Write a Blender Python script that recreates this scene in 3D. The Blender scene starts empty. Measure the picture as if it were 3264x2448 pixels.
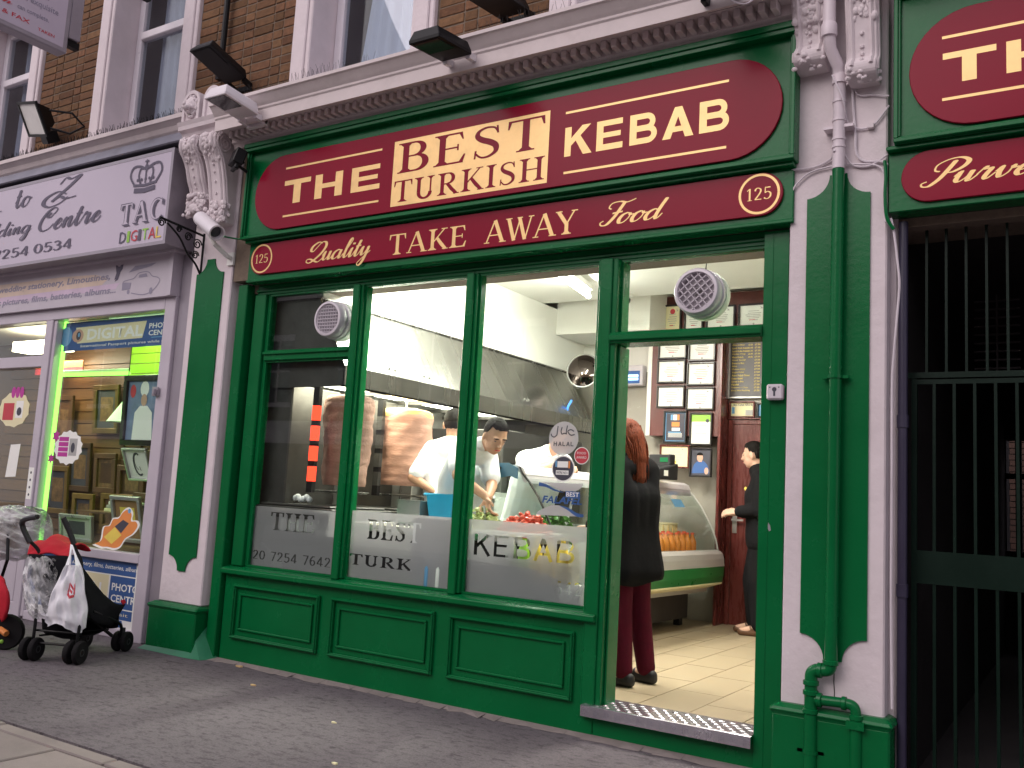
import bpy, bmesh, math, random
from mathutils import Vector, Matrix
import numpy as np
random.seed(7)
scene = bpy.context.scene
COL = scene.collection
R = math.radians

# ---------------------------------------------------------------- camera
cd = bpy.data.cameras.new('camera'); cam = bpy.data.objects.new('camera', cd); COL.objects.link(cam)
cd.sensor_width = 36.0; cd.lens = 32.303; cd.clip_start = 0.05; cd.clip_end = 400
yaw, pit, rol = R(32.5036), R(7.07796), R(3.24027)
fw = Vector((-math.sin(yaw)*math.cos(pit), math.cos(yaw)*math.cos(pit), math.sin(pit)))
rt = Vector((math.cos(yaw), math.sin(yaw), 0)); up = rt.cross(fw)
rt2 = math.cos(rol)*rt + math.sin(rol)*up; up2 = -math.sin(rol)*rt + math.cos(rol)*up
cam.matrix_world = Matrix(((rt2.x, up2.x, -fw.x, 0), (rt2.y, up2.y, -fw.y, -4.75), (rt2.z, up2.z, -fw.z, 1.278), (0, 0, 0, 1)))
scene.camera = cam

# ---------------------------------------------------------------- sky, sun, exposure
w = bpy.data.worlds.new('World'); scene.world = w; w.use_nodes = True
nt = w.node_tree; nt.nodes.clear()
sky = nt.nodes.new('ShaderNodeTexSky'); sky.sky_type = 'NISHITA'; sky.sun_disc = False
SUN_EL, SUN_ROT = R(36), R(200)
sky.sun_elevation = SUN_EL; sky.sun_rotation = SUN_ROT; sky.air_density = 1.0; sky.dust_density = 3.0; sky.ozone_density = 1.5
tint = nt.nodes.new('ShaderNodeMixRGB'); tint.blend_type = 'MIX'; tint.inputs[0].default_value = 0.85
tint.inputs[2].default_value = (2.75, 2.45, 2.62, 1)      # even grey-mauve cloud cover over the clear sky
bg = nt.nodes.new('ShaderNodeBackground'); bg.inputs[1].default_value = 0.15
wo = nt.nodes.new('ShaderNodeOutputWorld')
nt.links.new(sky.outputs[0], tint.inputs[1]); nt.links.new(tint.outputs[0], bg.inputs[0]); nt.links.new(bg.outputs[0], wo.inputs[0])
sl = bpy.data.lights.new('sun', 'SUN'); sl.energy = 0.5; sl.angle = R(40); sl.color = (1.0, 0.9, 0.93)
so = bpy.data.objects.new('sun', sl); COL.objects.link(so)
# sun behind the opposite houses, veiled by cloud
sd = Vector((math.sin(SUN_ROT)*math.cos(SUN_EL), math.cos(SUN_ROT)*math.cos(SUN_EL), math.sin(SUN_EL)))
so.rotation_euler = sd.to_track_quat('Z', 'Y').to_euler(); so.location = (0, -8, 12)
vs = scene.view_settings; vs.view_transform = 'Standard'; vs.look = 'None'; vs.exposure = 1.06; vs.gamma = 1.0; vs.use_curve_mapping = False
scene.cycles.max_bounces = 8; scene.cycles.transparent_max_bounces = 24; scene.cycles.diffuse_bounces = 4
scene.cycles.use_denoising = True; scene.cycles.sample_clamp_indirect = 6.0

# ---------------------------------------------------------------- materials
def _new(name):
    m = bpy.data.materials.new(name); m.use_nodes = True; m.node_tree.nodes.clear()
    o = m.node_tree.nodes.new('ShaderNodeOutputMaterial')
    return m, m.node_tree, o
def _N(t, k, **kw):
    n = t.nodes.new(k)
    for a, b in kw.items(): setattr(n, a, b)
    return n
def mk(name, c, r=.5, m=0.0, var=.12, vs=6.0, bump=0.0, bs=60.0, dirt=0.0, dc=(.05, .045, .04), ds=2.5, spec=.5, rv=.12, coat=0.0, objvar=0.0, stretch=None, trans=0.0, sheen=0.0):
    """principled surface with colour variation, roughness variation, dirt and fine relief"""
    M, t, o = _new(name); L = t.links.new
    b = _N(t, 'ShaderNodeBsdfPrincipled'); L(b.outputs[0], o.inputs[0])
    geo = _N(t, 'ShaderNodeNewGeometry'); pos = geo.outputs['Position']
    if stretch:
        mp = _N(t, 'ShaderNodeMapping'); mp.inputs['Scale'].default_value = stretch; L(pos, mp.inputs[0]); pos = mp.outputs[0]
    n1 = _N(t, 'ShaderNodeTexNoise'); n1.inputs['Scale'].default_value = vs; n1.inputs['Detail'].default_value = 6; n1.inputs['Roughness'].default_value = .6
    L(pos, n1.inputs['Vector'])
    mr = _N(t, 'ShaderNodeMapRange'); mr.inputs[1].default_value = .25; mr.inputs[2].default_value = .75; mr.inputs[3].default_value = 1-var; mr.inputs[4].default_value = 1+var
    L(n1.outputs[0], mr.inputs[0])
    hs = _N(t, 'ShaderNodeHueSaturation'); hs.inputs['Color'].default_value = (*c, 1); L(mr.outputs[0], hs.inputs['Value'])
    col = hs.outputs[0]
    if objvar:
        oi = _N(t, 'ShaderNodeObjectInfo'); m2 = _N(t, 'ShaderNodeMapRange'); m2.inputs[3].default_value = 1-objvar; m2.inputs[4].default_value = 1+objvar
        L(oi.outputs['Random'], m2.inputs[0]); h2 = _N(t, 'ShaderNodeHueSaturation'); L(col, h2.inputs['Color']); L(m2.outputs[0], h2.inputs['Value'])
        m3 = _N(t, 'ShaderNodeMath', operation='MULTIPLY'); m3.inputs[1].default_value = 7.31; L(oi.outputs['Random'], m3.inputs[0])
        m4 = _N(t, 'ShaderNodeMath', operation='FRACT'); L(m3.outputs[0], m4.inputs[0])
        m5 = _N(t, 'ShaderNodeMapRange'); m5.inputs[3].default_value = .5-.02*objvar; m5.inputs[4].default_value = .5+.02*objvar; L(m4.outputs[0], m5.inputs[0]); L(m5.outputs[0], h2.inputs['Hue'])
        col = h2.outputs[0]
    if dirt:
        n2 = _N(t, 'ShaderNodeTexNoise'); n2.inputs['Scale'].default_value = ds; n2.inputs['Detail'].default_value = 9; n2.inputs['Roughness'].default_value = .68; L(pos, n2.inputs['Vector'])
        cr = _N(t, 'ShaderNodeMapRange'); cr.inputs[1].default_value = .52; cr.inputs[2].default_value = .78; cr.inputs[3].default_value = 0; cr.inputs[4].default_value = dirt
        L(n2.outputs[0], cr.inputs[0]); mx = _N(t, 'ShaderNodeMixRGB'); mx.inputs[2].default_value = (*dc, 1); L(cr.outputs[0], mx.inputs[0]); L(col, mx.inputs[1]); col = mx.outputs[0]
    L(col, b.inputs['Base Color'])
    b.inputs['Metallic'].default_value = m; b.inputs['Specular IOR Level'].default_value = spec; b.inputs['Coat Weight'].default_value = coat
    b.inputs['Transmission Weight'].default_value = trans; b.inputs['Sheen Weight'].default_value = sheen
    m6 = _N(t, 'ShaderNodeMapRange'); m6.inputs[1].default_value = .3; m6.inputs[2].default_value = .7; m6.inputs[3].default_value = max(.02, r-rv*r); m6.inputs[4].default_value = min(1, r+rv*r); L(n1.outputs[0], m6.inputs[0]); L(m6.outputs[0], b.inputs['Roughness'])
    if bump:
        n3 = _N(t, 'ShaderNodeTexNoise'); n3.inputs['Scale'].default_value = bs; n3.inputs['Detail'].default_value = 5; L(pos, n3.inputs['Vector'])
        bp = _N(t, 'ShaderNodeBump'); bp.inputs['Strength'].default_value = min(1, bump); bp.inputs['Distance'].default_value = .006; L(n3.outputs[0], bp.inputs['Height']); L(bp.outputs[0], b.inputs['Normal'])
    return M
def em(name, c, s):
    M, t, o = _new(name); e = _N(t, 'ShaderNodeEmission'); e.inputs[0].default_value = (*c, 1); e.inputs[1].default_value = s; t.links.new(e.outputs[0], o.inputs[0]); return M
def glassm(name, tintc=(.93, .97, .95), ior=1.45, rough=.0, smear=.0, s0=.45, s1=.9):
    M, t, o = _new(name); L = t.links.new
    tr = _N(t, 'ShaderNodeBsdfTransparent'); tr.inputs[0].default_value = (*tintc, 1)
    gl = _N(t, 'ShaderNodeBsdfGlossy'); gl.inputs['Roughness'].default_value = rough
    # reflectance of a thin sheet (the same from both sides)
    g0 = _N(t, 'ShaderNodeNewGeometry'); dp = _N(t, 'ShaderNodeVectorMath', operation='DOT_PRODUCT'); L(g0.outputs['Normal'], dp.inputs[0]); L(g0.outputs['Incoming'], dp.inputs[1])
    ab = _N(t, 'ShaderNodeMath', operation='ABSOLUTE'); L(dp.outputs['Value'], ab.inputs[0]); iv = _N(t, 'ShaderNodeMath', operation='SUBTRACT'); iv.inputs[0].default_value = 1; L(ab.outputs[0], iv.inputs[1])
    pw = _N(t, 'ShaderNodeMath', operation='POWER'); L(iv.outputs[0], pw.inputs[0]); pw.inputs[1].default_value = 5; r0 = ((ior-1)/(ior+1))**2
    fr = _N(t, 'ShaderNodeMapRange'); fr.inputs[3].default_value = r0; fr.inputs[4].default_value = 1; L(pw.outputs[0], fr.inputs[0])
    mx = _N(t, 'ShaderNodeMixShader'); L(fr.outputs[0], mx.inputs[0]); L(tr.outputs[0], mx.inputs[1]); L(gl.outputs[0], mx.inputs[2]); out = mx.outputs[0]
    if smear:
        d = _N(t, 'ShaderNodeBsdfDiffuse'); d.inputs[0].default_value = (.7, .7, .7, 1); n = _N(t, 'ShaderNodeTexNoise'); n.inputs['Scale'].default_value = 5; n.inputs['Detail'].default_value = 6
        g = _N(t, 'ShaderNodeNewGeometry'); L(g.outputs['Position'], n.inputs['Vector']); mr = _N(t, 'ShaderNodeMapRange'); mr.inputs[1].default_value = s0; mr.inputs[2].default_value = s1; mr.inputs[4].default_value = smear; L(n.outputs[0], mr.inputs[0])
        m2 = _N(t, 'ShaderNodeMixShader'); L(mr.outputs[0], m2.inputs[0]); L(out, m2.inputs[1]); L(d.outputs[0], m2.inputs[2]); out = m2.outputs[0]
    L(out, o.inputs[0]); return M
def filmm(name, c, clear, transl=.5):
    M, t, o = _new(name); L = t.links.new
    d = _N(t, 'ShaderNodeBsdfDiffuse'); d.inputs[0].default_value = (*c, 1); tl = _N(t, 'ShaderNodeBsdfTranslucent'); tl.inputs[0].default_value = (*c, 1)
    m1 = _N(t, 'ShaderNodeMixShader'); m1.inputs[0].default_value = transl; L(d.outputs[0], m1.inputs[1]); L(tl.outputs[0], m1.inputs[2])
    tr = _N(t, 'ShaderNodeBsdfTransparent'); m2 = _N(t, 'ShaderNodeMixShader'); m2.inputs[0].default_value = clear; L(m1.outputs[0], m2.inputs[1]); L(tr.outputs[0], m2.inputs[2]); L(m2.outputs[0], o.inputs[0]); return M
def brickm(name):
    """stock brick pattern for walls too far off to count the bricks"""
    M, t, o = _new(name); L = t.links.new
    b = _N(t, 'ShaderNodeBsdfPrincipled'); b.inputs['Roughness'].default_value = .9; L(b.outputs[0], o.inputs[0])
    g = _N(t, 'ShaderNodeNewGeometry'); sp = _N(t, 'ShaderNodeSeparateXYZ'); L(g.outputs['Position'], sp.inputs[0]); ad = _N(t, 'ShaderNodeMath'); L(sp.outputs[0], ad.inputs[0]); L(sp.outputs[1], ad.inputs[1])
    cb = _N(t, 'ShaderNodeCombineXYZ'); L(ad.outputs[0], cb.inputs[0]); L(sp.outputs[2], cb.inputs[1])
    br = _N(t, 'ShaderNodeTexBrick'); br.inputs['Scale'].default_value = 1; br.inputs['Brick Width'].default_value = .225; br.inputs['Row Height'].default_value = .075; br.inputs['Mortar Size'].default_value = .006
    br.inputs['Color1'].default_value = (.16, .09, .05, 1); br.inputs['Color2'].default_value = (.09, .05, .03, 1); br.inputs['Mortar'].default_value = (.16, .14, .12, 1); L(cb.outputs[0], br.inputs['Vector']); L(br.outputs[0], b.inputs['Base Color'])
    bp = _N(t, 'ShaderNodeBump'); bp.inputs['Strength'].default_value = .5; bp.inputs['Distance'].default_value = .01; bp.invert = True; L(br.outputs['Fac'], bp.inputs['Height']); L(bp.outputs[0], b.inputs['Normal']); return M

MT = {}
def A(k, *a, **kw): MT[k] = mk(k, *a, **kw)
A('green', (.0012, .125, .034), .26, var=.12, vs=3, bump=.12, bs=35, dirt=.2, dc=(.004, .085, .03), ds=6, spec=.22)
A('green_dark', (.001, .011, .006), .45, spec=.2, var=.1, bump=.1, bs=40)
A('green_worn', (.03, .2, .1), .35, var=.15, bump=.2)
A('burgundy', (.245, .006, .026), .2, var=.06, vs=2, spec=.11)
A('gold', (.84, .56, .23), .34, m=.3, var=.1, vs=14, dirt=.25, dc=(.45, .27, .09), ds=9)
A('stucco', (.70, .625, .645), .8, var=.06, bump=.6, bs=22, dirt=.22, dc=(.40, .33, .33), ds=3.5)
A('stucco_cream', (.67, .595, .59), .75, var=.07, bump=.2, bs=30, dirt=.3, dc=(.34, .28, .26), ds=5)
A('white_gloss', (.78, .74, .77), .3, var=.04)
A('upvc', (.76, .72, .76), .3, var=.04)
A('brick', (.165, .088, .048), .92, var=.32, vs=22, bump=.6, bs=70, dirt=.5, dc=(.06, .04, .028), ds=7, objvar=.30, spec=.2)
A('mortar', (.17, .13, .095), .95, var=.2, vs=30, bump=.5, bs=90)
A('lead', (.22, .22, .27), .5, var=.2, dirt=.3)
A('asphalt', (.19, .16, .175), .92, var=.25, vs=4, bump=1.0, bs=140, dirt=.95, dc=(.05, .042, .046), ds=5.5, spec=.2)
A('slab', (.24, .205, .19), .9, var=.12, vs=9, bump=.4, bs=120, dirt=.4, dc=(.12, .10, .1), ds=2.5, objvar=.1)
A('kerb', (.2, .19, .19), .85, var=.2, vs=40, bump=.4)
A('black_metal', (.006, .006, .007), .42, var=.2, spec=.22)
A('black_plastic', (.016, .016, .018), .5, var=.15)
A('dark_lens', (.035, .035, .04), .08, var=.05)
A('steel', (.56, .56, .54), .30, m=.9, var=.04, vs=1.2, stretch=(3, 3, .3), rv=.2)
A('steel_dull', (.42, .42, .41), .42, m=.75, var=.12, dirt=.3, dc=(.16, .14, .12), ds=3)
A('steel_dark', (.06, .058, .055), .45, m=.5, var=.3)
A('wall_white', (.80, .79, .74), .6, var=.03, dirt=.12, dc=(.55, .52, .45), ds=1.5)
A('ceiling_white', (.82, .81, .76), .7, var=.03, dirt=.1, dc=(.6, .57, .5), ds=1)
A('wall_tile', (.36, .34, .29), .25, var=.08, dirt=.2, dc=(.25, .22, .18))
A('floor_tile', (.38, .31, .205), .38, var=.10, vs=7, dirt=.18, dc=(.45, .34, .19), ds=4, objvar=.05)
A('grout', (.30, .23, .14), .8)
A('burgundy_board', (.10, .022, .018), .35, var=.2, vs=8, stretch=(3, 3, .6))
A('brown_door', (.11, .022, .018), .28, var=.28, vs=5, stretch=(6, 6, .8))
A('frame_black', (.014, .012, .012), .3)
A('paper', (.86, .87, .82), .6, var=.02)
A('paper_cream', (.80, .74, .46), .6, var=.04)
A('print_grey', (.42, .42, .40), .7)
A('print_dark', (.05, .05, .07), .6)
A('print_blue', (.03, .10, .30), .5)
A('print_sky', (.14, .36, .60), .5)
A('photo_blue', (.16, .22, .36), .5, var=.3)
A('sign_glow', (.66, .52, .42), .4)
A('sign_pink', (.60, .47, .60), .4)
A('print_green', (.28, .55, .06), .5)
A('print_red', (.55, .04, .06), .5)
A('print_orange', (.75, .26, .06), .5)
A('print_yellow', (.80, .62, .10), .5)
A('print_magenta', (.48, .03, .30), .5)
A('menu_board', (.075, .070, .072), .45, var=.1)
A('meat', (.42, .225, .165), .7, var=.05, vs=12, bump=.6, bs=45, dirt=.10, dc=(.30, .14, .07), ds=5, stretch=(.7, .7, 3.0), spec=.3)
A('meat_dark', (.26, .15, .115), .7, var=.12, vs=18, bump=.7, bs=60, dirt=.5, dc=(.15, .065, .035), ds=6, spec=.25)
A('meat_fat', (.70, .47, .17), .5, var=.25, vs=20, bump=.7, bs=45)
A('skin', (.52, .29, .19), .5, var=.07, vs=14, spec=.35)
A('skin_pale', (.58, .36, .26), .5, var=.06, vs=14, spec=.35)
A('hair_dark', (.006, .0045, .0035), .7, var=.4, vs=60, bump=.8, bs=140, spec=.15)
A('hair_red', (.125, .027, .010), .6, var=.55, vs=40, bump=.9, bs=90, stretch=(3, 3, .5), spec=.15)
A('cloth_white', (.80, .81, .84), .85, var=.04, bump=.35, bs=22)
A('cloth_black', (.008, .008, .009), .9, var=.3, bump=.4, bs=20, spec=.12)
A('cloth_coat', (.006, .006, .007), .95, var=.3, bump=.4, bs=16, spec=.12)
A('cloth_burgundy', (.075, .006, .016), .85, var=.2, vs=20, bump=.5, bs=26, spec=.12)
A('cloth_charcoal', (.008, .008, .009), .9, var=.3, bump=.4, bs=20, spec=.12)
A('shoe_black', (.010, .010, .012), .5)
A('shoe_brown', (.10, .045, .02), .6, var=.2)
A('lettuce', (.55, .62, .28), .5, var=.4, vs=25, bump=.7, bs=50, objvar=.3)
A('tomato', (.58, .10, .05), .3, var=.25, vs=30, bump=.5, objvar=.2)
A('herb', (.07, .20, .03), .5, var=.5, vs=30, objvar=.35)
A('blue_plastic', (.02, .33, .55), .3)
A('white_plastic', (.80, .80, .76), .35)
A('grey_plastic', (.62, .58, .62), .35, var=.05)
A('chiller_grey', (.50, .49, .46), .35, m=.3, var=.05)
A('chiller_green', (.02, .16, .04), .3)
A('chiller_base', (.045, .042, .04), .5)
A('orange_juice', (.62, .21, .035), .2, var=.15, objvar=.12)
A('cap_red', (.70, .09, .04), .4)
A('rubber', (.014, .013, .014), .75, var=.2, spec=.12)
A('fabric_black', (.010, .010, .012), .9, bump=.4, bs=200, spec=.12)
A('fabric_red', (.52, .008, .025), .8, var=.1, bump=.4, bs=180)
A('bag_white', (.86, .86, .90), .35, var=.04, bump=.3, bs=14)
A('slatwood', (.13, .065, .024), .5, var=.25, vs=6, stretch=(.5, 6, 6), objvar=.15)
A('slat_lime', (.45, .55, .04), .5, var=.05)
A('wood_frame', (.085, .04, .014), .4, var=.3, objvar=.35)
A('gold_frame', (.22, .13, .035), .35, m=.5, var=.25, objvar=.3)
A('silver_frame', (.50, .50, .50), .3, m=.6)
A('alu_white', (.52, .475, .53), .35, var=.05, dirt=.15, dc=(.35, .3, .36))
A('alu_grey', (.33, .30, .34), .4, m=.3, var=.08, dirt=.3, dc=(.12, .1, .12))
A('sign_lilac', (.53, .47, .56), .35, var=.05, vs=1.2)
A('sign_text', (.09, .075, .12), .5)
A('sign_greytext', (.27, .25, .33), .5)
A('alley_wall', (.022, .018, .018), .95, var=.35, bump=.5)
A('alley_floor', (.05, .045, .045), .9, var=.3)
A('hood_steel', (.27, .262, .245), .27, m=.92, var=.05, vs=1.5, stretch=(.2, 4, .2), rv=.12)
A('photo_brown', (.16, .085, .04), .6, var=.6, vs=18)
A('net_curtain', (.30, .32, .40), .9, var=.25, vs=3, bump=.3, bs=20)
A('curtain', (.50, .56, .70), .9, var=.05, bump=.3, bs=20)
A('window_dark', (.05, .052, .06), .4)
A('pipe_white', (.70, .62, .66), .45, var=.05, dirt=.25, dc=(.4, .34, .34))
A('pipe_navy', (.035, .03, .06), .4)
A('cable_white', (.66, .60, .64), .55)
A('cable_black', (.015, .015, .016), .6)
A('chequer', (.62, .60, .66), .25, m=.9, var=.1)
A('cardboard', (.30, .17, .07), .8)
A('litter', (.55, .38, .18), .8)
A('bread', (.62, .48, .20), .8, var=.3, vs=30)
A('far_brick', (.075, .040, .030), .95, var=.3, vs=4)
def asphaltm(name):
    """worn footway asphalt: grit, dark spots of gum, scuffs running along the street"""
    M, t, o = _new(name); L = t.links.new; b = _N(t, 'ShaderNodeBsdfPrincipled'); L(b.outputs[0], o.inputs[0]); b.inputs['Roughness'].default_value = .9; b.inputs['Specular IOR Level'].default_value = .2
    g = _N(t, 'ShaderNodeNewGeometry'); P = g.outputs['Position']
    def noise(sc, det, lo, hi, a, b_, st=None, rough=.6):
        v = P
        if st: mp = _N(t, 'ShaderNodeMapping'); mp.inputs['Scale'].default_value = st; L(P, mp.inputs[0]); v = mp.outputs[0]
        n = _N(t, 'ShaderNodeTexNoise'); n.inputs['Scale'].default_value = sc; n.inputs['Detail'].default_value = det; n.inputs['Roughness'].default_value = rough; L(v, n.inputs[0]); r = _N(t, 'ShaderNodeMapRange'); r.inputs[1].default_value = lo; r.inputs[2].default_value = hi; r.inputs[3].default_value = a; r.inputs[4].default_value = b_; L(n.outputs[0], r.inputs[0]); return r.outputs[0], n
    fs = [noise(1.1, 5, .3, .7, .84, 1.10), noise(95, 4, .35, .65, .84, 1.15), noise(16, 7, .50, .64, 1.0, .58, (1, 1.6, 1), .72), noise(5, 8, .54, .66, 1.0, .55, (1, 2.2, 1), .78), noise(2.2, 4, .3, .7, 1.12, .84)]
    vo = _N(t, 'ShaderNodeTexVoronoi'); vo.inputs['Scale'].default_value = 3.4; L(P, vo.inputs['Vector']); vr = _N(t, 'ShaderNodeMapRange'); vr.inputs[1].default_value = .05; vr.inputs[2].default_value = .085; vr.inputs[3].default_value = .62; vr.inputs[4].default_value = 1; L(vo.outputs['Distance'], vr.inputs[0])
    cur = vr.outputs[0]
    for f_, _ in fs:
        mm = _N(t, 'ShaderNodeMath', operation='MULTIPLY'); L(cur, mm.inputs[0]); L(f_, mm.inputs[1]); cur = mm.outputs[0]
    hs = _N(t, 'ShaderNodeHueSaturation'); hs.inputs['Color'].default_value = (.166, .146, .156, 1); L(cur, hs.inputs['Value']); L(hs.outputs[0], b.inputs['Base Color'])
    bp = _N(t, 'ShaderNodeBump'); bp.inputs['Strength'].default_value = 1; bp.inputs['Distance'].default_value = .006; L(fs[1][1].outputs[0], bp.inputs['Height']); L(bp.outputs[0], b.inputs['Normal']); return M
MT['footway'] = asphaltm('footway_asphalt')
MT['opposite_brick'] = brickm('opposite_brick')
MT['glass'] = glassm('window_glass')
MT['upper_glass'] = glassm('double_glazing', (.85, .88, .9), 1.8)
MT['glass_clear'] = glassm('display_glass', (.95, .98, .97))
MT['plastic_clear'] = glassm('rain_cover_plastic', (.80, .80, .82), 1.5, .22, smear=.9, s0=.36, s1=.60)
MT['frost'] = filmm('frosted_film', (.50, .475, .49), .20, .38)
MT['frost_pale'] = filmm('paler_frosted_film', (.62, .59, .63), .06, .3)
MT['sticker_grey'] = filmm('grey_sticker', (.42, .40, .42), .12, .2)
MT['tube_light'] = em('fluorescent_tube', (1, .97, .88), 60)
MT['hood_light'] = em('hood_lamp', (1, .93, .74), 9)
MT['ember'] = em('glowing_burner', (1, .055, .025), 1.5)
MT['neon_green'] = em('green_neon', (.28, 1, .10), 1.6)
MT['neon_white'] = em('green_white_tube', (.72, 1, .55), 3.5)
MT['neon_blue'] = em('blue_neon', (.10, .30, 1), 1.6)  # blue reflection in the canopy steel, made as a glow
MT['warm_lamp'] = em('warm_lamp', (1, .86, .6), 6)
MT['screen_blue'] = em('insect_lamp', (.45, .66, 1), 2.0)
MT['screen_green'] = em('till_screen', (.08, .5, .18), .35)

# ---------------------------------------------------------------- geometry helpers
def frame(o, u, v):
    """matrix whose local x, y run along u, v and whose local z is the outward normal"""
    u = Vector(u).normalized(); v = Vector(v); v = (v - u*v.dot(u)).normalized(); n = u.cross(v)
    return Matrix(((u.x, v.x, n.x, o[0]), (u.y, v.y, n.y, o[1]), (u.z, v.z, n.z, o[2]), (0, 0, 0, 1)))
def front(y): return frame((0, y, 0), (1, 0, 0), (0, 0, 1))      # local (x, z, towards the street)
class MB:
    def __init__(s, M=None): s.v = []; s.f = []; s.m = []; s.M = M; s.k = 0
    def add(s, vs, fs):
        o = len(s.v)
        for p in vs:
            p = Vector(p); s.v.append(tuple(s.M @ p) if s.M is not None else tuple(p))
        for f in fs: s.f.append([i+o for i in f]); s.m.append(s.k)
        return s
    def box(s, x0, y0, z0, x1, y1, z1):
        x0, x1 = sorted((x0, x1)); y0, y1 = sorted((y0, y1)); z0, z1 = sorted((z0, z1))
        return s.add([(x0, y0, z0), (x1, y0, z0), (x1, y1, z0), (x0, y1, z0), (x0, y0, z1), (x1, y0, z1), (x1, y1, z1), (x0, y1, z1)],
                     [(0, 3, 2, 1), (4, 5, 6, 7), (0, 1, 5, 4), (1, 2, 6, 5), (2, 3, 7, 6), (3, 0, 4, 7)])
    def prism(s, poly, d0, d1):
        """polygon (local x, y) extruded along local z"""
        a = sum(poly[i][0]*poly[(i+1) % len(poly)][1]-poly[(i+1) % len(poly)][0]*poly[i][1] for i in range(len(poly)))
        if a < 0: poly = poly[::-1]
        if d0 > d1: d0, d1 = d1, d0
        n = len(poly)
        return s.add([(p[0], p[1], d0) for p in poly]+[(p[0], p[1], d1) for p in poly], [list(range(n-1, -1, -1)), list(range(n, 2*n))]+[(i, (i+1) % n, (i+1) % n+n, i+n) for i in range(n)])
    def flat(s, poly, d=0.0):
        a = sum(poly[i][0]*poly[(i+1) % len(poly)][1]-poly[(i+1) % len(poly)][0]*poly[i][1] for i in range(len(poly)))
        if a < 0: poly = poly[::-1]
        return s.add([(p[0], p[1], d) for p in poly], [list(range(len(poly)))])
    def rect(s, x0, y0, x1, y1, d=0.0): return s.flat([(x0, y0), (x1, y0), (x1, y1), (x0, y1)], d)
    def profile(s, prof, x0, x1):
        """profile of (y, z) points extruded along x"""
        n = len(prof); a = sum(prof[i][0]*prof[(i+1) % n][1]-prof[(i+1) % n][0]*prof[i][1] for i in range(n))
        if a < 0: prof = prof[::-1]
        if x0 > x1: x0, x1 = x1, x0
        return s.add([(x0, p[0], p[1]) for p in prof]+[(x1, p[0], p[1]) for p in prof], [list(range(n-1, -1, -1)), list(range(n, 2*n))]+[(i, (i+1) % n, (i+1) % n+n, i+n) for i in range(n)])
    def tube(s, pts, r, n=8, cap=True):
        pts = [Vector(p) for p in pts]; k = len(pts); rs = r if isinstance(r, (list, tuple)) else [r]*k
        t = [(pts[min(i+1, k-1)]-pts[max(i-1, 0)]).normalized() for i in range(k)]
        u = t[0].orthogonal().normalized(); vs = []; fs = []
        for i in range(k):
            u = (u - t[i]*u.dot(t[i])); u = u.normalized() if u.length > 1e-6 else t[i].orthogonal().normalized(); b = t[i].cross(u)
            for j in range(n):
                a = 2*math.pi*j/n; vs.append(pts[i]+(u*math.cos(a)+b*math.sin(a))*rs[i])
        for i in range(k-1):
            for j in range(n): fs.append((i*n+j, i*n+(j+1) % n, (i+1)*n+(j+1) % n, (i+1)*n+j))
        if cap: fs.append(list(range(n-1, -1, -1))); fs.append([(k-1)*n+j for j in range(n)])
        return s.add(vs, fs)
    def lathe(s, prof, c=(0, 0, 0), ax=(0, 0, 1), n=20):
        """profile of (radius, height) turned about an axis"""
        ax = Vector(ax).normalized(); u = ax.orthogonal().normalized(); b = ax.cross(u); c = Vector(c); vs = []; fs = []; k = len(prof)
        for r, h in prof:
            for j in range(n):
                a = 2*math.pi*j/n; vs.append(c+ax*h+(u*math.cos(a)+b*math.sin(a))*max(r, 1e-4))
        for i in range(k-1):
            for j in range(n): fs.append((i*n+j, i*n+(j+1) % n, (i+1)*n+(j+1) % n, (i+1)*n+j))
        fs.append(list(range(n-1, -1, -1))); fs.append([(k-1)*n+j for j in range(n)])
        return s.add(vs, fs)
    def ball(s, c, r, n=10, m=7, sc=(1, 1, 1), rot=None):
        vs = []; fs = []; c = Vector(c)
        for i in range(m+1):
            th = math.pi*i/m
            for j in range(n):
                a = 2*math.pi*j/n; p = Vector((math.sin(th)*math.cos(a)*r*sc[0], math.sin(th)*math.sin(a)*r*sc[1], math.cos(th)*r*sc[2]))
                if rot is not None: p = rot @ p
                vs.append(c+p)
        for i in range(m):
            for j in range(n): fs.append((i*n+j, (i+1)*n+j, (i+1)*n+(j+1) % n, i*n+(j+1) % n))
        return s.add(vs, fs)
    def build(s, name, mat, parent=None, smooth=False, bevel=0.0, loc=None, merge=False, label=None):
        me = bpy.data.meshes.new(name); me.from_pydata(s.v, [], s.f)
        ms = mat if isinstance(mat, (list, tuple)) else [mat]
        for m in ms: me.materials.append(MT[m] if isinstance(m, str) else m)
        if len(ms) > 1:
            for p, k in zip(me.polygons, s.m): p.material_index = k
        bm = bmesh.new(); bm.from_mesh(me)
        if merge: bmesh.ops.remove_doubles(bm, verts=bm.verts, dist=1e-4)
        bmesh.ops.recalc_face_normals(bm, faces=bm.faces) if merge or bevel else None
        if bevel:
            es = [e for e in bm.edges if len(e.link_faces) == 2 and e.calc_face_angle(0) > .5]
            if es: bmesh.ops.bevel(bm, geom=es, offset=bevel, segments=1, affect='EDGES', clamp_overlap=True)
        bm.to_mesh(me); bm.free()
        if smooth:
            for p in me.polygons: p.use_smooth = True
            me.set_sharp_from_angle(angle=R(42)) if hasattr(me, 'set_sharp_from_angle') else None
        return link(name, me, parent, label)
def link(name, me, parent=None, label=None):
    o = bpy.data.objects.new(name, me); COL.objects.link(o)
    if parent is not None:
        o.parent = parent
        # children are modelled in world coordinates: undo the Empty's own place once
        o.matrix_parent_inverse = parent.matrix_basis.inverted() if parent.parent is None else Matrix.Identity(4)
    if label: o['label'] = label
    return o
def tag(o, label, cat, group=None, kind=None):
    o['label'] = label; o['category'] = cat
    if group: o['group'] = group
    if kind: o['kind'] = kind
    return o
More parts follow.
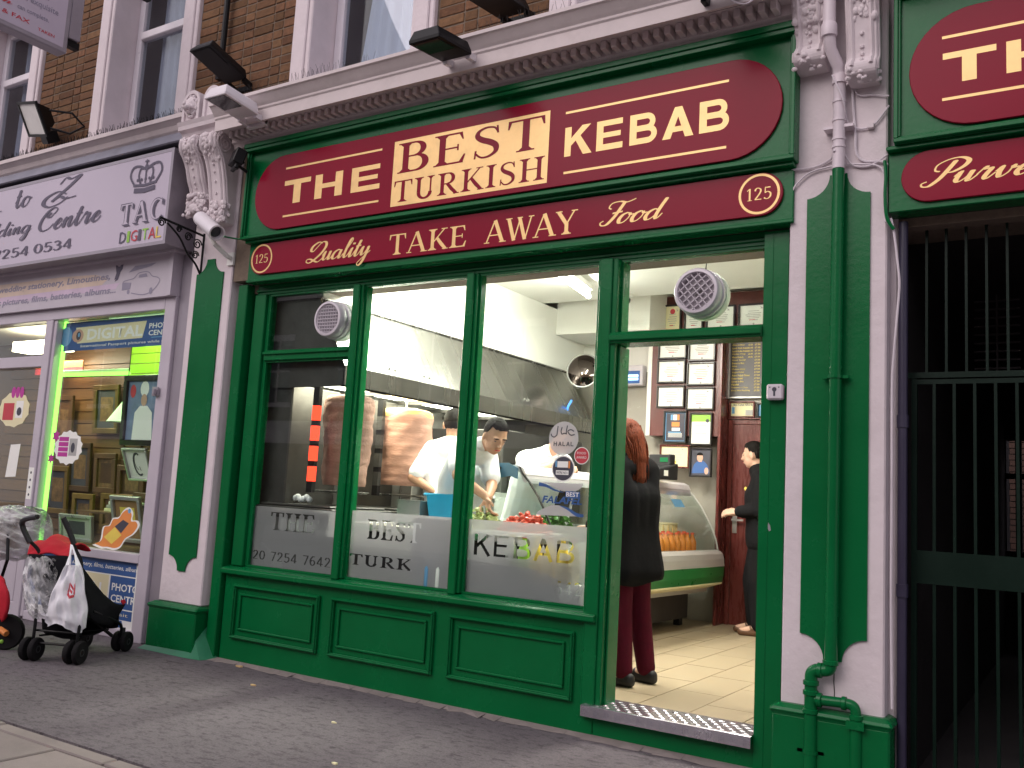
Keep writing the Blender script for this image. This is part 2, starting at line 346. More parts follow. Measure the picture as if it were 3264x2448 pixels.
def thing(name, label, cat, loc=(0, 0, 0), group=None):
    o = bpy.data.objects.new(name, None); COL.objects.link(o); o.location = loc; o.empty_display_size = .1; o.matrix_basis = Matrix.Translation(loc)
    return tag(o, label, cat, group)
def struct(name, mb, mat, **kw):
    o = mb.build(name, mat, **kw); o['kind'] = 'structure'; return o
def copy_thing(root, M, label=None):
    """copy of a thing with its parts and their sub-parts, moved by the matrix M"""
    c = root.copy(); COL.objects.link(c); c.matrix_basis = M @ root.matrix_basis
    if label: c['label'] = label
    def rec(a, b):
        for ch in list(a.children):
            d = ch.copy(); COL.objects.link(d); d.parent = b; d.matrix_parent_inverse = ch.matrix_parent_inverse.copy(); rec(ch, d)
    rec(root, c); return c
def arc(cx, cy, r, a0, a1, n=8, ry=None):
    ry = r if ry is None else ry
    return [(cx+r*math.cos(R(a0+(a1-a0)*i/n)), cy+ry*math.sin(R(a0+(a1-a0)*i/n))) for i in range(n+1)]
def spline(P, n=8):
    """smooth curve through the points"""
    P = [Vector(p) for p in P]; out = []
    for i in range(len(P)-1):
        a, b, c, d = P[max(i-1, 0)], P[i], P[i+1], P[min(i+2, len(P)-1)]
        for j in range(n):
            t = j/n; out.append(.5*((2*b)+(c-a)*t+(2*a-5*b+4*c-d)*t*t+(3*b-a-3*c+d)*t**3))
    out.append(P[-1]); return out

# ---------------------------------------------------------------- lettering, drawn stroke by stroke
def strip(pts, wd):
    """polygons of a stroke with the given widths"""
    pts = [Vector((p[0], p[1])) for p in pts]; k = len(pts); L = []; Rr = []
    for i in range(k):
        t = pts[min(i+1, k-1)]-pts[max(i-1, 0)]
        if t.length < 1e-9: t = Vector((1, 0))
        t.normalize(); n = Vector((-t.y, t.x)); w_ = (wd[i] if isinstance(wd, (list, tuple)) else wd)/2
        L.append(pts[i]+n*w_); Rr.append(pts[i]-n*w_)
    return [[tuple(L[i]), tuple(Rr[i]), tuple(Rr[i+1]), tuple(L[i+1])] for i in range(k-1)]
TH, TN, SF = .155, .05, .042
def _stem(x, y0=0, y1=1, b=True, t=True, w_=TH, s=.12):
    P = [[(x-w_/2, y0), (x+w_/2, y0), (x+w_/2, y1), (x-w_/2, y1)]]
    for yy, sg, on in ((y0, 1, b), (y1, -1, t)):
        if on:
            P += [[(x-w_/2-s, yy), (x+w_/2+s, yy), (x+w_/2+s, yy+sg*SF), (x-w_/2-s, yy+sg*SF)],
                  [(x-w_/2-s*.6, yy+sg*SF), (x-w_/2, yy+sg*SF), (x-w_/2, yy+sg*(SF+s*.7))], [(x+w_/2+s*.6, yy+sg*SF), (x+w_/2, yy+sg*SF), (x+w_/2, yy+sg*(SF+s*.7))]]
    return P
def _ell(cx, cy, rx, ry, a0, a1, thick, thin, n=14, nib=0):
    pts = []; wd = []
    for i in range(n+1):
        a = R(a0+(a1-a0)*i/n); pts.append((cx+rx*math.cos(a), cy+ry*math.sin(a))); wd.append(thin+(thick-thin)*abs(math.cos(a-R(nib)))**1.4)
    return strip(pts, wd)
def _sp(P, wf, n=7):
    Q = [tuple(p) for p in spline([(p[0], p[1]) for p in P], n)]; return strip(Q, [wf(i/(len(Q)-1)) for i in range(len(Q))])
def _bar(x0, y0, x1, y1, w_): return strip([(x0, y0), (x1, y1)], w_)
def serif(ch):
    s = .11
    if ch == 'I': return _stem(.2), .4
    if ch == 'H': return _stem(.2)+_stem(.75)+_bar(.25, .51, .7, .51, TN), .95
    if ch == 'T': return _stem(.42, 0, .97, True, False)+_bar(.02, .972, .82, .972, .056)+[[(.02, .95), (.10, .95), (.045, .74), (.01, .74)], [(.82, .95), (.74, .95), (.795, .74), (.83, .74)]], .84
    if ch == 'E': return _stem(.2)+_bar(.2, .972, .68, .972, .056)+_bar(.25, .52, .58, .52, TN)+_bar(.2, .028, .72, .028, .056)+[[(.60, .95), (.68, .95), (.71, .76), (.68, .76)], [(.56, .62), (.60, .62), (.60, .42), (.56, .42)], [(.62, .05), (.72, .05), (.77, .27), (.73, .27)]], .80
    if ch == 'B': return _stem(.2)+_bar(.24, .972, .45, .972, .056)+_ell(.43, .755, .21, .215, 90, -90, .15, .05)+_bar(.24, .53, .48, .53, .05)+_ell(.46, .285, .25, .255, 90, -90, .165, .055)+_bar(.24, .03, .48, .03, .056), .82
    if ch == 'R': return _stem(.2)+_bar(.24, .972, .45, .972, .056)+_ell(.43, .74, .22, .23, 90, -90, .155, .05)+_bar(.24, .50, .45, .50, .05)+strip([(.40, .52), (.60, .24), (.80, .02)], [.13, .15, .13])+_bar(.68, .02, .92, .02, SF), .9
    if ch == 'K': return _stem(.2)+strip([(.26, .40), (.74, .97)], .055)+strip([(.40, .57), (.62, .26), (.82, .02)], [.13, .155, .13])+_bar(.60, .979, .88, .979, SF)+_bar(.68, .021, .94, .021, SF), .92
    if ch == 'U': return _stem(.2, .30, 1, False, True)+[p for p in _ell(.455, .30, .255, .285, 180, 360, TH, .09, 16)]+_stem(.71, .30, 1, False, True, .07, .12), .93
    if ch == 'S':
        return _sp([(.60, .80), (.52, .93), (.34, .965), (.17, .88), (.14, .73), (.25, .60), (.45, .48), (.57, .35), (.57, .17), (.42, .045), (.24, .045), (.10, .20)], lambda t: .05+.125*math.exp(-((t-.52)/.22)**2))+[[(.57, .98), (.61, .98), (.63, .74), (.585, .74)], [(.075, .02), (.115, .02), (.135, .28), (.09, .28)]], .72
    if ch == 'A': return strip([(.08, .02), (.43, .99)], .06)+strip([(.44, 1.0), (.80, .02)], .16)+_bar(.22, .34, .66, .34, .05)+_bar(-.03, .021, .22, .021, SF)+_bar(.66, .021, .97, .021, SF), .94
    if ch == 'W': return strip([(.10, .98), (.36, .0)], .15)+strip([(.37, .0), (.62, .98)], .058)+strip([(.58, .98), (.84, .0)], .15)+strip([(.85, .0), (1.10, .98)], .058)+_bar(-.03, .979, .26, .979, SF)+_bar(.48, .979, .72, .979, SF)+_bar(.98, .979, 1.22, .979, SF), 1.2
    if ch == 'Y': return strip([(.08, .98), (.42, .44)], .15)+strip([(.44, .44), (.74, .98)], .06)+_stem(.43, 0, .47, True, False)+_bar(-.04, .979, .24, .979, SF)+_bar(.62, .979, .88, .979, SF), .86
    if ch == 'C': return _ell(.48, .5, .38, .47, 40, 320, .15, .05, 22)+[[(.74, .95), (.79, .95), (.80, .68), (.765, .68)]], .86
    if ch == 'D': return _stem(.2)+_bar(.24, .972, .45, .972, .056)+_ell(.43, .5, .38, .472, 90, -90, .16, .055, 18)+_bar(.24, .028, .45, .028, .056), .9
    if ch == 'G': return _ell(.48, .5, .38, .47, 45, 350, .15, .05, 22)+_stem(.78, .02, .42, False, True, .13, .08), .95
    if ch == 'L': return _stem(.2)+_bar(.2, .028, .68, .028, .056)+[[(.58, .05), (.68, .05), (.73, .3), (.69, .3)]], .74
    if ch == 'F': return _stem(.2)+_bar(.2, .972, .68, .972, .056)+_bar(.25, .5, .56, .5, TN)+[[(.60, .95), (.68, .95), (.71, .74), (.68, .74)], [(.54, .6), (.58, .6), (.58, .4), (.54, .4)]], .72
    if ch in DIG: return digit(ch, .13, .05)
    return [], .4
DIG = '0123456789'
def digit(ch, thick, thin):
    def path(P, n=7):
        Q = [tuple(p) for p in spline([(p[0], p[1]) for p in P], n)]; wd = []
        for i in range(len(Q)):
            a, b = Q[max(i-1, 0)], Q[min(i+1, len(Q)-1)]; d = math.hypot(b[0]-a[0], b[1]-a[1]) or 1; wd.append(thin+(thick-thin)*abs((b[1]-a[1])/d)**1.3)
        return strip(Q, wd)
    if ch == '0': return _ell(.32, .5, .25, .46, 0, 360, thick, thin, 28), .66
    if ch == '1': return strip([(.30, 0), (.30, .98)], thick)+strip([(.10, .80), (.28, .95)], thin+.02)+_bar(.12, .02, .48, .02, .04), .56
    if ch == '2': return path([(.10, .74), (.16, .90), (.32, .965), (.50, .86), (.52, .68), (.38, .42), (.10, .05)])+_bar(.08, .05, .58, .05, max(.07, thin)), .66
    if ch == '3': return path([(.10, .85), (.30, .965), (.48, .80), (.44, .60), (.26, .53)])+path([(.26, .53), (.48, .46), (.54, .26), (.40, .06), (.22, .04), (.08, .15)]), .64
    if ch == '4': return strip([(.46, 0), (.46, .97)], thick)+strip([(.44, .95), (.06, .27)], thin+.015)+_bar(.04, .26, .62, .26, max(.06, thin)), .68
    if ch == '5': return _bar(.14, .94, .54, .94, max(.08, thin))+strip([(.16, .94), (.14, .52)], thin+.02)+path([(.14, .52), (.34, .60), (.54, .46), (.54, .22), (.38, .05), (.20, .04), (.07, .14)]), .64
    if ch == '6': return path([(.50, .90), (.34, .95), (.14, .70), (.09, .36), (.20, .08), (.36, .035), (.53, .16), (.54, .38), (.40, .55), (.22, .52), (.10, .36)]), .64
    if ch == '7': return _bar(.06, .94, .58, .94, max(.08, thin))+strip([(.54, .92), (.24, 0)], thick*.85), .62
    if ch == '8': return _ell(.32, .74, .2, .22, 0, 360, thick, thin, 20)+_ell(.32, .28, .24, .25, 0, 360, thick, thin, 22), .66
    return path([(.14, .10), (.30, .05), (.50, .30), (.55, .64), (.44, .92), (.28, .965), (.11, .84), (.10, .62), (.24, .45), (.42, .48), (.54, .64)]), .64
def block(ch):
    if ch == 'T': return [[(0, .80), (.95, .80), (.95, 1), (0, 1)], [(.345, 0), (.605, 0), (.605, .82), (.345, .82)]], 1.0
    if ch == 'H': return [[(0, 0), (.25, 0), (.25, 1), (0, 1)], [(.70, 0), (.95, 0), (.95, 1), (.70, 1)], [(.24, .41), (.71, .41), (.71, .60), (.24, .60)]], 1.13
    if ch == 'E': return [[(0, 0), (.24, 0), (.24, 1), (0, 1)], [(.23, .81), (.92, .81), (.92, 1), (.23, 1)], [(.23, .42), (.86, .42), (.86, .59), (.23, .59)], [(.23, 0), (.94, 0), (.94, .20), (.23, .20)]], 1.06
    if ch == 'K': return [[(0, 0), (.24, 0), (.24, 1), (0, 1)], [(.23, .34), (.23, .60), (.64, 1), (.96, 1)], [(.38, .56), (.55, .70), (1.02, 0), (.70, 0)]], 1.06
    if ch == 'A': return [[(0, 0), (.27, 0), (.53, .74), (.62, 1), (.39, 1)], [(1.02, 0), (.75, 0), (.49, .74), (.40, 1), (.63, 1)], [(.24, .20), (.78, .20), (.72, .37), (.30, .37)]], 1.08
    if ch == 'B': return [[(0, 0), (.24, 0), (.24, 1), (0, 1)]]+strip([(.22, .905), (.55, .905)]+arc(.58, .71, .20, 80, -80, 9, .195)+[(.55, .515), (.22, .515)], .185)+strip([(.22, .51), (.58, .51)]+arc(.62, .30, .22, 80, -80, 9, .205)+[(.58, .095), (.22, .095)], .19), 1.0
    return [], .5
def sans(ch, w_=.12):
    """plain even strokes"""
    S = lambda *P: strip(P, w_)
    h = w_/2
    if ch in DIG: return digit(ch, w_, w_*.85)
    if ch == 'K': return S((h+.02, 0), (h+.02, 1))+S((.12, .42), (.62, 1-h*.4))+S((.30, .60), (.68, 0)), .74
    if ch == 'E': return S((h+.02, 0), (h+.02, 1))+S((.1, 1-h), (.62, 1-h))+S((.1, .52), (.56, .52))+S((.1, h), (.64, h)), .74
    if ch == 'B': return S((h+.02, 0), (h+.02, 1))+S((.1, 1-h), (.4, 1-h), *arc(.42, .765, .18, 70, -70, 8), (.4, .53), (.1, .53))+S((.1, .5), (.42, .5), *arc(.44, .28, .21, 70, -70, 8), (.42, h), (.1, h)), .74
    if ch == 'A': return S((.03, 0), (.35, 1))+S((.35, 1), (.68, 0))+S((.15, .32), (.55, .32)), .76
    return [], .4
def _pen(thick, thin):
    def f(P, n=8):
        Q = [tuple(p) for p in spline([(p[0], p[1]) for p in P], n)]; wd = []
        for i in range(len(Q)):
            a, b = Q[max(i-1, 0)], Q[min(i+1, len(Q)-1)]; d = math.hypot(b[0]-a[0], b[1]-a[1]) or 1; dn = max(0, -(b[1]-a[1])/d); wd.append(thin+(thick-thin)*dn**1.2)
        for e in (0, len(wd)-1): wd[e] = min(wd[e], thin*1.2)
        return strip(Q, wd)
    return f
def script(ch, thick=.29, thin=.105):
    """copperplate hand, x-height 1; sheared by the caller"""
    p = _pen(thick, thin)
    if ch == 'u': return p([(0, .55), (.18, .98), (.20, .6), (.22, .2), (.42, .02), (.66, .35), (.80, .98)])+p([(.80, .98), (.80, .4), (.86, .06), (1.02, .10), (1.2, .5)]), 1.15
    if ch == 'a': return p([(.82, .82), (.55, 1.0), (.20, .78), (.08, .35), (.25, .02), (.55, .12), (.80, .55), (.84, .98)])+p([(.84, .98), (.82, .4), (.90, .05), (1.06, .12), (1.22, .5)]), 1.17
    if ch == 'l': return p([(0, .3), (.35, 1.2), (.52, 1.85), (.42, 2.1), (.28, 1.9), (.20, 1.1), (.20, .35), (.34, .02), (.52, .15), (.66, .5)]), .62
    if ch == 'i': return p([(0, .5), (.18, .98), (.18, .4), (.28, .03), (.46, .12), (.60, .5)])+p([(.24, 1.55), (.22, 1.36)]), .56
    if ch == 't': return p([(0, .5), (.22, 1.1), (.30, 1.75), (.22, 1.1), (.20, .35), (.34, .02), (.52, .15), (.66, .5)])+_bar(.0, 1.12, .52, 1.16, thin*1.4), .62
    if ch == 'y': return p([(0, .55), (.18, .98), (.20, .5), (.36, .06), (.62, .35), (.80, .98)])+p([(.80, .98), (.80, .1), (.72, -.7), (.48, -1.05), (.24, -.82), (.50, -.35), (1.15, .45)]), 1.1
    if ch == 'o': return p([(.50, 1.0), (.20, .80), (.08, .35), (.25, .02), (.55, .10), (.76, .5), (.72, .85), (.50, 1.0)])+p([(.66, .92), (.85, .75), (1.02, .82)]), .98
    if ch == 'd': return p([(.82, .82), (.55, 1.0), (.20, .78), (.08, .35), (.25, .02), (.55, .12), (.80, .6), (1.0, 2.0)])+p([(1.02, 2.02), (.88, 1.2), (.82, .4), (.92, .04), (1.08, .12), (1.24, .5)]), 1.2
    if ch == 'r': return p([(0, .5), (.20, 1.12), (.28, .92), (.55, .95), (.50, .5), (.50, .15), (.68, .02), (.92, .5)]), .88
    if ch == 'v': return p([(0, .55), (.18, .98), (.22, .4), (.40, .02), (.68, .35), (.74, .95), (.82, .72), (1.05, .80)]), .98
    if ch == 'e': return p([(0, .38), (.35, .48), (.60, .78), (.44, 1.0), (.18, .72), (.12, .3), (.32, .02), (.58, .14), (.78, .5)]), .74
    if ch == 'n': return p([(0, .55), (.18, .98), (.20, .5), (.20, 0)])+p([(.20, .2), (.40, .85), (.62, .98), (.68, .7), (.66, .25), (.78, .03), (.94, .12), (1.08, .5)]), 1.04
    if ch == 'g': return p([(.80, .82), (.55, 1.0), (.20, .78), (.08, .35), (.25, .02), (.55, .12), (.78, .55), (.84, .98)])+p([(.84, .98), (.82, .1), (.74, -.7), (.50, -1.05), (.26, -.82), (.52, -.35), (1.15, .45)]), 1.1
    if ch == 'Q': return p([(1.15, 2.0), (.70, 2.15), (.20, 1.75), (.15, 1.3), (.45, 1.15), (.70, 1.5), (1.1, 2.1), (1.55, 2.05), (1.75, 1.6), (1.55, .9), (1.05, .25), (.55, -.12), (.15, -.02), (.10, .25), (.45, .30), (1.0, .05), (1.5, -.12), (1.85, .2)]), 1.75
    if ch == 'F': return p([(.35, 1.55), (.10, 1.75), (.20, 2.15), (.75, 2.25), (1.35, 2.1), (1.9, 2.35)])+p([(1.15, 2.1), (1.05, 1.5), (.90, .7), (.60, .02), (.22, -.05), (.02, .22), (.20, .42)])+_bar(.62, 1.1, 1.35, 1.18, thin*1.5), 1.3
    if ch == 'P': return p([(.95, 2.1), (.85, 1.3), (.70, .5), (.40, -.05), (.05, -.05), (-.10, .22), (.12, .38)])+p([(.45, 1.2), (.15, 1.35), (.10, 1.85), (.55, 2.25), (1.15, 2.3), (1.65, 1.95), (1.60, 1.45), (1.2, 1.05), (.78, 1.05)]), 1.45
    if ch == 'C': return p([(1.15, 1.55), (1.35, 1.95), (1.05, 2.2), (.55, 1.95), (.15, 1.2), (.15, .45), (.55, .02), (1.1, .15), (1.45, .6)])+p([(.85, 1.75), (.6, 1.4), (.95, 1.3), (1.1, 1.6)]), 1.5
    if ch == 'Z': return p([(.1, 1.6), (.35, 2.15), (.8, 1.95), (1.35, 2.15), (1.0, 1.4), (.35, .45), (.0, .0)])+p([(.0, .0), (.5, .35), (1.0, .05), (1.7, .1)])+p([(.9, .5), (.2, .9), (-.5, .5), (-.55, -.1), (.0, -.5), (.7, -.3), (1.1, .2)]), 1.9
    return [], .55
def words(text, glyph, x0, x1, z0, z1, gap=.12, shear=0.0, space=.5, asc=1.0, dsc=0.0):
    """polygons of a line of lettering scaled into x0..x1; z0 is the base line, z1 the cap line"""
    polys = []; x = 0
    for ch in text:
        if ch == ' ': x += space; continue
        P, wd = glyph(ch)
        polys += [[(q[0]+x+shear*q[1], q[1]) for q in p] for p in P]; x += wd+gap
    xs = [q[0] for p in polys for q in p]; a, b = min(xs), max(xs); sx = (x1-x0)/(b-a); sz = (z1-z0)/asc
    return [[((q[0]-a)*sx+x0, q[1]*sz+z0) for q in p] for p in polys]
def letters(text, glyph, x0, x1, z0, z1, M, mat, par, gap=.12, d=.0006):
    """each letter of a word as a part of its own"""
    parts = []; x = 0
    for ch in text:
        P, wd = glyph(ch); parts.append([[(q[0]+x, q[1]) for q in p] for p in P]); x += wd+gap
    xs = [q[0] for L_ in parts for p in L_ for q in p]; a, b = min(xs), max(xs); sx = (x1-x0)/(b-a)
    for L_ in parts: paint([[((q[0]-a)*sx+x0, q[1]*(z1-z0)+z0) for q in p] for p in L_], M, d).build('letter', mat, par)
def paint(polys, M, d=.0006, mb=None):
    """lay lettering on a surface, each stroke a hair above the one before"""
    mb = mb or MB(M)
    for i, p in enumerate(polys):
        if len(p) >= 3: mb.flat(p, d+i*3e-6)
    return mb
_tc = {}
def typed(body, x0, x1, z0, z1, M, name, mat, parent, d=.001, bold=0.0, shear=0.0, fit=True):
    """plain type set in the built-in face, as one flat mesh; x1=None keeps the natural width"""
    c = bpy.data.curves.new('t', 'FONT'); c.body = body; c.offset = bold; c.shear = shear; c.resolution_u = 2
    o = bpy.data.objects.new('t', c); COL.objects.link(o); dg = bpy.context.evaluated_depsgraph_get(); me = bpy.data.meshes.new_from_object(o.evaluated_get(dg))
    bpy.data.objects.remove(o); bpy.data.curves.remove(c)
    xs = [v.co.x for v in me.vertices]; ys = [v.co.y for v in me.vertices]
    if not xs: return None
    a, b, e, f = min(xs), max(xs), min(ys), max(ys); sz = (z1-z0)/(f-e); sx = (x1-x0)/(b-a) if x1 is not None else sz
    for v in me.vertices: v.co = M @ Vector(((v.co.x-a)*sx+x0, (v.co.y-e)*sz+z0, d))
    me.name = name; me.materials.clear(); me.materials.append(MT[mat]); return link(name, me, parent)
def raster_cut(x0, z0, x1, z1, polys, cell=.003, fat=0):
    """rectangles that fill x0..x1, z0..z1 except where the polygons are (letters cut out of a film)"""
    nx, nz = int(round((x1-x0)/cell)), int(round((z1-z0)/cell)); xs = x0+(np.arange(nx)+.5)*(x1-x0)/nx; zs = z0+(np.arange(nz)+.5)*(z1-z0)/nz
    hole = np.zeros((nz, nx), bool)
    for p in polys:
        p = np.array(p); i0, i1 = np.searchsorted(xs, (p[:, 0].min(), p[:, 0].max())); j0, j1 = np.searchsorted(zs, (p[:, 1].min(), p[:, 1].max()))
        if i1 <= i0 or j1 <= j0: continue
        X, Z = np.meshgrid(xs[i0:i1], zs[j0:j1]); ins = np.zeros(X.shape, bool); n = len(p)
        for k in range(n):
            (ax, az), (bx, bz) = p[k], p[(k+1) % n]
            c = ((az > Z) != (bz > Z)) & (X < (bx-ax)*(Z-az)/((bz-az) if bz != az else 1e-12)+ax); ins ^= c
        hole[j0:j1, i0:i1] |= ins
    for _ in range(fat): hole[:, 1:] |= hole[:, :-1].copy()
    rects = []; ex = np.linspace(x0, x1, nx+1); ez = np.linspace(z0, z1, nz+1); open_ = {}
    for j in range(nz):
        row = ~hole[j]; d = np.diff(np.concatenate(([0], row.astype(int), [0]))); runs = set(zip(np.where(d == 1)[0], np.where(d == -1)[0]))
        for r in list(open_):
            if r not in runs: rects.append((ex[r[0]], ez[open_.pop(r)], ex[r[1]], ez[j]))
        for r in runs: open_.setdefault(r, j)
    for r, j in open_.items(): rects.append((ex[r[0]], ez[j], ex[r[1]], ez[nz]))
    return rects

# ================================================================ the street
XL, XR = -11.0, 3.2
g = MB().rect(-40, -60, 40, 60, -.14); struct('ground', g, 'asphalt')
pv = MB()
pv.box(XL-4, -1.95, -.3, XR+4, .02, 0.0)
pav = struct('pavement', pv, 'footway')
m = MB(); rf_ = random.Random(8); x = -5.42     # crumbling mortar fillet where the footway meets the shop
while x < -1.3:
    w_ = rf_.uniform(.05, .16); d0, d1 = rf_.uniform(.045, .10), rf_.uniform(.045, .10)
    m.add([(x, -.028, .014), (x+w_, -.028, .014), (x+w_, -.028-d1, .0015), (x, -.028-d0, .0015), (x+w_*.5, -.028-(d0+d1)/2*rf_.uniform(.4, .7), rf_.uniform(.008, .016))], [(0, 4, 1), (1, 4, 2), (2, 4, 3), (3, 4, 0)]); x += w_
o = m.build('mortar_fillet', 'slab', pav); o['kind'] = 'stuff'
slabs = []
sx, k = -9.2, 0
rnd = random.Random(3)
for row, (ya, yb) in enumerate(((-2.055, -1.962), (-2.66, -2.065), (-3.26, -2.67))):
    x = -9.3+.31*row; wdt = .61 if row else .92
    while x < 2.0:
        m = MB(); dz = rnd.uniform(-.003, .003)
        m.box(x+.006, ya+.004, -.1, x+wdt-.006, yb-.004, .001+dz); m.build('paving_slab', 'slab', pav, bevel=.006); x += wdt
kb = MB()
for i in range(14): kb.box(-9.3+i*.92, -3.42, -.3, -8.39+i*.92, -3.27, 0.0)
struct('kerb', kb, 'kerb', bevel=.012)
road = MB().box(XL-20, -11.5, -.3, XR+20, -3.43, -.12); struct('road', road, 'asphalt')
fp = MB().box(XL-20, -15.9, -.3, XR+20, -11.5, 0); struct('far_pavement', fp, 'slab')
op = thing('opposite_terrace', 'dark brick terrace across the road, mirrored in the shop windows', 'building', (-3, -16, 0))
m = MB(); m.box(-34, -22, -.1, 24, -16, 7.2); m.build('wall', 'opposite_brick', op)
for i in range(18):
    x = -32+i*3.1
    m = MB(); m.box(x, -16.02, 3.9, x+1.0, -15.97, 5.9); wn = m.build('window', 'window_dark', op)
    m = MB(); m.box(x-.15, -15.99, 3.75, x+1.15, -15.9, 3.9); m.box(x-.12, -15.99, 5.9, x+1.12, -15.93, 6.1); m.box(x+.47, -15.97, 3.9, x+.53, -15.94, 5.9); m.box(x, -15.97, 4.88, x+1, -15.94, 4.94); m.build('frame', 'stucco', wn)
m = MB(); m.box(-34, -16.02, 2.6, 24, -15.8, 3.3); m.build('fascia', 'stucco', op)
m = MB(); m.box(-34, -16.1, 7.2, 24, -15.85, 7.5); m.build('parapet', 'stucco', op)

# litter and the crumbs of mortar by the stall riser
for i, (x, y, s, lab) in enumerate(((-4.56, -.46, .022, 'yellow leaf scrap on the pavement before the first riser panel'), (-3.02, -1.36, .02, 'pale crumb of litter in the middle of the pavement'), (-3.55, -.80, .016, 'small pale paper scrap on the pavement under the middle window'), (-1.72, -.42, .03, 'pinkish sweet wrapper lying below the door step'), (-5.08, -.11, .035, 'light chip of render at the foot of the left window riser'))):
    m = MB(); r = random.Random(i); pts = [(x+s*math.cos(a)*r.uniform(.6, 1.3), y+s*.6*math.sin(a)*r.uniform(.6, 1.3)) for a in [j*math.pi/3 for j in range(6)]]
    m.prism(pts, .001, .008); tag(m.build('litter', 'litter' if i != 1 and i != 2 else 'paper_cream'), lab, 'litter')

# ================================================================ the terrace above the shops
bd = thing('terrace_building', 'brown brick terrace with white painted window surrounds above the shops', 'building', (-4, .2, 4.2))
WIN = [(-9.96, -8.94), (-7.60, -6.58), (-5.01, -4.02), (-2.69, -1.67)]     # openings of the upper windows
ZW0, ZW1 = 4.12, 6.0
m = MB(); xs = XL
for a, b in WIN: m.box(xs, .007, 2.72, a-.06, .32, 6.6); xs = b+.06
m.box(xs, .007, 2.72, XR, .32, 6.6)
for a, b in WIN: m.box(a-.06, .007, 2.72, b+.06, .32, ZW0-.05)
wall = m.build('upper_wall', 'mortar', bd)
def mk_brick(L_):
    q = MB(); q.box(0, -.004, 0, L_, .02, .0655); o = q.build('brick', 'brick', None, bevel=.004); me = o.data; bpy.data.objects.remove(o); return me
STR, HDR = mk_brick(.2145), mk_brick(.1025)
rb = random.Random(11); nb = 0
for (x0, x1, z0, z1) in ((-8.735, -7.805, 4.17, 5.80), (-6.375, -5.225, 4.11, 5.46), (-3.805, -2.895, 4.11, 4.92)):
    z = z0; row = 0
    while z < z1 - .02:
        x = x0 + .004 - (.112 if row % 2 else 0)*1.0; kk = row % 2
        while x < x1-.02:
            hd = (kk % 2 == 1); Lb = .1025 if hd else .2145
            a, b = max(x, x0+.003), min(x+Lb, x1-.003)
            if b-a > .03:
                o = bpy.data.objects.new('brick', HDR if hd else STR); COL.objects.link(o); o.parent = wall
                o.location = (a, .004+rb.uniform(-.003, .003), z+rb.uniform(-.0015, .0015)); o.scale = ((b-a)/Lb, 1, 1); nb += 1
            x += Lb+.0105; kk += 1
        z += .076; row += 1
# windows: surround, frame, panes, curtain
for i, (a, b) in enumerate(WIN):
    m = MB(); t = .20
    for (x0, x1) in ((a-t, a), (b, b+t)):
        m.box(x0, -.035, ZW0-.03, x1, .30, ZW1+.2); m.box(x0+.04, -.05, ZW0-.03, x1-.04, -.034, ZW1+.2)
    m.box(a, -.035, ZW1, b, .3, ZW1+.2); m.box(a+.002, .0, ZW0-.04, b-.002, .31, ZW0+.05)
    wd = m.build('window', 'stucco', bd, bevel=.008)
    fm = MB(); y0, y1 = .22, .29
    fm.box(a, y0, ZW0+.05, a+.075, y1, ZW1); fm.box(b-.075, y0, ZW0+.05, b, y1, ZW1); fm.box(a+.075, y0, ZW0+.05, b-.075, y1, ZW0+.15); fm.box(a+.075, y0, ZW1-.08, b-.075, y1, ZW1)
    zm = 5.40
    fm.box(a+.075, y0-.012, zm-.035, b-.075, y1, zm+.04)
    fm.build('frame', 'upvc', wd, bevel=.006)
    for z0, z1 in ((ZW0+.15, zm-.035), (zm+.04, ZW1-.08)): q = MB(); q.box(a+.075, .252, z0, b-.075, .258, z1); q.build('pane', 'upper_glass', wd)
    bx = MB(); bx.add([(a-.1, .33, ZW0), (b+.1, .33, ZW0), (b+.1, .33, ZW1+.2), (a-.1, .33, ZW1+.2), (a-.1, 1.6, ZW0), (b+.1, 1.6, ZW0), (b+.1, 1.6, ZW1+.2), (a-.1, 1.6, ZW1+.2)], [(4, 5, 6, 7), (0, 4, 7, 3), (1, 2, 6, 5), (0, 1, 5, 4), (3, 7, 6, 2)])
    bx.build('dark_room', 'window_dark', wd)
    # gathered curtain hanging behind the panes
    c = MB(); xs0, xs1 = (a+.30, b-.02) if i > 1 else (a+.22, b-.05); n = 46; vs = []; fs = []
    for zi, z in enumerate((ZW0+.1, 4.6, 5.1, ZW1)):
        pull = (.0, .03, .09, .16)[zi] if i == 2 else 0
        for j in range(n+1):
            u = j/n; vs.append((xs0-.14*(i == 2)+pull+(xs1-xs0+.14*(i == 2)-pull)*u, .33+.018*math.sin(u*44+.6*zi)+.012*math.sin(u*17), z))
    for zi in range(3):
        for j in range(n): fs.append((zi*(n+1)+j, zi*(n+1)+j+1, (zi+1)*(n+1)+j+1, (zi+1)*(n+1)+j))
    c.add(vs, fs); c.build('curtain', 'curtain' if i > 1 else 'net_curtain', wd, smooth=True)
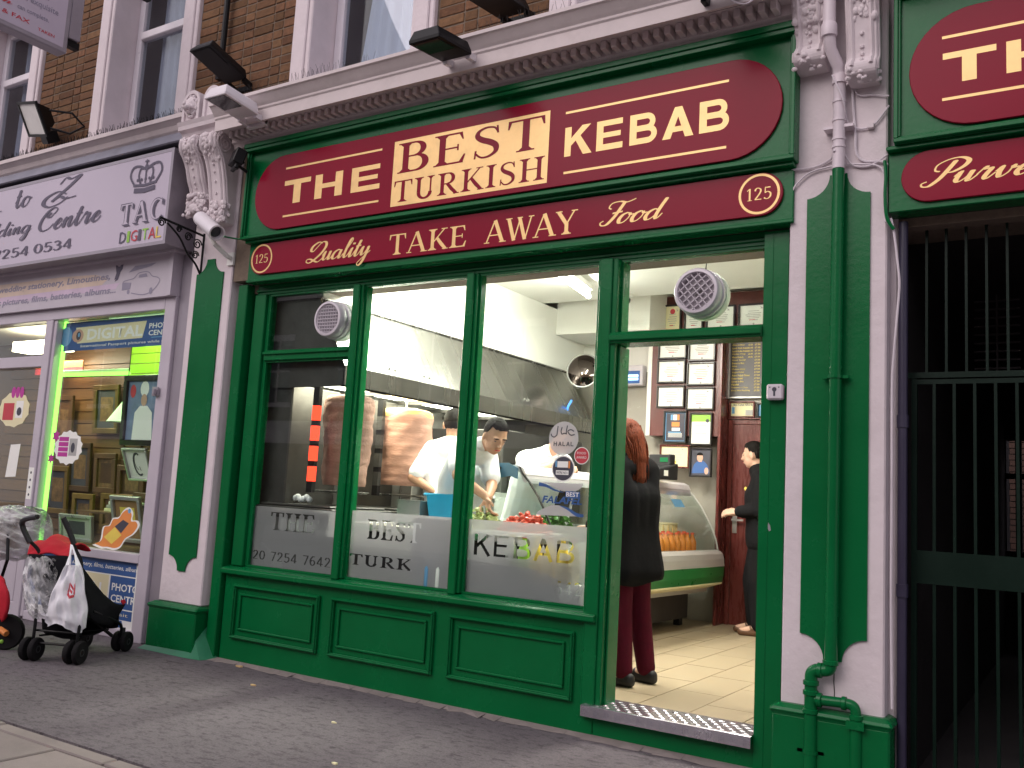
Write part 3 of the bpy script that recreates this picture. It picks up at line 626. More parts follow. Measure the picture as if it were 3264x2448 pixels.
# cornice over the kebab shop with its row of dentils
cprof = [(-.10, 3.825), (-.195, 3.825), (-.205, 3.85), (-.225, 3.862), (-.225, 3.918), (-.375, 3.918), (-.375, 3.892), (-.395, 3.892), (-.395, 3.975), (-.405, 3.985), (-.405, 4.0), (-.42, 4.015), (-.455, 4.055), (-.47, 4.062), (-.47, 4.085), (-.40, 4.093), (-.10, 4.115)]
m = MB(); m.profile(cprof, -5.56, -1.265); cor = m.build('cornice', 'stucco_cream', bd)
q = MB(); q.box(0, 0, 0, .034, .085, .05); o = q.build('dentil', 'stucco_cream', None, bevel=.003); dm = o.data; bpy.data.objects.remove(o)
x = -5.50
while x < -1.31:
    o = bpy.data.objects.new('dentil', dm); COL.objects.link(o); o.parent = cor; o.location = (x, -.312, 3.866); x += .0655
m = MB(); m.box(-5.54, -.10, 2.80, -1.29, .012, 3.9); m.build('lintel', 'mortar', bd)
# cornice over the photo shop, lead flashing under it, spikes against birds on top
lprof = [(.0, 4.06), (-.20, 4.06), (-.23, 4.085), (-.25, 4.12), (-.285, 4.145), (-.30, 4.15), (-.30, 4.185), (0, 4.20)]
m = MB(); m.profile(lprof, XL, -6.06); lc = m.build('cornice', 'stucco_cream', bd)
m = MB(); m.profile([(0, 3.955), (-.29, 3.945), (-.30, 3.955), (-.235, 4.058), (0, 4.058)], XL, -6.06); m.build('flashing', 'lead', lc)
m = MB(); rs = random.Random(5)
for i in range(150):
    x = -9.0+i*.0195
    for dy in (-.27, -.22): m.tube([(x, dy, 4.188), (x+rs.uniform(-.012, .012), dy+rs.uniform(-.03, .01), 4.24+rs.uniform(-.01, .012))], .0022, 3, False)
o = m.build('bird_spikes', 'black_metal', lc); o['kind'] = 'stuff'
m = MB()
for x in [-5.3+.05*i for i in range(18)]+[-4.72+.045*i for i in range(16)]+[-3.15+.05*i for i in range(10)]+[-2.85+.06*i for i in range(6)]:
    for dx in (-.02, .02): m.tube([(x, -.38, 4.09), (x+dx+rs.uniform(-.01, .01), -.40+rs.uniform(-.02, .03), 4.185+rs.uniform(-.02, .02))], .0012, 3, False)
o = m.build('bird_spikes', 'steel_dark', cor); o['kind'] = 'stuff'

# ================================================================ pilasters
def panel_poly(x0, x1, z0, z1, rr=.112):
    tl, trr = x0+rr, x1-rr
    top = [(x0, z1-rr)]+arc(x0, z1, rr, 270, 360, 8)[1:]+arc(x1, z1, rr, 180, 270, 8)
    bot = [(x1, z0+rr)]+arc(x1, z0, rr, 90, 180, 8)[1:]+arc(x0, z0, rr, 0, 90, 8)
    return top+bot
def scroll(x0, x1, ztop, zbot, yb, mat, par, seed, leaf=True, cz=.03):
    """S-shaped bracket with a volute at the top, leaf carving in front and at the foot"""
    rr = random.Random(seed); H = ztop-zbot
    prof = [(yb, ztop), (yb-.20, ztop), (yb-.235, ztop-.015), (yb-.262, ztop-.06), (yb-.255, ztop-.12), (yb-.22, ztop-.17), (yb-.185, ztop-.23), (yb-.150, ztop-.34), (yb-.118, zbot+.20), (yb-.11, zbot+.12), (yb-.14, zbot+.08), (yb-.13, zbot+.03), (yb-.07, zbot), (yb, zbot)]
    sm = [tuple(p) for p in spline([(a, b) for a, b in prof[1:-1]], 4)]; pr = [prof[0]]+sm+[prof[-1]]
    m = MB(); m.profile(pr, x0, x1); br = m.build('bracket', mat, par, bevel=.006)
    m = MB(); w_ = x1-x0
    # volutes on both cheeks
    for xx, sg in ((x0, -1), (x1, 1)):
        pts = []
        for i in range(30):
            a = i/29*2.6*2*math.pi; r = .082*(1-i/33); pts.append((xx+sg*.004, yb-.17+r*math.cos(a+1), ztop-.095+r*math.sin(a+1)))
        m.tube(pts, .009, 5)
        m.tube([(xx+sg*.003, p[0]+.022, p[1]) for p in pr[6:-6]], .007, 5)
    # reeded face with beads, leaf at the head and foot
    for u in (.18, .82): m.tube([(x0+w_*u, p[0]-.002, p[1]) for p in pr[4:-8]], .011, 5)
    for i in range(14):
        f = i/13; p = pr[int(8+f*(len(pr)-20))]; m.ball((x0+w_*.5, p[0]-.003, p[1]), .011, 6, 4)
    for i in range(60):
        z = ztop-cz-rr.random()*.20; y = min((abs(p[1]-z), p[0]) for p in pr[2:-2])[1]+rr.uniform(0, .010); m.ball((x0+w_*(.5+rr.uniform(-.42, .42)), y, z), rr.uniform(.008, .022), 6, 4, (1, .7, 1.3))
    for i in range(90 if leaf else 34):
        z = zbot+rr.random()*(.17 if leaf else .06); k_ = 1.0 if leaf else .6; m.ball((x0+w_*rr.uniform(-.08*k_, 1+.08*k_), yb-.07-rr.uniform(0, .075), z), k_*rr.uniform(.010, .026), 6, 4, (1.2, .7, 1))
    m.build('carving', mat, br, smooth=True)
def plinth(x0, x1, yf, zt, par):
    m = MB(); m.box(x0, yf, 0, x1, .0, zt-.055); 
    pr = [(x0-.0, x1+.0, yf, zt-.055), (x0+.004, x1-.004, yf+.004, zt-.045), (x0-.012, x1+.012, yf-.012, zt-.04), (x0-.012, x1+.012, yf-.012, zt-.02), (x0+.02, x1-.02, yf+.03, zt)]
    for i in range(len(pr)-1):
        a, b = pr[i], pr[i+1]; m.add([(a[0], a[2], a[3]), (a[1], a[2], a[3]), (a[1], 0, a[3]), (a[0], 0, a[3]), (b[0], b[2], b[3]), (b[1], b[2], b[3]), (b[1], 0, b[3]), (b[0], 0, b[3])], [(0, 1, 5, 4), (1, 2, 6, 5), (3, 0, 4, 7)] + ([(4, 5, 6, 7)] if i == len(pr)-2 else []))
    o = m.build('plinth', 'green', par, bevel=.014, merge=True); return o

pl = thing('pilaster', 'white pilaster with long green panel between the photo shop and the kebab shop', 'pilaster', (-5.8, -.05, 0))
m = MB(); m.box(-6.045, -.10, .36, -5.565, .0, 3.97); m.box(-6.045, -.002, .02, -5.44, .3, 4.0); m.build('shaft', 'stucco', pl, bevel=.008)
m = MB(front(-.1015)); m.prism(panel_poly(-5.962, -5.652, .597, 3.0), 0, .010); m.build('panel', 'green', pl)
po = plinth(-6.085, -5.545, -.15, .36, pl)
m = MB(); n = 10; vs = []; fs = []     # worn green skirting spread on the pavement round the plinth
prof = [(-6.12, -.185), (-5.60, -.185), (-5.44, -.165), (-5.40, -.05), (-5.42, 0.0)]
ins = [(-6.085, -.148), (-5.58, -.148), (-5.546, -.13), (-5.546, -.05), (-5.546, 0.0)]
hz = [.03, .04, .12, .20, .24]
for (a, b), (c, d), h in zip(prof, ins, hz): vs += [(a, b, .002), (c, d, h)]
for i in range(4): fs.append((2*i, 2*i+2, 2*i+3, 2*i+1))
m.add(vs, fs); m.build('skirting', 'green_worn', pl, smooth=True)
scroll(-6.03, -5.845, 3.955, 3.34, -.09, 'stucco', pl, 1); scroll(-5.79, -5.60, 3.955, 3.25, -.09, 'stucco', pl, 2)
m = MB(); m.profile([(0, 3.96), (-.30, 3.96), (-.31, 3.985), (-.345, 4.0), (-.35, 4.03), (-.365, 4.06), (0, 4.06)], -6.06, -5.53); m.build('capital', 'stucco', pl)
for x0, x1 in ((-6.035, -5.835), (-5.79, -5.60)):
    m = MB(front(-.33)); c = (x0+x1)/2; r = (x1-x0)/2
    poly = [(x0, 4.06), (x1, 4.06)]+arc(c, 4.215, r, 0, 180, 14); m.prism(poly, -.30, 0)
    rim = strip([(x0+.014, 4.065)]+[(x0+.014, 4.215)]+[p for p in arc(c, 4.215, r-.014, 180, 0, 14)]+[(x1-.014, 4.065)], .028)
    for p in rim: m.prism(p, 0, .016)
    hb = m.build('head_block', 'stucco', pl)
    if x0 < -6:
        q = MB(); rr = random.Random(4); cy = -.345   # lion mask: muzzle, brow, cheeks, mane
        q.ball((c, cy, 4.185), .062, 10, 8, (1, .6, 1.15)); q.ball((c, cy-.040, 4.165), .036, 8, 6, (1.2, .8, .8)); q.ball((c, cy-.062, 4.180), .016, 8, 5)
        for sgn in (-1, 1): q.ball((c+sgn*.022, cy-.022, 4.203), .015, 8, 5, (1.2, .8, .7)); q.ball((c+sgn*.035, cy-.018, 4.165), .02, 8, 5); q.ball((c+sgn*.045, cy-.005, 4.228), .016, 8, 5)
        q.ball((c, cy-.022, 4.135), .022, 8, 5, (1, .8, .7))
        for i in range(26):
            a = i/26*2*math.pi; q.ball((c+.066*math.cos(a)*rr.uniform(.85, 1.1), cy+.005, 4.18+.078*math.sin(a)*rr.uniform(.85, 1.1)), rr.uniform(.012, .02), 6, 4)
        q.build('lion_mask', 'stucco', hb, smooth=True)

pr_ = thing('pilaster', 'white pilaster with long green panel carrying the rainwater pipe beside the open gate passage', 'pilaster', (-1.07, -.05, 0))
m = MB(); m.box(-1.31, -.10, .36, -.834, .0, 3.97); m.box(-1.325, -.002, .02, -.80, .3, 4.2); m.build('shaft', 'stucco', pr_, bevel=.008)
m = MB(front(-.1015)); m.prism(panel_poly(-1.22, -.911, .597, 3.0), 0, .010); m.build('panel', 'green', pr_)
plinth(-1.335, -.80, -.155, .375, pr_)
scroll(-1.275, -1.115, 4.15, 3.56, -.09, 'stucco', pr_, 5, False, .22); scroll(-1.01, -.865, 4.15, 3.44, -.09, 'stucco', pr_, 6, False, .20)
m = MB(); m.profile([(0, 4.15), (-.33, 4.15), (-.36, 4.2), (-.37, 4.28), (0, 4.28)], -1.31, -.83); m.build('capital', 'stucco', pr_)

# ================================================================ kebab shop front
sf = thing('kebab_shop', 'green painted front of the kebab shop with display windows and an open doorway', 'shop front', (-3.4, 0, 0))
m = MB(); m.box(-5.40, -.03, 0, -2.36, .09, .62); m.box(-2.36, -.028, 0, -1.326, .09, .135); riser = m.build('stall_riser', 'green', sf, bevel=.006)
def ring(m, x0, z0, x1, z1, t, d0, d1):
    m.box(x0, d0, z0, x1, d1, z0+t); m.box(x0, d0, z1-t, x1, d1, z1); m.box(x0, d0, z0+t, x0+t, d1, z1-t); m.box(x1-t, d0, z0+t, x1, d1, z1-t)
for (x0, z0, x1, z1) in ((-5.285, .168, -4.44, .552), (-4.333, .170, -3.47, .555), (-3.357, .170, -2.488, .553)):
    m = MB(); ring(m, x0, z0, x1, z1, .026, -.052, -.031); ring(m, x0+.006, z0+.006, x1-.006, z1-.006, .013, -.062, -.0525); ring(m, x0+.062, z0+.062, x1-.062, z1-.062, .016, -.046, -.031)
    o = m.build('moulding', 'green', riser, bevel=.004)
m = MB(); m.profile([(.09, .62), (-.075, .618), (-.085, .626), (-.085, .654), (-.07, .664), (.02, .678), (.09, .678)], -5.40, -2.352); m.build('sill', 'green', sf, bevel=.003)
m = MB(); m.box(-5.515, -.065, 0, -5.415, .1, 2.78); m.build('jamb', 'green', sf, bevel=.006)
m = MB(); m.box(-5.415, .02, 0, -5.372, .1, 2.78); m.build('jamb_recess', 'green_dark', sf)  # shade of the recess put into a darker green
m = MB(); m.box(-5.372, -.02, .678, -5.255, .085, 2.70); m.box(-5.255, .005, .678, -5.235, .085, 2.70); m.build('jamb', 'green', sf, bevel=.005)
for a, b in ((-4.383, -4.287), (-3.410, -3.318)):
    m = MB(); m.box(a, -.02, .678, b, .085, 2.70); m.box(a+.018, -.042, .672, b-.018, -.0205, 2.70); m.build('mullion', 'green', sf, bevel=.005)
m = MB(); m.box(-2.444, -.04, .1, -2.315, .13, 2.70); m.box(-2.425, -.055, .1, -2.345, -.0405, 2.70); m.box(-2.315, .0, .17, -2.30, .13, 2.19); m.build('door_post', 'green', sf, bevel=.005)
m = MB(); m.box(-1.457, -.045, 0, -1.3265, .14, 2.76); m.box(-1.41, -.0475, 0, -1.4065, -.0455, 2.76); m.build('jamb', 'green', sf, bevel=.005)
m = MB(); m.box(-5.372, .0, 2.70, -1.457, .11, 2.78); m.box(-5.372, -.014, 2.722, -1.457, -.0005, 2.740); m.build('head_rail', 'green', sf, bevel=.004)
m = MB(); m.box(-5.235, -.012, 2.193, -4.383, .07, 2.258); m.box(-5.235, -.028, 2.235, -4.383, -.0125, 2.256); m.build('transom', 'green', sf, bevel=.004)
m = MB(); m.box(-2.345, -.06, 2.192, -1.457, .10, 2.256); m.box(-2.345, -.075, 2.205, -1.457, -.0605, 2.244); m.build('transom', 'green', sf, bevel=.006)
for x0, x1, z0, z1 in ((-5.235, -4.383, .678, 2.193), (-5.235, -4.383, 2.258, 2.70), (-4.287, -3.41, .678, 2.70), (-3.318, -2.444, .678, 2.70), (-2.315, -1.457, 2.256, 2.70)):
    m = MB(); m.box(x0, .030, z0, x1, .036, z1); m.build('window_pane', 'glass', sf)
    b = MB(); ring(b, x0, z0, x1, z1, .014, .008, .0295); b.build('glazing_bead', 'green', sf)
# frosted film with the lettering cut out of it
FY = .0385
L1 = words('THE', serif, -5.06, -4.625, .955, 1.082)+words('020 7254 7642', lambda c: sans(c, .085), -5.285, -4.455, .735, .800)
L2 = words('BEST', serif, -4.135, -3.69, .955, 1.083)+words('TURK', serif, -4.277, -3.74, .775, .846)
L2 = [p for p in L2]
L3 = words('KEBAB', lambda c: sans(c, .12), -3.262, -2.558, .918, 1.048)+words('642', lambda c: sans(c, .09), -2.675, -2.505, .742, .815)
def thicken(P): return P
for (x0, x1, z1, L_) in ((-5.235, -4.383, 1.118, L1), (-4.287, -3.41, 1.135, L2), (-3.318, -2.444, 1.135, L3)):
    m = MB(front(FY))
    for r in raster_cut(x0+.002, .679, x1-.002, z1, L_, fat=2 if x1 < -3 else 1): m.rect(*r)
    m.build('frosted_film', 'frost', sf)
m = MB(front(FY+.003)); m.rect(-3.752, .679, -3.412, 1.125); m.build('film_patch', 'frost_pale', sf)
m = MB(front(FY+.003)); m.flat([(-3.316, .68), (-2.64, .68), (-2.652, .78), (-2.66, .83), (-2.9, .875), (-3.316, .895)]); m.build('film_patch', 'frost', sf)
# boards behind the signs
m = MB(); m.box(-5.395, -.17, 3.088, -1.268, -.101, 3.825)
fb = m.build('fascia_board', 'green', sf, bevel=.004)
m = MB(); x0, z0, x1, z1 = -5.395, 3.088, -1.268, 3.824
for (t, d) in ((.030, .022), (.020, .034)): ring(m, x0, z0 if t == .03 else z0, x1, z1, t, -.17-d, -.1705 if d == .022 else -.1925)
m.box(x0-.01, -.235, 3.79, x1, -.2045, 3.824); m.box(x0, -.225, 3.765, x1, -.1705, 3.789); m.build('board_moulding', 'green', fb, bevel=.003)
m = MB(); m.box(-5.365, -.12, 2.772, -1.288, -.03, 3.066); m.box(-5.375, -.165, 3.066, -1.28, -.03, 3.087); m.box(-5.37, -.128, 2.772, -1.285, -.1205, 2.792); m.build('fascia_board', 'green', sf, bevel=.004)
# chequer plate threshold
m = MB(); m.profile([(.17, .178), (-.085, .178), (-.092, .174), (-.092, .118), (-.086, .118), (-.086, .168), (.17, .168)], -2.405, -1.457); tp = m.build('threshold_plate', 'chequer', sf)
m = MB(); i = 0
for row, y in enumerate((-.065, -.02, .025, .07, .115)):
    x = -2.385+(.032 if row % 2 else 0)
    while x < -1.47:
        s = .013; m.add([(x-s*1.5, y, .1785), (x, y-s*.9, .1785), (x+s*1.5, y, .1785), (x, y+s*.9, .1785), (x, y, .183)], [(0, 1, 4), (1, 2, 4), (2, 3, 4), (3, 0, 4)]); x += .064
x = -2.39
while x < -1.475:
    for k in range(4): m.box(x+k*.009, -.0945, .126+k*.004, x+k*.009+.004, -.0915, .166-k*.003)
    x += .064
o = m.build('tread_pattern', 'chequer', tp); o['kind'] = 'stuff'
m = MB(); m.box(-2.405, -.06, .135, -1.457, .17, .1675); m.build('door_step', 'green', sf)

# ---------------------------------------------------------------- the signs
def pill(x0, x1, z0, z1, n=18):
    r = (z1-z0)/2; c = (z0+z1)/2
    return arc(x1-r, c, r, -90, 90, n)+arc(x0+r, c, r, 90, 270, n)
def rule(m, x0, x1, z, t=.014): m.rect(x0, z-t/2, x1, z+t/2, .0008)
ks = thing('shop_sign', 'long burgundy rounded sign reading THE BEST TURKISH KEBAB in gold over the kebab shop', 'sign', (-3.3, -.18, 3.4))
M0 = front(-.1885)
m = MB(front(-.1705)); m.prism(pill(-5.285, -1.335, 3.132, 3.695), 0, .018); pn = m.build('panel', 'burgundy', ks, bevel=.003)
letters('THE', block, -4.977, -4.062, 3.312, 3.489, M0, 'gold', ks)
letters('KEBAB', block, -2.63, -1.621, 3.308, 3.488, M0, 'gold', ks)
for a, b, z in ((-4.978, -4.06, 3.586), (-4.97, -4.06, 3.222), (-2.632, -1.627, 3.582), (-2.628, -1.632, 3.208)): m = MB(M0); rule(m, a, b, z); m.build('rule', 'gold', ks)
m = MB(M0); m.rect(-3.952, 3.165, -2.741, 3.62, .0005); gp = m.build('gold_panel', 'gold', ks)
letters('BEST', serif, -3.912, -2.772, 3.390, 3.598, M0, 'burgundy', gp, .10, .0012)
letters('TURKISH', serif, -3.93, -2.762, 3.190, 3.338, M0, 'burgundy', gp, .09, .0012)
k2 = thing('shop_sign', 'narrow burgundy strip sign reading Quality TAKE AWAY Food with number 125 at both ends', 'sign', (-3.3, -.13, 2.95))
M1 = front(-.1385)
m = MB(front(-.1205)); m.prism(pill(-5.328, -1.338, 2.822, 3.056), 0, .018); m.build('panel', 'burgundy', k2, bevel=.003)
paint(words('Quality', script, -4.748, -4.140, 2.871, 3.004, .02, .36, asc=2.1), M1).build('lettering', 'gold', k2)
letters('TAKE', serif, -3.978, -3.345, 2.848, 2.988, M1, 'gold', k2, .08)
letters('AWAY', serif, -3.206, -2.545, 2.848, 2.992, M1, 'gold', k2, .02)
paint(words('Food', script, -2.400, -1.970, 2.875, 3.004, .02, .38, asc=2.25), M1).build('lettering', 'gold', k2)
for cx in (-1.463, -5.207):
    paint(words('125', serif, cx-.066, cx+.066, 2.908, 2.976, .05), M1).build('lettering', 'gold', k2)
    m = MB(M1)
    for p in strip(arc(cx, 2.941, .104, 0, 360, 40), .013): m.flat(p, .0008)
    m.build('number_ring', 'gold', k2)

# ---------------------------------------------------------------- neighbour on the other side: sign over the open passage
s2 = thing('neighbouring_shop', 'green fascia of the shop on the right, over the dark gated passage', 'shop front', (0, -.1, 2.8))
m = MB(); m.box(-.792, -.17, 3.088, 2.6, -.0, 3.86); b2 = m.build('fascia_board', 'green', s2, bevel=.004)
m = MB(); ring(m, -.79, 3.089, 2.6, 3.86, .030, -.192, -.1705); ring(m, -.79, 3.089, 2.6, 3.86, .020, -.204, -.1925); m.build('board_moulding', 'green', b2, bevel=.003)
m = MB(); m.box(-.825, -.12, 2.766, 2.6, .0, 3.066); m.box(-.83, -.165, 3.066, 2.6, -.0, 3.087); m.build('fascia_board', 'green', s2, bevel=.004)
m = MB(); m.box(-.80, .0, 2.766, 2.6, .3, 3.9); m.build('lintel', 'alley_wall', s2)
m = MB(); m.profile([(p[0], p[1]+.03) for p in cprof], -.80, 2.6); m.build('cornice', 'stucco_cream', s2)
k3 = thing('shop_sign', 'burgundy rounded sign cut off at TH, over the gated passage', 'sign', (.5, -.18, 3.4))
m = MB(front(-.1705)); m.prism(pill(-.722, 2.5, 3.132, 3.72), 0, .018); m.build('panel', 'burgundy', k3, bevel=.003)
letters('THE', block, -.572, .22, 3.346, 3.500, M0, 'gold', k3)
for z in (3.581, 3.270): m = MB(M0); rule(m, -.575, .25, z); m.build('rule', 'gold', k3)
k4 = thing('shop_sign', 'burgundy strip sign starting with the script word Purve, over the gated passage', 'sign', (.5, -.13, 2.9))
m = MB(front(-.1205)); m.prism(pill(-.764, 2.5, 2.796, 3.05), 0, .018); m.build('panel', 'burgundy', k4, bevel=.003)
paint(words('Purve', script, -.68, -.205, 2.872, 2.992, .02, .42, asc=2.3), M1).build('lettering', 'gold', k4)

# passage behind the gate
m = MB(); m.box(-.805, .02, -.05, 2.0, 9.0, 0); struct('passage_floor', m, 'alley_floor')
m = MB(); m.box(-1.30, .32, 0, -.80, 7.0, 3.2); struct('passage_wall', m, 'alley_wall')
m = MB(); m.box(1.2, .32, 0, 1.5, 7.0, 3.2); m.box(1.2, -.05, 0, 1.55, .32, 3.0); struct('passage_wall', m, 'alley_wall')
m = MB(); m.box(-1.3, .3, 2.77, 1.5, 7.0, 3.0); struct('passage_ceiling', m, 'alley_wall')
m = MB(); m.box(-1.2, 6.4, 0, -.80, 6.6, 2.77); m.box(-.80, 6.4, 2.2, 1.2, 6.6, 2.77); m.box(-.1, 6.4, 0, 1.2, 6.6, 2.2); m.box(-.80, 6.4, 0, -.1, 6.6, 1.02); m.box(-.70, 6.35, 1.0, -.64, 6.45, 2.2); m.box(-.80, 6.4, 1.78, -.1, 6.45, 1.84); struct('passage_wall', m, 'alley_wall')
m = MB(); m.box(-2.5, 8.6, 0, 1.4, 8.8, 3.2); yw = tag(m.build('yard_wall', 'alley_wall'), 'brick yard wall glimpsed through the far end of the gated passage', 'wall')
for r in range(24):
    for c in range(5):
        q = MB(); x = -1.35+c*.225-(.11 if r % 2 else 0); q.box(x, 8.585, .70+r*.075, x+.212, 8.62, .70+r*.075+.064); q.build('brick', 'far_brick', yw)
gt = thing('gate', 'dark green iron bar gate closing the passage', 'gate', (0, .10, 0))
GY = .10
def bar(x0, x1, z0, z1, n='bar', d=.012, par=gt, mt='green_dark'): m = MB(); m.box(x0, GY-d, z0, x1, GY+d, z1); return m.build(n, mt, par)
bar(-.750, -.725, .02, 1.975, 'stile'); bar(-.79, 1.2, 1.975, 2.003, 'rail', .016); bar(-.725, 1.2, 1.945, 1.968, 'rail', .012)
bar(-.725, 1.2, .985, 1.140, 'lock_plate', .016); bar(-.725, 1.2, .03, .06, 'rail', .014)
for i in range(22):
    x = -.648+i*.0885
    if x > .85: break
    bar(x-.007, x+.007, 1.14, 1.945); bar(x-.007, x+.007, .06, .985)
for i in range(20):
    x = -.682+i*.0885
    if x > .85: break
    bar(x-.006, x+.006, 2.003, 2.76, mt='green_dark')
wp = MB(); wp.tube([(-.772, -.02, .1), (-.772, -.02, 2.74)], .022, 10)
for z in (.95, 1.75): wp.lathe([(.027, -.03), (.027, .03)], (-.772, -.02, z), (0, 0, 1), 10)
tag(wp.build('drainpipe', 'pipe_navy', smooth=True), 'dark navy pipe standing in the passage corner beside the white pilaster', 'pipe')
nt_ = thing('grille', 'dim framed grille high on the left wall inside the passage', 'grille', (-.6, 1.2, 2.2))
m = MB()
for i in range(9): m.box(-.58, 1.2, 2.18+i*.05, -.34, 1.215, 2.19+i*.05)
m.box(-.465, 1.195, 2.15, -.455, 1.22, 2.62); m.build('bars', 'alley_floor', nt_)

# ---------------------------------------------------------------- rainwater pipe on the right pilaster
rp = thing('drainpipe', 'rainwater pipe on the right pilaster, white above and green below with a side branch', 'pipe', (-1.06, -.17, 0))
PY = -.155
m = MB(); m.tube([(-1.09, PY-.09, 4.3), (-1.09, PY-.09, 3.73)], .032, 14); m.tube([(-1.09, PY-.09, 3.70), (-1.085, PY-.075, 3.62), (-1.06, PY-.02, 3.55), (-1.055, PY, 3.48), (-1.056, PY, 3.012)], .030, 14)
m.lathe([(.038, 0), (.040, .01), (.040, .06), (.035, .07)], (-1.09, PY-.09, 3.68), (0, 0, 1), 14); m.lathe([(.038, 0), (.038, .05)], (-1.055, PY, 3.46), (0, 0, 1), 14)
for z in (3.36, 3.26, 3.16, 3.12): m.lathe([(.034, 0), (.034, .012)], (-1.056, PY, z), (0, 0, 1), 14)
m.build('upper_pipe', 'pipe_white', rp, smooth=True)
m = MB(); m.tube([(-1.056, PY, 3.01), (-1.062, PY, .60)], .030, 14)
m.tube(spline([(-1.062, PY, .64), (-1.062, PY, .60), (-1.07, PY, .565), (-1.10, PY, .555), (-1.125, PY, .552), (-1.148, PY, .535), (-1.152, PY, .50), (-1.152, PY, .42)], 5), .030, 14); m.tube([(-1.152, PY, .44), (-1.15, PY-.005, 0.0)], .030, 14)
m.tube(spline([(-1.15, PY, .415), (-1.08, PY, .418), (-.985, PY, .420), (-.955, PY, .408), (-.946, PY, .375), (-.946, PY, .33)], 5), .024, 14); m.tube([(-.946, PY, .36), (-.946, PY, 0)], .027, 14)
for c, ax, r in (((-1.063, PY, .595), (0, 0, 1), .037), ((-1.112, PY, .553), (1, 0, 0), .036), ((-1.152, PY, .49), (0, 0, 1), .037), ((-1.152, PY, .445), (0, 0, 1), .037), ((-1.152, PY, .36), (0, 0, 1), .037), ((-1.112, PY, .417), (1, 0, 0), .034), ((-1.0, PY, .42), (1, 0, 0), .031), ((-.946, PY, .365), (0, 0, 1), .031)): m.lathe([(r-.004, -.012), (r, -.009), (r, .009), (r-.004, .012)], c, ax, 14)
m.box(-.985, PY-.035, .315, -.905, PY+.04, .35); m.build('lower_pipe', 'green', rp, smooth=True)
for z, x in ((1.955, -1.06), (.175, -1.15)):
    m = MB(); m.lathe([(.034, -.008), (.036, -.008), (.036, .008), (.034, .008)], (x, PY, z), (0, 0, 1), 14); m.box(x-.062, PY+.0, z-.008, x+.062, PY+.03, z+.008); m.build('pipe_clip', 'green', rp)
m = MB(); m.tube([(-1.058, -.1005, .58), (-1.06, -.1005, .50), (-1.056, -.1005, .45), (-1.058, -.1005, .385)], .0025, 5); m.build('crack', 'steel_dark', pr_)
m = MB(); m.box(-1.13, PY-.01, 3.225, -.985, PY+.06, 3.24); m.build('pipe_clip', 'pipe_white', rp)

# ---------------------------------------------------------------- cables
def cable(pts, r, mat, label, n=10):
    m = MB(); m.tube(spline(pts, n), r, 6); return tag(m.build('cable', mat, smooth=True), label, 'cable')
cable([(-1.02, -.118, 4.1), (-1.01, -.118, 3.7), (-1.0, -.115, 3.4), (-.985, -.115, 3.2), (-.98, -.112, 3.10), (-.94, -.112, 3.05), (-.86, -.115, 3.035), (-.83, -.12, 3.01)], .007, 'cable_white', 'thick white cable falling beside the pipe and turning off to the passage sign')
cable([(-1.0, -.115, 4.1), (-.995, -.115, 3.6), (-.985, -.112, 3.42), (-.90, -.112, 3.39), (-.825, -.115, 3.37)], .004, 'cable_white', 'thin white cable sagging to the passage sign under the scroll bracket')
cable([(-1.085, -.19, 3.5), (-1.03, -.19, 3.36), (-1.02, -.13, 3.26), (-.97, -.113, 3.225), (-.91, -.113, 3.225), (-.87, -.113, 3.26), (-.825, -.113, 3.32)], .005, 'cable_white', 'white cable looping from the pipe through a small clip box')
cable([(-1.30, -.115, 3.055), (-1.18, -.115, 3.055), (-1.10, -.12, 3.085), (-1.07, -.19, 3.10)], .006, 'cable_white', 'white cable running from the kebab sign to the pipe')
cable([(-1.04, -.16, 3.11), (-1.0, -.115, 3.04), (-.93, -.115, 3.02), (-.88, -.115, 3.035), (-.83, -.12, 3.065)], .005, 'cable_white', 'white cable crossing behind the pipe just above the green panel')
cable([(-1.30, -.115, 2.93), (-1.27, -.115, 2.98), (-1.20, -.115, 3.03), (-1.08, -.115, 3.045), (-.95, -.115, 3.035), (-.86, -.118, 3.0), (-.84, -.12, 2.9), (-.838, -.12, 2.72)], .005, 'cable_white', 'long white cable arched across the pilaster over the tip of its green panel')
cable([(-.815, -.11, 2.74), (-.80, -.11, 2.66), (-.782, -.11, 2.5), (-.775, -.11, 2.40), (-.785, -.11, 2.25), (-.80, -.11, 2.05), (-.806, -.11, 1.9), (-.806, -.105, 1.4), (-.806, -.105, .9), (-.80, -.105, .42)], .006, 'cable_white', 'white cable hanging down the passage edge of the right pilaster')
cable([(-.842, -.13, 3.03), (-.835, -.135, 2.95), (-.838, -.135, 2.85), (-.83, -.13, 2.74), (-.80, -.12, 2.68)], .009, 'green', 'green painted cable curling under the passage sign')
m = MB(); m.box(-.925, -.13, 3.215, -.895, -.103, 3.24); tag(m.build('cable_clip', 'stucco'), 'small pale cable clip box on the right pilaster', 'clip')
cable([(-5.60, -.30, 3.13), (-5.52, -.20, 3.12), (-5.43, -.14, 3.115), (-5.36, -.13, 3.15)], .007, 'green', 'thin cable from the white bullet camera to the kebab sign')

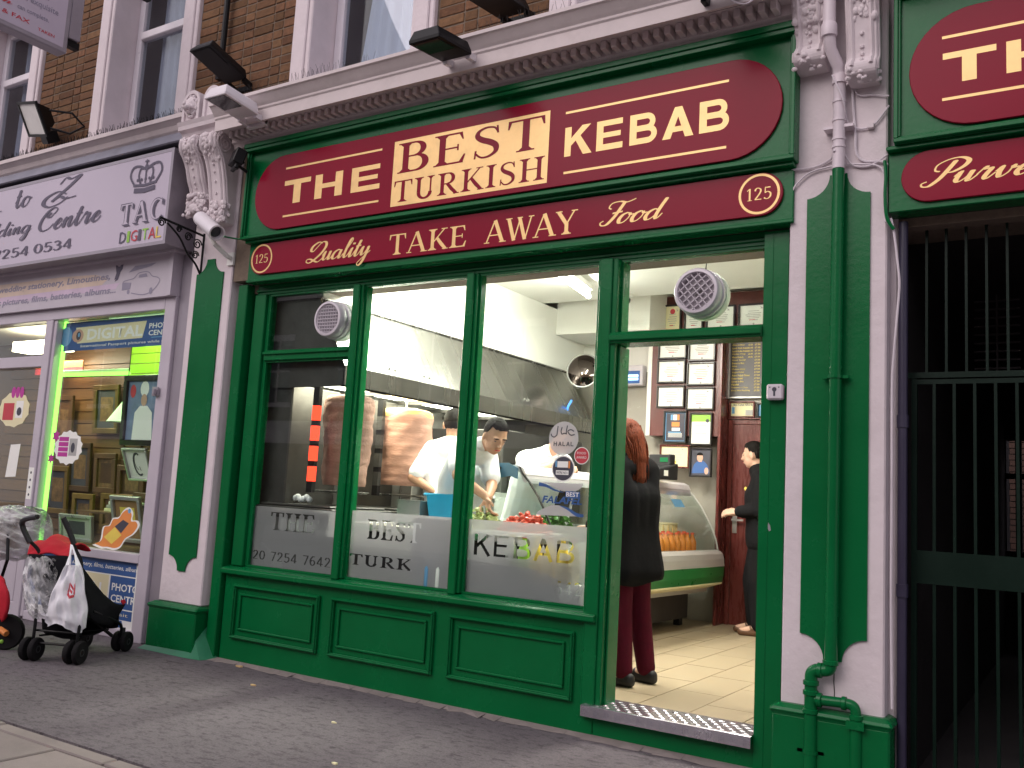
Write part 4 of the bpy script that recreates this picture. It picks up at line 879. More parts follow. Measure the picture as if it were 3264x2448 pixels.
# ================================================================ fittings on the fronts
def flood(root, end, wdt, mat, label, lens='dark_lens', th=.075, arm=None, group=None, split=.55):
    """flat floodlight reaching out from the wall, lens underneath"""
    root, end = Vector(root), Vector(end); v = (root-end); Ln = v.length; t = thing('floodlight', label, 'floodlight', root, group)
    M = frame(root, (1, 0, 0), v); nrm = Vector((M[0][2], M[1][2], M[2][2]))
    # local x across, y back towards the wall, z = up-facing normal
    h = wdt/2; m = MB(M)
    if nrm.z < 0: sg = -1
    else: sg = 1
    pts = [(-h, -Ln), (h, -Ln), (h, 0), (-h, 0)]; inn = [(-h*.78, -Ln*.94), (h*.78, -Ln*.94), (h*.84, -Ln*.05), (-h*.84, -Ln*.05)]
    z0, z1, z2 = 0, sg*.022, sg*th
    vs = [(p[0], p[1], z0) for p in pts]+[(p[0], p[1], z1) for p in pts]+[(p[0], p[1], z2) for p in inn]
    fs = [(0, 1, 5, 4), (1, 2, 6, 5), (2, 3, 7, 6), (3, 0, 4, 7), (4, 5, 9, 8), (5, 6, 10, 9), (6, 7, 11, 10), (7, 4, 8, 11), (8, 9, 10, 11), (3, 2, 1, 0)]
    m.add(vs, fs)
    for i in range(5): m.box(-h*.6, -Ln*.75+i*.05, z2, h*.6, -Ln*.75+i*.05+.008, z2+sg*.012)
    ho = m.build('housing', mat, t, bevel=.004)
    m = MB(M); m.box(-h*.82, -Ln*.96, -sg*.004, h*.82, -Ln*(1-split), -sg*.0005); m.build('lens', lens, t)
    m = MB(M); m.box(-h*.9, -.006, -.02, -h*.9+.03, .10, .02); m.box(h*.9-.03, -.006, -.02, h*.9, .10, .02); m.box(-h*.9, .08, -.03, h*.9, .11, .03); m.build('bracket', 'white_gloss' if arm else mat, t)
    return t
flood((-5.147, -.44, 3.912), (-5.147, -.75, 3.945), .215, 'white_gloss', 'white floodlight on the cornice corner beside the lion mask', 'dark_lens', .09)
flood((-3.271, -.46, 3.945), (-3.271, -.79, 3.905), .225, 'black_metal', 'black floodlight on the cornice below the curtained window', 'dark_lens', .08, arm=1)
flood((-5.763, -.08, 4.464), (-5.763, -.45, 4.577), .24, 'black_metal', 'black floodlight on the brickwork at the foot of the black pole', 'black_metal', .08)
flood((-3.116, -.08, 4.377), (-3.116, -.574, 4.31), .23, 'black_metal', 'black floodlight on the brick pier right of the curtained window, cut by the frame', 'black_metal', .08)
flood((-1.60, -.45, 3.935), (-1.60, -.80, 3.915), .22, 'black_metal', 'black floodlight at the far right end of the cornice with a hanging lead', 'black_metal', .07)
fl = thing('floodlight', 'older black floodlight with pale glass on the brick above the photo shop sign', 'floodlight', (-8.3, -.2, 4.5))
M = frame((-8.34, -.26, 4.545), (.97, -.1, -.2), (-.5, -.35, .75)); m = MB(M); a, b = .19, .15
m.add([(-a, -b, 0), (a, -b, 0), (a, b, 0), (-a, b, 0), (-a*.45, -b*.45, -.15), (a*.45, -b*.45, -.15), (a*.45, b*.45, -.15), (-a*.45, b*.45, -.15)], [(0, 1, 5, 4), (1, 2, 6, 5), (2, 3, 7, 6), (3, 0, 4, 7), (7, 6, 5, 4)]); ring(m, -a-.012, -.02, a+.012, .02, .001, -b, b) if False else None
for (x0, y0, x1, y1) in ((-a-.012, -b-.012, a+.012, -b+.012), (-a-.012, b-.012, a+.012, b+.012), (-a-.012, -b, -a+.012, b), (a-.012, -b, a+.012, b)): m.box(x0, y0, -.01, x1, y1, .014)
m.box(-.05, -b-.09, -.15, .07, -b+.02, -.03); m.build('housing', 'black_metal', fl)
m = MB(M); m.rect(-a+.012, -b+.012, a-.012, b-.012, .004); m.build('glass', 'white_plastic', fl)
m = MB(); m.tube([(-8.12, -.24, 4.60), (-7.98, -.10, 4.60), (-7.93, .0, 4.50), (-7.98, -.10, 4.40), (-8.10, -.22, 4.43)], .011, 6); m.build('bracket', 'black_metal', fl)
cable([(-1.58, -.46, 3.96), (-1.52, -.50, 3.86), (-1.45, -.48, 3.83), (-1.40, -.43, 3.90), (-1.36, -.40, 4.05)], .004, 'cable_white', 'thin lead looping under the floodlight at the right end of the cornice')
m = MB(); m.tube([(-6.0, -.05, 4.58), (-6.0, -.05, 6.6)], .024, 10); m.lathe([(.03, 0), (.03, .03)], (-6.0, -.05, 4.62), (0, 0, 1), 10); m.box(-6.06, -.05, 4.56, -5.80, .0, 4.60)
tag(m.build('pole', 'black_metal', smooth=False), 'thin black pole up the brick pier between the two left windows', 'pole')
sb = thing('floodlight', 'small black floodlight at the left end of the main kebab sign', 'floodlight', (-5.4, -.2, 3.7))
m = MB(frame((-5.40, -.30, 3.695), (.9, -.44, 0), (.1, .25, .95))); m.box(-.075, -.06, -.05, .075, .06, .03); m.box(-.05, -.1, -.03, .07, -.06, .0); m.build('housing', 'black_metal', sb, bevel=.006)
m = MB(); m.tube([(-5.47, -.28, 3.72), (-5.53, -.12, 3.74)], .010, 6); m.tube([(-5.37, -.3, 3.63), (-5.35, -.23, 3.60)], .012, 6); m.build('bracket', 'black_metal', sb)
cc = thing('security_camera', 'white bullet security camera under the scroll brackets', 'camera', (-5.6, -.2, 3.1))
d = Vector((-5.49, -.335, 3.112))-Vector((-5.79, -.27, 3.285)); dn = d.normalized()
m = MB(); m.lathe([(.030, 0), (.056, .012), (.058, .06), (.058, d.length-.02), (.062, d.length), (.050, d.length), (.046, d.length-.045)], (-5.79, -.27, 3.285), d, 18); m.build('housing', 'white_gloss', cc, smooth=True)
m = MB(); m.lathe([(.044, 0), (.044, .006)], Vector((-5.49, -.335, 3.112))-dn*.046, d, 16); m.build('lens', 'dark_lens', cc, smooth=True)
m = MB(); m.prism([(-.065, 0), (.065, 0), (.04, .01), (-.04, .01)], 0, 0.001) if False else None
m.tube([(-5.64, -.30, 3.155), (-5.60, -.26, 3.06), (-5.57, -.16, 2.99), (-5.575, -.10, 2.98)], .018, 8); m.box(-5.615, -.118, 2.93, -5.545, -.10, 3.03); m.build('bracket', 'white_plastic', cc)
ib = thing('hanging_bracket', 'wrought iron scroll bracket jutting out left of the white bullet camera', 'bracket', (-5.93, -.1, 3.05))
m = MB(); X = -5.93
m.tube([(X, -.10, 3.20), (X, -.52, 3.235)], .010, 6); m.tube([(X, -.10, 3.22), (X, -.10, 2.86)], .011, 6); m.tube(spline([(X, -.10, 2.88), (X, -.16, 2.96), (X, -.24, 3.02), (X, -.33, 3.13), (X, -.45, 3.21)], 5), .008, 6)
for cy, cz, r in ((-.16, 3.12, .042), (-.25, 3.155, .036), (-.17, 3.03, .034), (-.34, 3.19, .025), (-.50, 3.20, .035)):
    m.tube([(X, cy+r*(1-i/34)*math.cos(i*.42), cz+r*(1-i/34)*math.sin(i*.42)) for i in range(26)], .006, 5)
m.lathe([(.002, -.05), (.014, -.02), (.008, 0)], (X, -.10, 2.86), (0, 0, 1), 8); m.build('scrollwork', 'black_metal', ib, smooth=True)

def fan(cx, cz, label, ang, pitch=.033):
    t = thing('extractor_fan', label, 'extractor fan', (cx, -.02, cz)); ax = (0, -1, 0); r = .125
    m = MB(); m.lathe([(r, .0), (r*1.09, .004), (r*1.09, .030), (r*1.03, .034), (r*1.03, .044), (r*1.04, .046), (r*1.04, .095), (r*.98, .108), (r*.86, .110), (r*.84, .10), (r*.84, .05)], (cx, .029, cz), ax, 36); m.build('housing', 'grey_plastic', t, smooth=True)
    m = MB(); m.lathe([(r*1.1, 0), (r*1.12, .01), (r*1.1, .06), (r*.98, .09), (r*.7, .10)], (cx, .037, cz), (0, 1, 0), 30); m.build('inner_body', 'white_plastic', t, smooth=True)
    m = MB(); c, s = math.cos(R(ang)), math.sin(R(ang)); q = r*.85
    for k in range(-4, 5):
        o = k*pitch; l = math.sqrt(max(q*q-o*o, 0))
        for (ux, uz) in ((c, s), (-s, c)):
            if l > .01:
                a = (cx-uz*o-ux*l, cz+ux*o-uz*l); b = (cx-uz*o+ux*l, cz+ux*o+uz*l); nx, nz = -uz*.0022, ux*.0022
                m.add([(a[0]-nx, -.072, a[1]-nz), (b[0]-nx, -.072, b[1]-nz), (b[0]+nx, -.072, b[1]+nz), (a[0]+nx, -.072, a[1]+nz), (a[0]-nx, -.045, a[1]-nz), (b[0]-nx, -.045, b[1]-nz), (b[0]+nx, -.045, b[1]+nz), (a[0]+nx, -.045, a[1]+nz)], [(0, 1, 2, 3), (0, 4, 5, 1), (3, 2, 6, 7), (1, 5, 6, 2), (0, 3, 7, 4)])
    m.build('grille', 'grey_plastic', t)
    m = MB(); m.lathe([(q*.28, 0), (q*.24, .02)], (cx, -.02, cz), ax, 14)
    for k in range(5):
        a = k*2*math.pi/5+.3; u, v = math.cos(a), math.sin(a); m.add([(cx+u*.02-v*.02, -.012, cz+v*.02+u*.02), (cx+u*q*.92-v*.05, -.02, cz+v*q*.92+u*.05), (cx+u*q*.92+v*.03, .002, cz+v*q*.92-u*.03), (cx+u*.02+v*.02, .0, cz+v*.02-u*.02)], [(0, 1, 2, 3)])
    m.build('impeller', 'steel' if ang else 'grey_plastic', t)
    m = MB(); m.lathe([(q, 0), (q, .002)], (cx, .028, cz), ax, 24); m.build('shutter', 'black_metal' if ang else 'white_plastic', t)
fan(-4.552, 2.462, 'round white extractor fan in the small left window pane', 0, .024)
fan(-1.822, 2.460, 'round grey extractor fan with open grille above the doorway', 38)

def disc_sticker(cx, cz, rx, rz, label, mat, rim=None, name='sticker'):
    t = thing(name, label, 'sticker', (cx, .02, cz)); m = MB(front(.0285)); n = 36
    m.flat([(cx+rx*math.cos(i*2*math.pi/n), cz+rz*math.sin(i*2*math.pi/n)) for i in range(n)], 0); m.build('face', rim or mat, t)
    if rim: q = MB(front(.0285)); q.flat([(cx+rx*.9*math.cos(i*2*math.pi/n), cz+rz*.9*math.sin(i*2*math.pi/n)) for i in range(n)], .0006); q.build('face', mat, t)
    return t
FS = front(.0275)
t = disc_sticker(-2.660, 1.648, .100, .101, 'grey round HALAL sticker on the right window', 'sticker_grey')
def stroke(P, w_): return strip([tuple(p) for p in spline([(a, b) for a, b in P], 6)], w_)
ar = []
for P in ([(-2.590, 1.690), (-2.612, 1.700), (-2.632, 1.690), (-2.612, 1.668), (-2.585, 1.672)], [(-2.636, 1.725), (-2.642, 1.69), (-2.640, 1.672)], [(-2.640, 1.675), (-2.655, 1.678), (-2.672, 1.672)], [(-2.672, 1.715), (-2.678, 1.69), (-2.672, 1.672)], [(-2.700, 1.722), (-2.703, 1.69), (-2.705, 1.665)], [(-2.705, 1.668), (-2.722, 1.655), (-2.740, 1.662), (-2.745, 1.675)]): ar += stroke(P, .007)
paint(ar, FS, .0012).build('lettering', 'print_dark', t); paint(words('HALAL', lambda c: block(c) if c in 'HA' else ([[(0, 0), (.24, 0), (.24, 1), (0, 1)], [(.2, 0), (.8, 0), (.8, .2), (.2, .2)]], .9), -2.725, -2.590, 1.602, 1.628), FS, .0012).build('lettering', 'print_dark', t)
t = disc_sticker(-2.533, 1.548, .050, .051, 'small round magenta sticker right of the HALAL sticker', 'print_red', 'paper')
typed('FOOD', -2.562, -2.504, 1.556, 1.570, FS, 'lettering', 'paper', t, .0014); typed('AWARD', -2.566, -2.5, 1.530, 1.545, FS, 'lettering', 'paper', t, .0014)
t = disc_sticker(-2.653, 1.469, .0775, .078, 'round black and white award sticker below the HALAL sticker', 'print_dark', 'paper')
m = MB(FS); m.rect(-2.692, 1.475, -2.620, 1.512, .0012); m.rect(-2.700, 1.432, -2.614, 1.458, .0012); m.build('panel', 'paper', t)
m = MB(FS); m.rect(-2.706, 1.478, -2.694, 1.515, .0014); m.build('panel', 'print_sky', t); m = MB(FS); m.rect(-2.618, 1.472, -2.606, 1.515, .0014); m.build('panel', 'print_orange', t)
typed("WE'RE NO.1", -2.696, -2.618, 1.437, 1.453, FS, 'lettering', 'print_dark', t, .002, .01)
t = thing('sticker', 'FALAFEL window lettering with two blue swooshes', 'sticker', (-2.66, .02, 1.28))
def swoosh(P0, P1): return [tuple(p) for p in spline([(a, b) for a, b in P0], 6)]+[tuple(p) for p in spline([(a, b) for a, b in P1], 6)][::-1]
m = MB(FS); m.flat(swoosh([(-2.812, 1.383), (-2.76, 1.372), (-2.70, 1.345), (-2.64, 1.330)], [(-2.812, 1.360), (-2.76, 1.355), (-2.70, 1.335), (-2.64, 1.328)]), .0008); m.flat(swoosh([(-2.665, 1.252), (-2.61, 1.243), (-2.55, 1.215), (-2.502, 1.208)], [(-2.665, 1.250), (-2.61, 1.228), (-2.55, 1.195), (-2.502, 1.192)]), .0008)
m.rect(-2.628, 1.298, -2.532, 1.337, .0004); m.build('print', 'print_blue', t)
m = MB(FS); m.flat(swoosh([(-2.66, 1.336), (-2.60, 1.345), (-2.53, 1.36), (-2.505, 1.385)], [(-2.66, 1.333), (-2.61, 1.336), (-2.56, 1.34), (-2.50, 1.375)])+[(-2.812, 1.385)], .0002) if False else None
m = MB(FS); m.flat([(-2.80, 1.384)]+[tuple(p) for p in spline([(-2.75, 1.375), (-2.69, 1.350), (-2.64, 1.336), (-2.55, 1.345), (-2.515, 1.375)], 6)]+[(-2.515, 1.384)], .0003); m.flat([(-2.815, 1.205), (-2.78, 1.225), (-2.72, 1.252), (-2.66, 1.252), (-2.60, 1.232), (-2.55, 1.208), (-2.52, 1.195), (-2.82, 1.188)], .0003); m.build('backing', 'sticker_grey', t)
typed('BEST', -2.622, -2.538, 1.306, 1.332, FS, 'lettering', 'paper', t, .0012, .012)
typed('FALAFEL', -2.785, -2.515, 1.262, 1.305, FS, 'lettering', 'print_blue', t, .0018, .03, .22)
kb_ = thing('key_switch', 'small white key switch box on the right door jamb', 'switch', (-1.376, -.05, 1.893))
m = MB(); m.box(-1.418, -.088, 1.855, -1.334, -.0465, 1.935); m.build('box', 'grey_plastic', kb_, bevel=.008)
m = MB(front(-.0885)); m.flat(arc(-1.376, 1.907, .012, 0, 360, 12), .0006); m.rect(-1.381, 1.873, -1.371, 1.902, .0005); m.rect(-1.402, 1.915, -1.396, 1.921, .0005); m.rect(-1.356, 1.915, -1.350, 1.921, .0005); m.build('keyhole', 'print_dark', kb_)
m = MB(); m.flat([(0, 0), (1, 0), (1, 1)]) if False else None
m = MB(front(-.0462)); m.flat([(-1.405, 1.23), (-1.395, 1.215), (-1.39, 1.19), (-1.40, 1.185), (-1.408, 1.20)], .0004); tag(m.build('paint_chip', 'sticker_grey'), 'pale chip in the green paint of the right door jamb', 'chip')

# ================================================================ photo shop on the left
ps = thing('photo_shop', 'lilac grey aluminium front of the photo shop with a green lit display window', 'shop front', (-7.6, 0, 0))
m = MB(); m.box(-6.245, -.035, 0, -6.065, .06, 3.10); m.build('post', 'alu_grey', ps, bevel=.006)
m = MB(); m.box(-6.378, -.065, 0, -6.247, .03, 2.745); m.box(-6.39, -.075, 1.93, -6.33, -.066, 1.99); m.build('jamb', 'alu_white', ps, bevel=.006)
m = MB(); m.box(XL, -.065, 2.645, -6.378, .03, 2.745); m.box(XL, -.05, 2.745, -6.247, .03, 2.80); m.build('head_rail', 'alu_white', ps, bevel=.006)
m = MB(); m.box(-8.052, -.065, 0, -7.945, .03, 2.645); m.box(-7.945, -.05, .02, -7.90, .03, 2.645); m.build('mullion', 'alu_white', ps, bevel=.005)
m = MB(); m.box(XL, -.06, 2.222, -8.052, .02, 2.325); m.build('transom', 'alu_white', ps, bevel=.005)
m = MB(); m.box(-7.90, -.065, .60, -6.378, .03, .672); m.box(-7.90, -.05, .0, -6.378, .03, .075); m.build('sill', 'alu_white', ps, bevel=.005)
m = MB(); m.box(XL, -.05, 0, -8.052, .03, .13); m.box(XL, -.04, .13, -8.10, .02, .50); m.box(XL, -.055, .50, -8.052, .03, .57); m.build('door_panel', 'alu_white', ps, bevel=.005)
m = MB(); m.box(-7.90, .004, .672, -6.378, .010, 2.645); m.build('window_pane', 'glass', ps); m = MB(); m.box(XL, .0, .57, -8.052, .006, 2.222); m.box(XL, .0, 2.325, -8.052, .006, 2.645); m.build('window_pane', 'glass', ps)
m = MB(); m.box(-6.40, -.09, 1.93, -6.325, -.076, 2.005); m.box(-6.36, -.12, 1.94, -6.33, -.09, 1.985); m.build('lock', 'alu_grey', ps, bevel=.004)
m = MB(); m.box(XL, .0, 2.745, -6.07, .3, 4.05); m.build('lintel', 'alu_grey', ps)
# lower poster behind the glass of the stall panel
po = thing('poster', 'blue and cream PHOTO CENTRE poster low behind the buggy', 'poster', (-7.2, -.02, .3)); F3 = front(-.02)
m = MB(F3); m.rect(-7.90, .075, -6.378, .60, 0); m.build('sheet', 'paper', po)
m = MB(F3); m.rect(-7.90, .485, -6.45, .595, .0006); m.rect(-7.90, .14, -6.45, .215, .0006); m.rect(-7.90, .22, -7.62, .48, .0006); m.flat([(-6.66, .08), (-6.54, .08), (-6.57, .135), (-6.62, .135)], .0006); m.build('print', 'print_blue', po)
m = MB(F3); m.rect(-7.60, .225, -6.79, .475, .0006); m.build('print', 'paper_cream', po); m = MB(F3); m.rect(-6.77, .225, -6.45, .475, .0006); m.build('print', 'print_blue', po)
typed('DIGITAL', -7.55, -6.82, .27, .41, F3, 'lettering', 'paper', po, .0014, .02); typed('PHOTO', -6.74, -6.40, .36, .42, F3, 'lettering', 'paper', po, .0014, .02); typed('CENTRE', -6.74, -6.38, .27, .33, F3, 'lettering', 'paper', po, .0014, .02)
typed('wedding stationery, films, batteries, albums', -7.55, -6.40, .515, .56, F3, 'lettering', 'paper', po, .0014, .01, .2); typed('while you wait', -7.2, -6.5, .16, .195, F3, 'lettering', 'paper_cream', po, .0014)
# banner inside the top of the window
bn = thing('banner', 'DIGITAL PHOTO CENTRE banner with an eye inside the top of the window', 'banner', (-7.2, .02, 2.47)); F4 = front(.0125)
def ftilt(x): return 2.585-(x+8.0)*.012
m = MB(F4); m.rect(-7.90, 2.365, -6.378, 2.625, 0); m.build('sheet', 'print_blue', bn)
m = MB(F4); m.flat([(-7.70, 2.575), (-6.70, 2.585), (-6.74, 2.44), (-7.66, 2.43)], .0006); m.build('print', 'paper_cream', bn)
m = MB(F4); m.flat([(-7.84+.09*math.cos(i*.3), 2.50+.09*math.sin(i*.3)) for i in range(21)], .0006); m.rect(-6.62, 2.435, -6.378, 2.443, .0006); m.build('print', 'print_sky', bn)
m = MB(F4); m.flat(arc(-7.66, 2.50, .085, 0, 360, 20, .06), .0009); m.build('print', 'skin_pale', bn); m = MB(F4); m.flat(arc(-7.65, 2.50, .035, 0, 360, 16, .04), .0012); m.build('print', 'print_dark', bn); m = MB(F4); m.flat(arc(-7.645, 2.507, .016, 0, 360, 12, .02), .0015); m.build('print', 'print_sky', bn)
typed('DIGITAL', -7.52, -6.74, 2.455, 2.555, F4, 'lettering', 'paper', bn, .0016, .03); typed('PHOTO', -6.66, -6.36, 2.515, 2.56, F4, 'lettering', 'paper', bn, .0016, .02); typed('CENTRE', -6.66, -6.32, 2.455, 2.50, F4, 'lettering', 'paper', bn, .0016, .02)
typed('International Passport pictures while u wait', -7.60, -6.30, 2.385, 2.415, F4, 'lettering', 'paper', bn, .0012, .01)
# stickers on the glass
def burst(cx, cz, r, n, k, rz=None): 
    rz = rz or r; return [(cx+(r if i % 2 else r*k)*math.cos(i*math.pi/n), cz+(rz if i % 2 else rz*k)*math.sin(i*math.pi/n)) for i in range(2*n)]
F5 = front(.0032)
t = thing('sticker', 'white scalloped sticker with magenta blocks on the display window', 'sticker', (-7.6, 0, 1.5))
m = MB(F5); m.flat(burst(-7.60, 1.50, .215, 14, .9, .155), 0); m.build('sheet', 'paper', t)
m = MB(F5); [m.rect(-7.745, 1.555-i*.045, -7.60, 1.593-i*.045, .0006) for i in range(4)]; m.flat(burst(-7.80, 1.60, .06, 6, .6), .0005); m.flat(burst(-7.84, 1.40, .05, 6, .6), .0005); m.build('print', 'print_magenta', t)
m = MB(F5); m.rect(-7.585, 1.43, -7.47, 1.58, .0006); m.build('print', 'print_grey', t); m = MB(F5); m.flat(arc(-7.53, 1.50, .03, 0, 360, 12, .045), .0009); m.build('print', 'print_dark', t)
t = thing('sticker', 'orange cut-out sticker with a yellow panel at the foot of the display window', 'sticker', (-6.8, 0, .8))
blob = [(-7.10, .695), (-7.0, .735), (-6.98, .85), (-6.90, .87), (-6.86, .93), (-6.78, .945), (-6.73, 1.0), (-6.66, 1.03), (-6.60, .99), (-6.60, .93), (-6.53, .93), (-6.50, .89), (-6.56, .82), (-6.66, .77), (-6.72, .70), (-6.80, .675), (-6.90, .68), (-6.98, .675)]
m = MB(F5); m.flat([tuple(p) for p in spline([(a, b) for a, b in blob+blob[:1]], 4)][:-1], 0); m.build('sheet', 'paper', t)
cx, cz = -6.78, .83; m = MB(F5); m.flat([(cx+(a-cx)*.9, cz+(b-cz)*.9) for a, b in [tuple(p) for p in spline([(a, b) for a, b in blob+blob[:1]], 4)][:-1]], .0006); m.build('print', 'print_orange', t)
m = MB(F5); m.flat([(-6.95, .77), (-6.82, .86), (-6.72, .80), (-6.84, .72)], .001); m.build('print', 'print_yellow', t); m = MB(F5); m.flat([(-6.82, .865), (-6.72, .925), (-6.64, .90), (-6.73, .815)], .001); m.build('print', 'print_dark', t); m = MB(F5); m.flat(arc(-6.65, 1.0, .02, 0, 360, 10), .001); m.build('print', 'print_sky', t)
F6 = front(-.0008)
t = thing('sticker', 'cream sticker with pink tulips on the left pane of the photo shop', 'sticker', (-8.5, 0, 1.85))
m = MB(F6); m.flat(burst(-8.52, 1.84, .26, 11, .93, .17), 0); m.build('sheet', 'paper_cream', t); m = MB(F6); m.rect(-8.70, 1.74, -8.52, 1.90, .0006); m.build('print', 'print_red', t); m = MB(F6); m.rect(-8.49, 1.76, -8.37, 1.92, .0006); m.build('print', 'paper', t); m = MB(F6); m.flat(arc(-8.43, 1.82, .04, 0, 360, 12), .0009); m.build('print', 'print_dark', t)
m = MB(F6); [m.flat(arc(-8.56+i*.07, 2.0, .035, 0, 360, 10, .055), .0006) for i in range(3)]; m.build('print', 'print_magenta', t)
t = thing('notice', 'white card notice hanging on the left pane of the photo shop', 'notice', (-8.42, 0, 1.35)); m = MB(F6); m.flat([(-8.50, 1.51), (-8.34, 1.52), (-8.36, 1.22), (-8.53, 1.21)], 0); m.build('sheet', 'paper', t)
t = thing('notice', 'narrow white strip of signs on the photo shop mullion', 'notice', (-8.1, 0, 1.2)); m = MB(front(-.0655)); m.rect(-8.045, 1.03, -7.965, 1.31, 0); m.build('sheet', 'paper', t); m = MB(front(-.0655)); [m.flat(arc(-8.005, 1.07+i*.065, .012, 0, 360, 10), .0006) for i in range(4)]; m.build('print', 'print_dark', t)
# interior
m = MB(); m.box(-11, 1.05, -.02, -6.08, 1.15, 2.8); struct('display_wall', m, 'slatwood')
m = MB(); m.box(-11, .03, 2.72, -6.08, 1.15, 2.80); struct('display_ceiling', m, 'wall_white')
m = MB(); m.box(-6.12, .03, 0, -6.07, 1.15, 2.8); struct('display_wall', m, 'slatwood')
m = MB(); m.box(-7.93, .03, .0, -6.12, 1.05, .655); m.build('display_shelf', 'slatwood', ps); m = MB(); m.box(-11, .03, -.03, -7.93, 1.05, .0); struct('display_floor', m, 'alley_floor')
sw = thing('slat_panel', 'slatted wooden display wall inside the photo shop', 'slatwall', (-8, 1.04, 1.2))
for i in range(20): m = MB(); m.box(-10.5, 1.02, .06+i*.125, -6.13, 1.045, .06+i*.125+.115); m.build('slat', 'slatwood', sw)
lm = thing('slat_panel', 'lime green lit slats behind the banner at the top of the display', 'slatwall', (-7.5, .6, 2.35))
for i in range(4): m = MB(); m.box(-7.72, .60, 2.15+i*.095, -6.6, .62, 2.15+i*.095+.088); m.build('slat', 'slat_lime', lm)
def pframe(x, z, w_, h, y, fmat, pmat, label, t_=.04, tilt=0, name='picture_frame', cat='picture frame', inner=None):
    o = thing(name, label, cat, (x, y, z)); M = frame((x, y, z), (1, 0, 0), (0, math.sin(R(tilt)), math.cos(R(tilt)))); q = MB(M); a, b = w_/2, h/2
    for (x0, y0, x1, y1) in ((-a, -b, a, -b+t_), (-a, b-t_, a, b), (-a, -b+t_, -a+t_, b-t_), (a-t_, -b+t_, a, b-t_)): q.box(x0, y0, -.01, x1, y1, .022)
    q.build('frame', fmat, o, bevel=.004); q = MB(M); q.rect(-a+t_*.9, -b+t_*.9, a-t_*.9, b-t_*.9, 0); q.build('picture', pmat, o)
    if inner:
        q = MB(M); q.rect(-a*.5, -b*.5, a*.5, b*.5, .001); q.build('picture', inner, o)
    return o, M
rf = random.Random(21)
spots = [(-8.55, 1.95, .42, .5), (-8.10, 1.75, .30, .72), (-7.75, 1.80, .46, .62), (-8.9, 1.35, .4, .5), (-8.45, 1.30, .36, .40), (-8.02, 1.22, .42, .34), (-7.58, 1.28, .34, .42), (-8.2, .92, .5, .36), (-7.75, .93, .36, .4), (-8.75, .88, .36, .4), (-7.40, .95, .26, .40), (-9.3, 1.8, .4, .6), (-9.25, 1.1, .4, .5), (-7.45, 1.72, .28, .52)]
desc = ['gold frame with dark picture high on the slat wall near the door', 'tall narrow wooden frame hanging next to the green strip light', 'large carved wooden frame hanging in the middle of the display', 'dark wooden frame low by the door of the photo shop', 'small wooden frame behind the magenta sticker', 'wide wooden frame below the hanging lamp shade', 'wooden frame beside the sketched portrait', 'wide gold frame just above the stack of books', 'plain wooden frame beside the books', 'gold frame half hidden by the white card notice', 'narrow gold frame next to the silver frame', 'wooden frame at the far left edge of the display wall', 'gold frame far left below another frame', 'slim wooden frame behind the black portrait frame']
for i, ((x, z, w_, h), l) in enumerate(zip(spots, desc)): pframe(x, z, w_, h, .97, 'gold_frame' if 'gold' in l else 'wood_frame', ('print_dark', 'photo_brown', 'wood_frame')[i % 3], l, .055, -4, inner=('photo_brown', 'wood_frame', 'photo_brown')[i % 3])
o, M = pframe(-7.02, 1.86, .56, .62, .30, 'frame_black', 'photo_blue', 'black framed portrait of a person in a white hat against blue', .05, -2)
q = MB(M); q.flat([(-.14, -.26), (.14, -.26), (.12, -.02), (.05, .04), (-.05, .04), (-.12, -.02)], .002); q.flat(arc(0, .19, .06, 0, 360, 12, .07), .002); q.build('picture', 'paper', o); q = MB(M); q.flat(arc(0, .09, .042, 0, 360, 12, .055), .003); q.build('picture', 'skin_pale', o); q = MB(M); q.flat(arc(-.16, .17, .04, 0, 360, 10, .06), .002); q.build('picture', 'print_red', o)
o, M = pframe(-7.08, 1.39, .34, .30, .35, 'silver_frame', 'paper', 'white framed ink sketch of a face leaning in the display', .02, -22)
q = MB(M); [q.flat(p, .002) for p in strip(arc(0, 0, .06, 60, 300, 14, .10), .018)+strip(arc(.0, .02, .045, 90, 260, 10, .07), .006)+strip([(.01, -.02), (.02, -.06)], .008)]; q.build('picture', 'print_dark', o)
pframe(-6.96, .92, .40, .40, .22, 'silver_frame', 'cardboard', 'silver photo frame behind the orange sticker', .035, -14, inner='print_yellow')
pframe(-7.83, .79, .50, .24, .32, 'silver_frame', 'print_grey', 'wide silver frame with a photo of a person standing on the shelf', .03, -8, inner='print_dark')
for i, (mat, l) in enumerate((('paper_cream', 'thick cream album lying at the bottom of the stack'), ('print_grey', 'grey album in the middle of the stack'), ('paper', 'white album on top of the stack'))):
    m = MB(); m.box(-8.02+i*.03, .70, .935+i*.034, -7.62-i*.02, .92, .966+i*.034); tag(m.build('album', mat, bevel=.004), l, 'album')
for i, (mat, l) in enumerate((('print_green', 'dark green box beside the albums'), ('print_red', 'red box beside the silver photo frame'))): m = MB(); m.box(-7.58+i*.30, .68, .935, -7.34+i*.24, .9, 1.02); tag(m.build('gift_box', mat if i else 'green_dark', bevel=.004), l, 'box')
m = MB(); m.box(-8.3, .6, .915, -6.9, 1.02, .933); m.build('shelf_board', 'slatwood', sw)
lp = thing('lamp', 'pale cone lamp shade glowing green in the photo shop window', 'lamp', (-7.60, .5, 1.85)); m = MB(); m.lathe([(.025, .14), (.15, -.06), (.145, -.06), (.02, .135)], (-7.57, .5, 1.83), (0, 0, 1), 20); m.build('shade', 'paper', lp, smooth=True); m = MB(); m.tube([(-7.57, .5, 1.97), (-7.57, .5, 2.72)], .004, 5); m.build('cord', 'black_metal', lp)
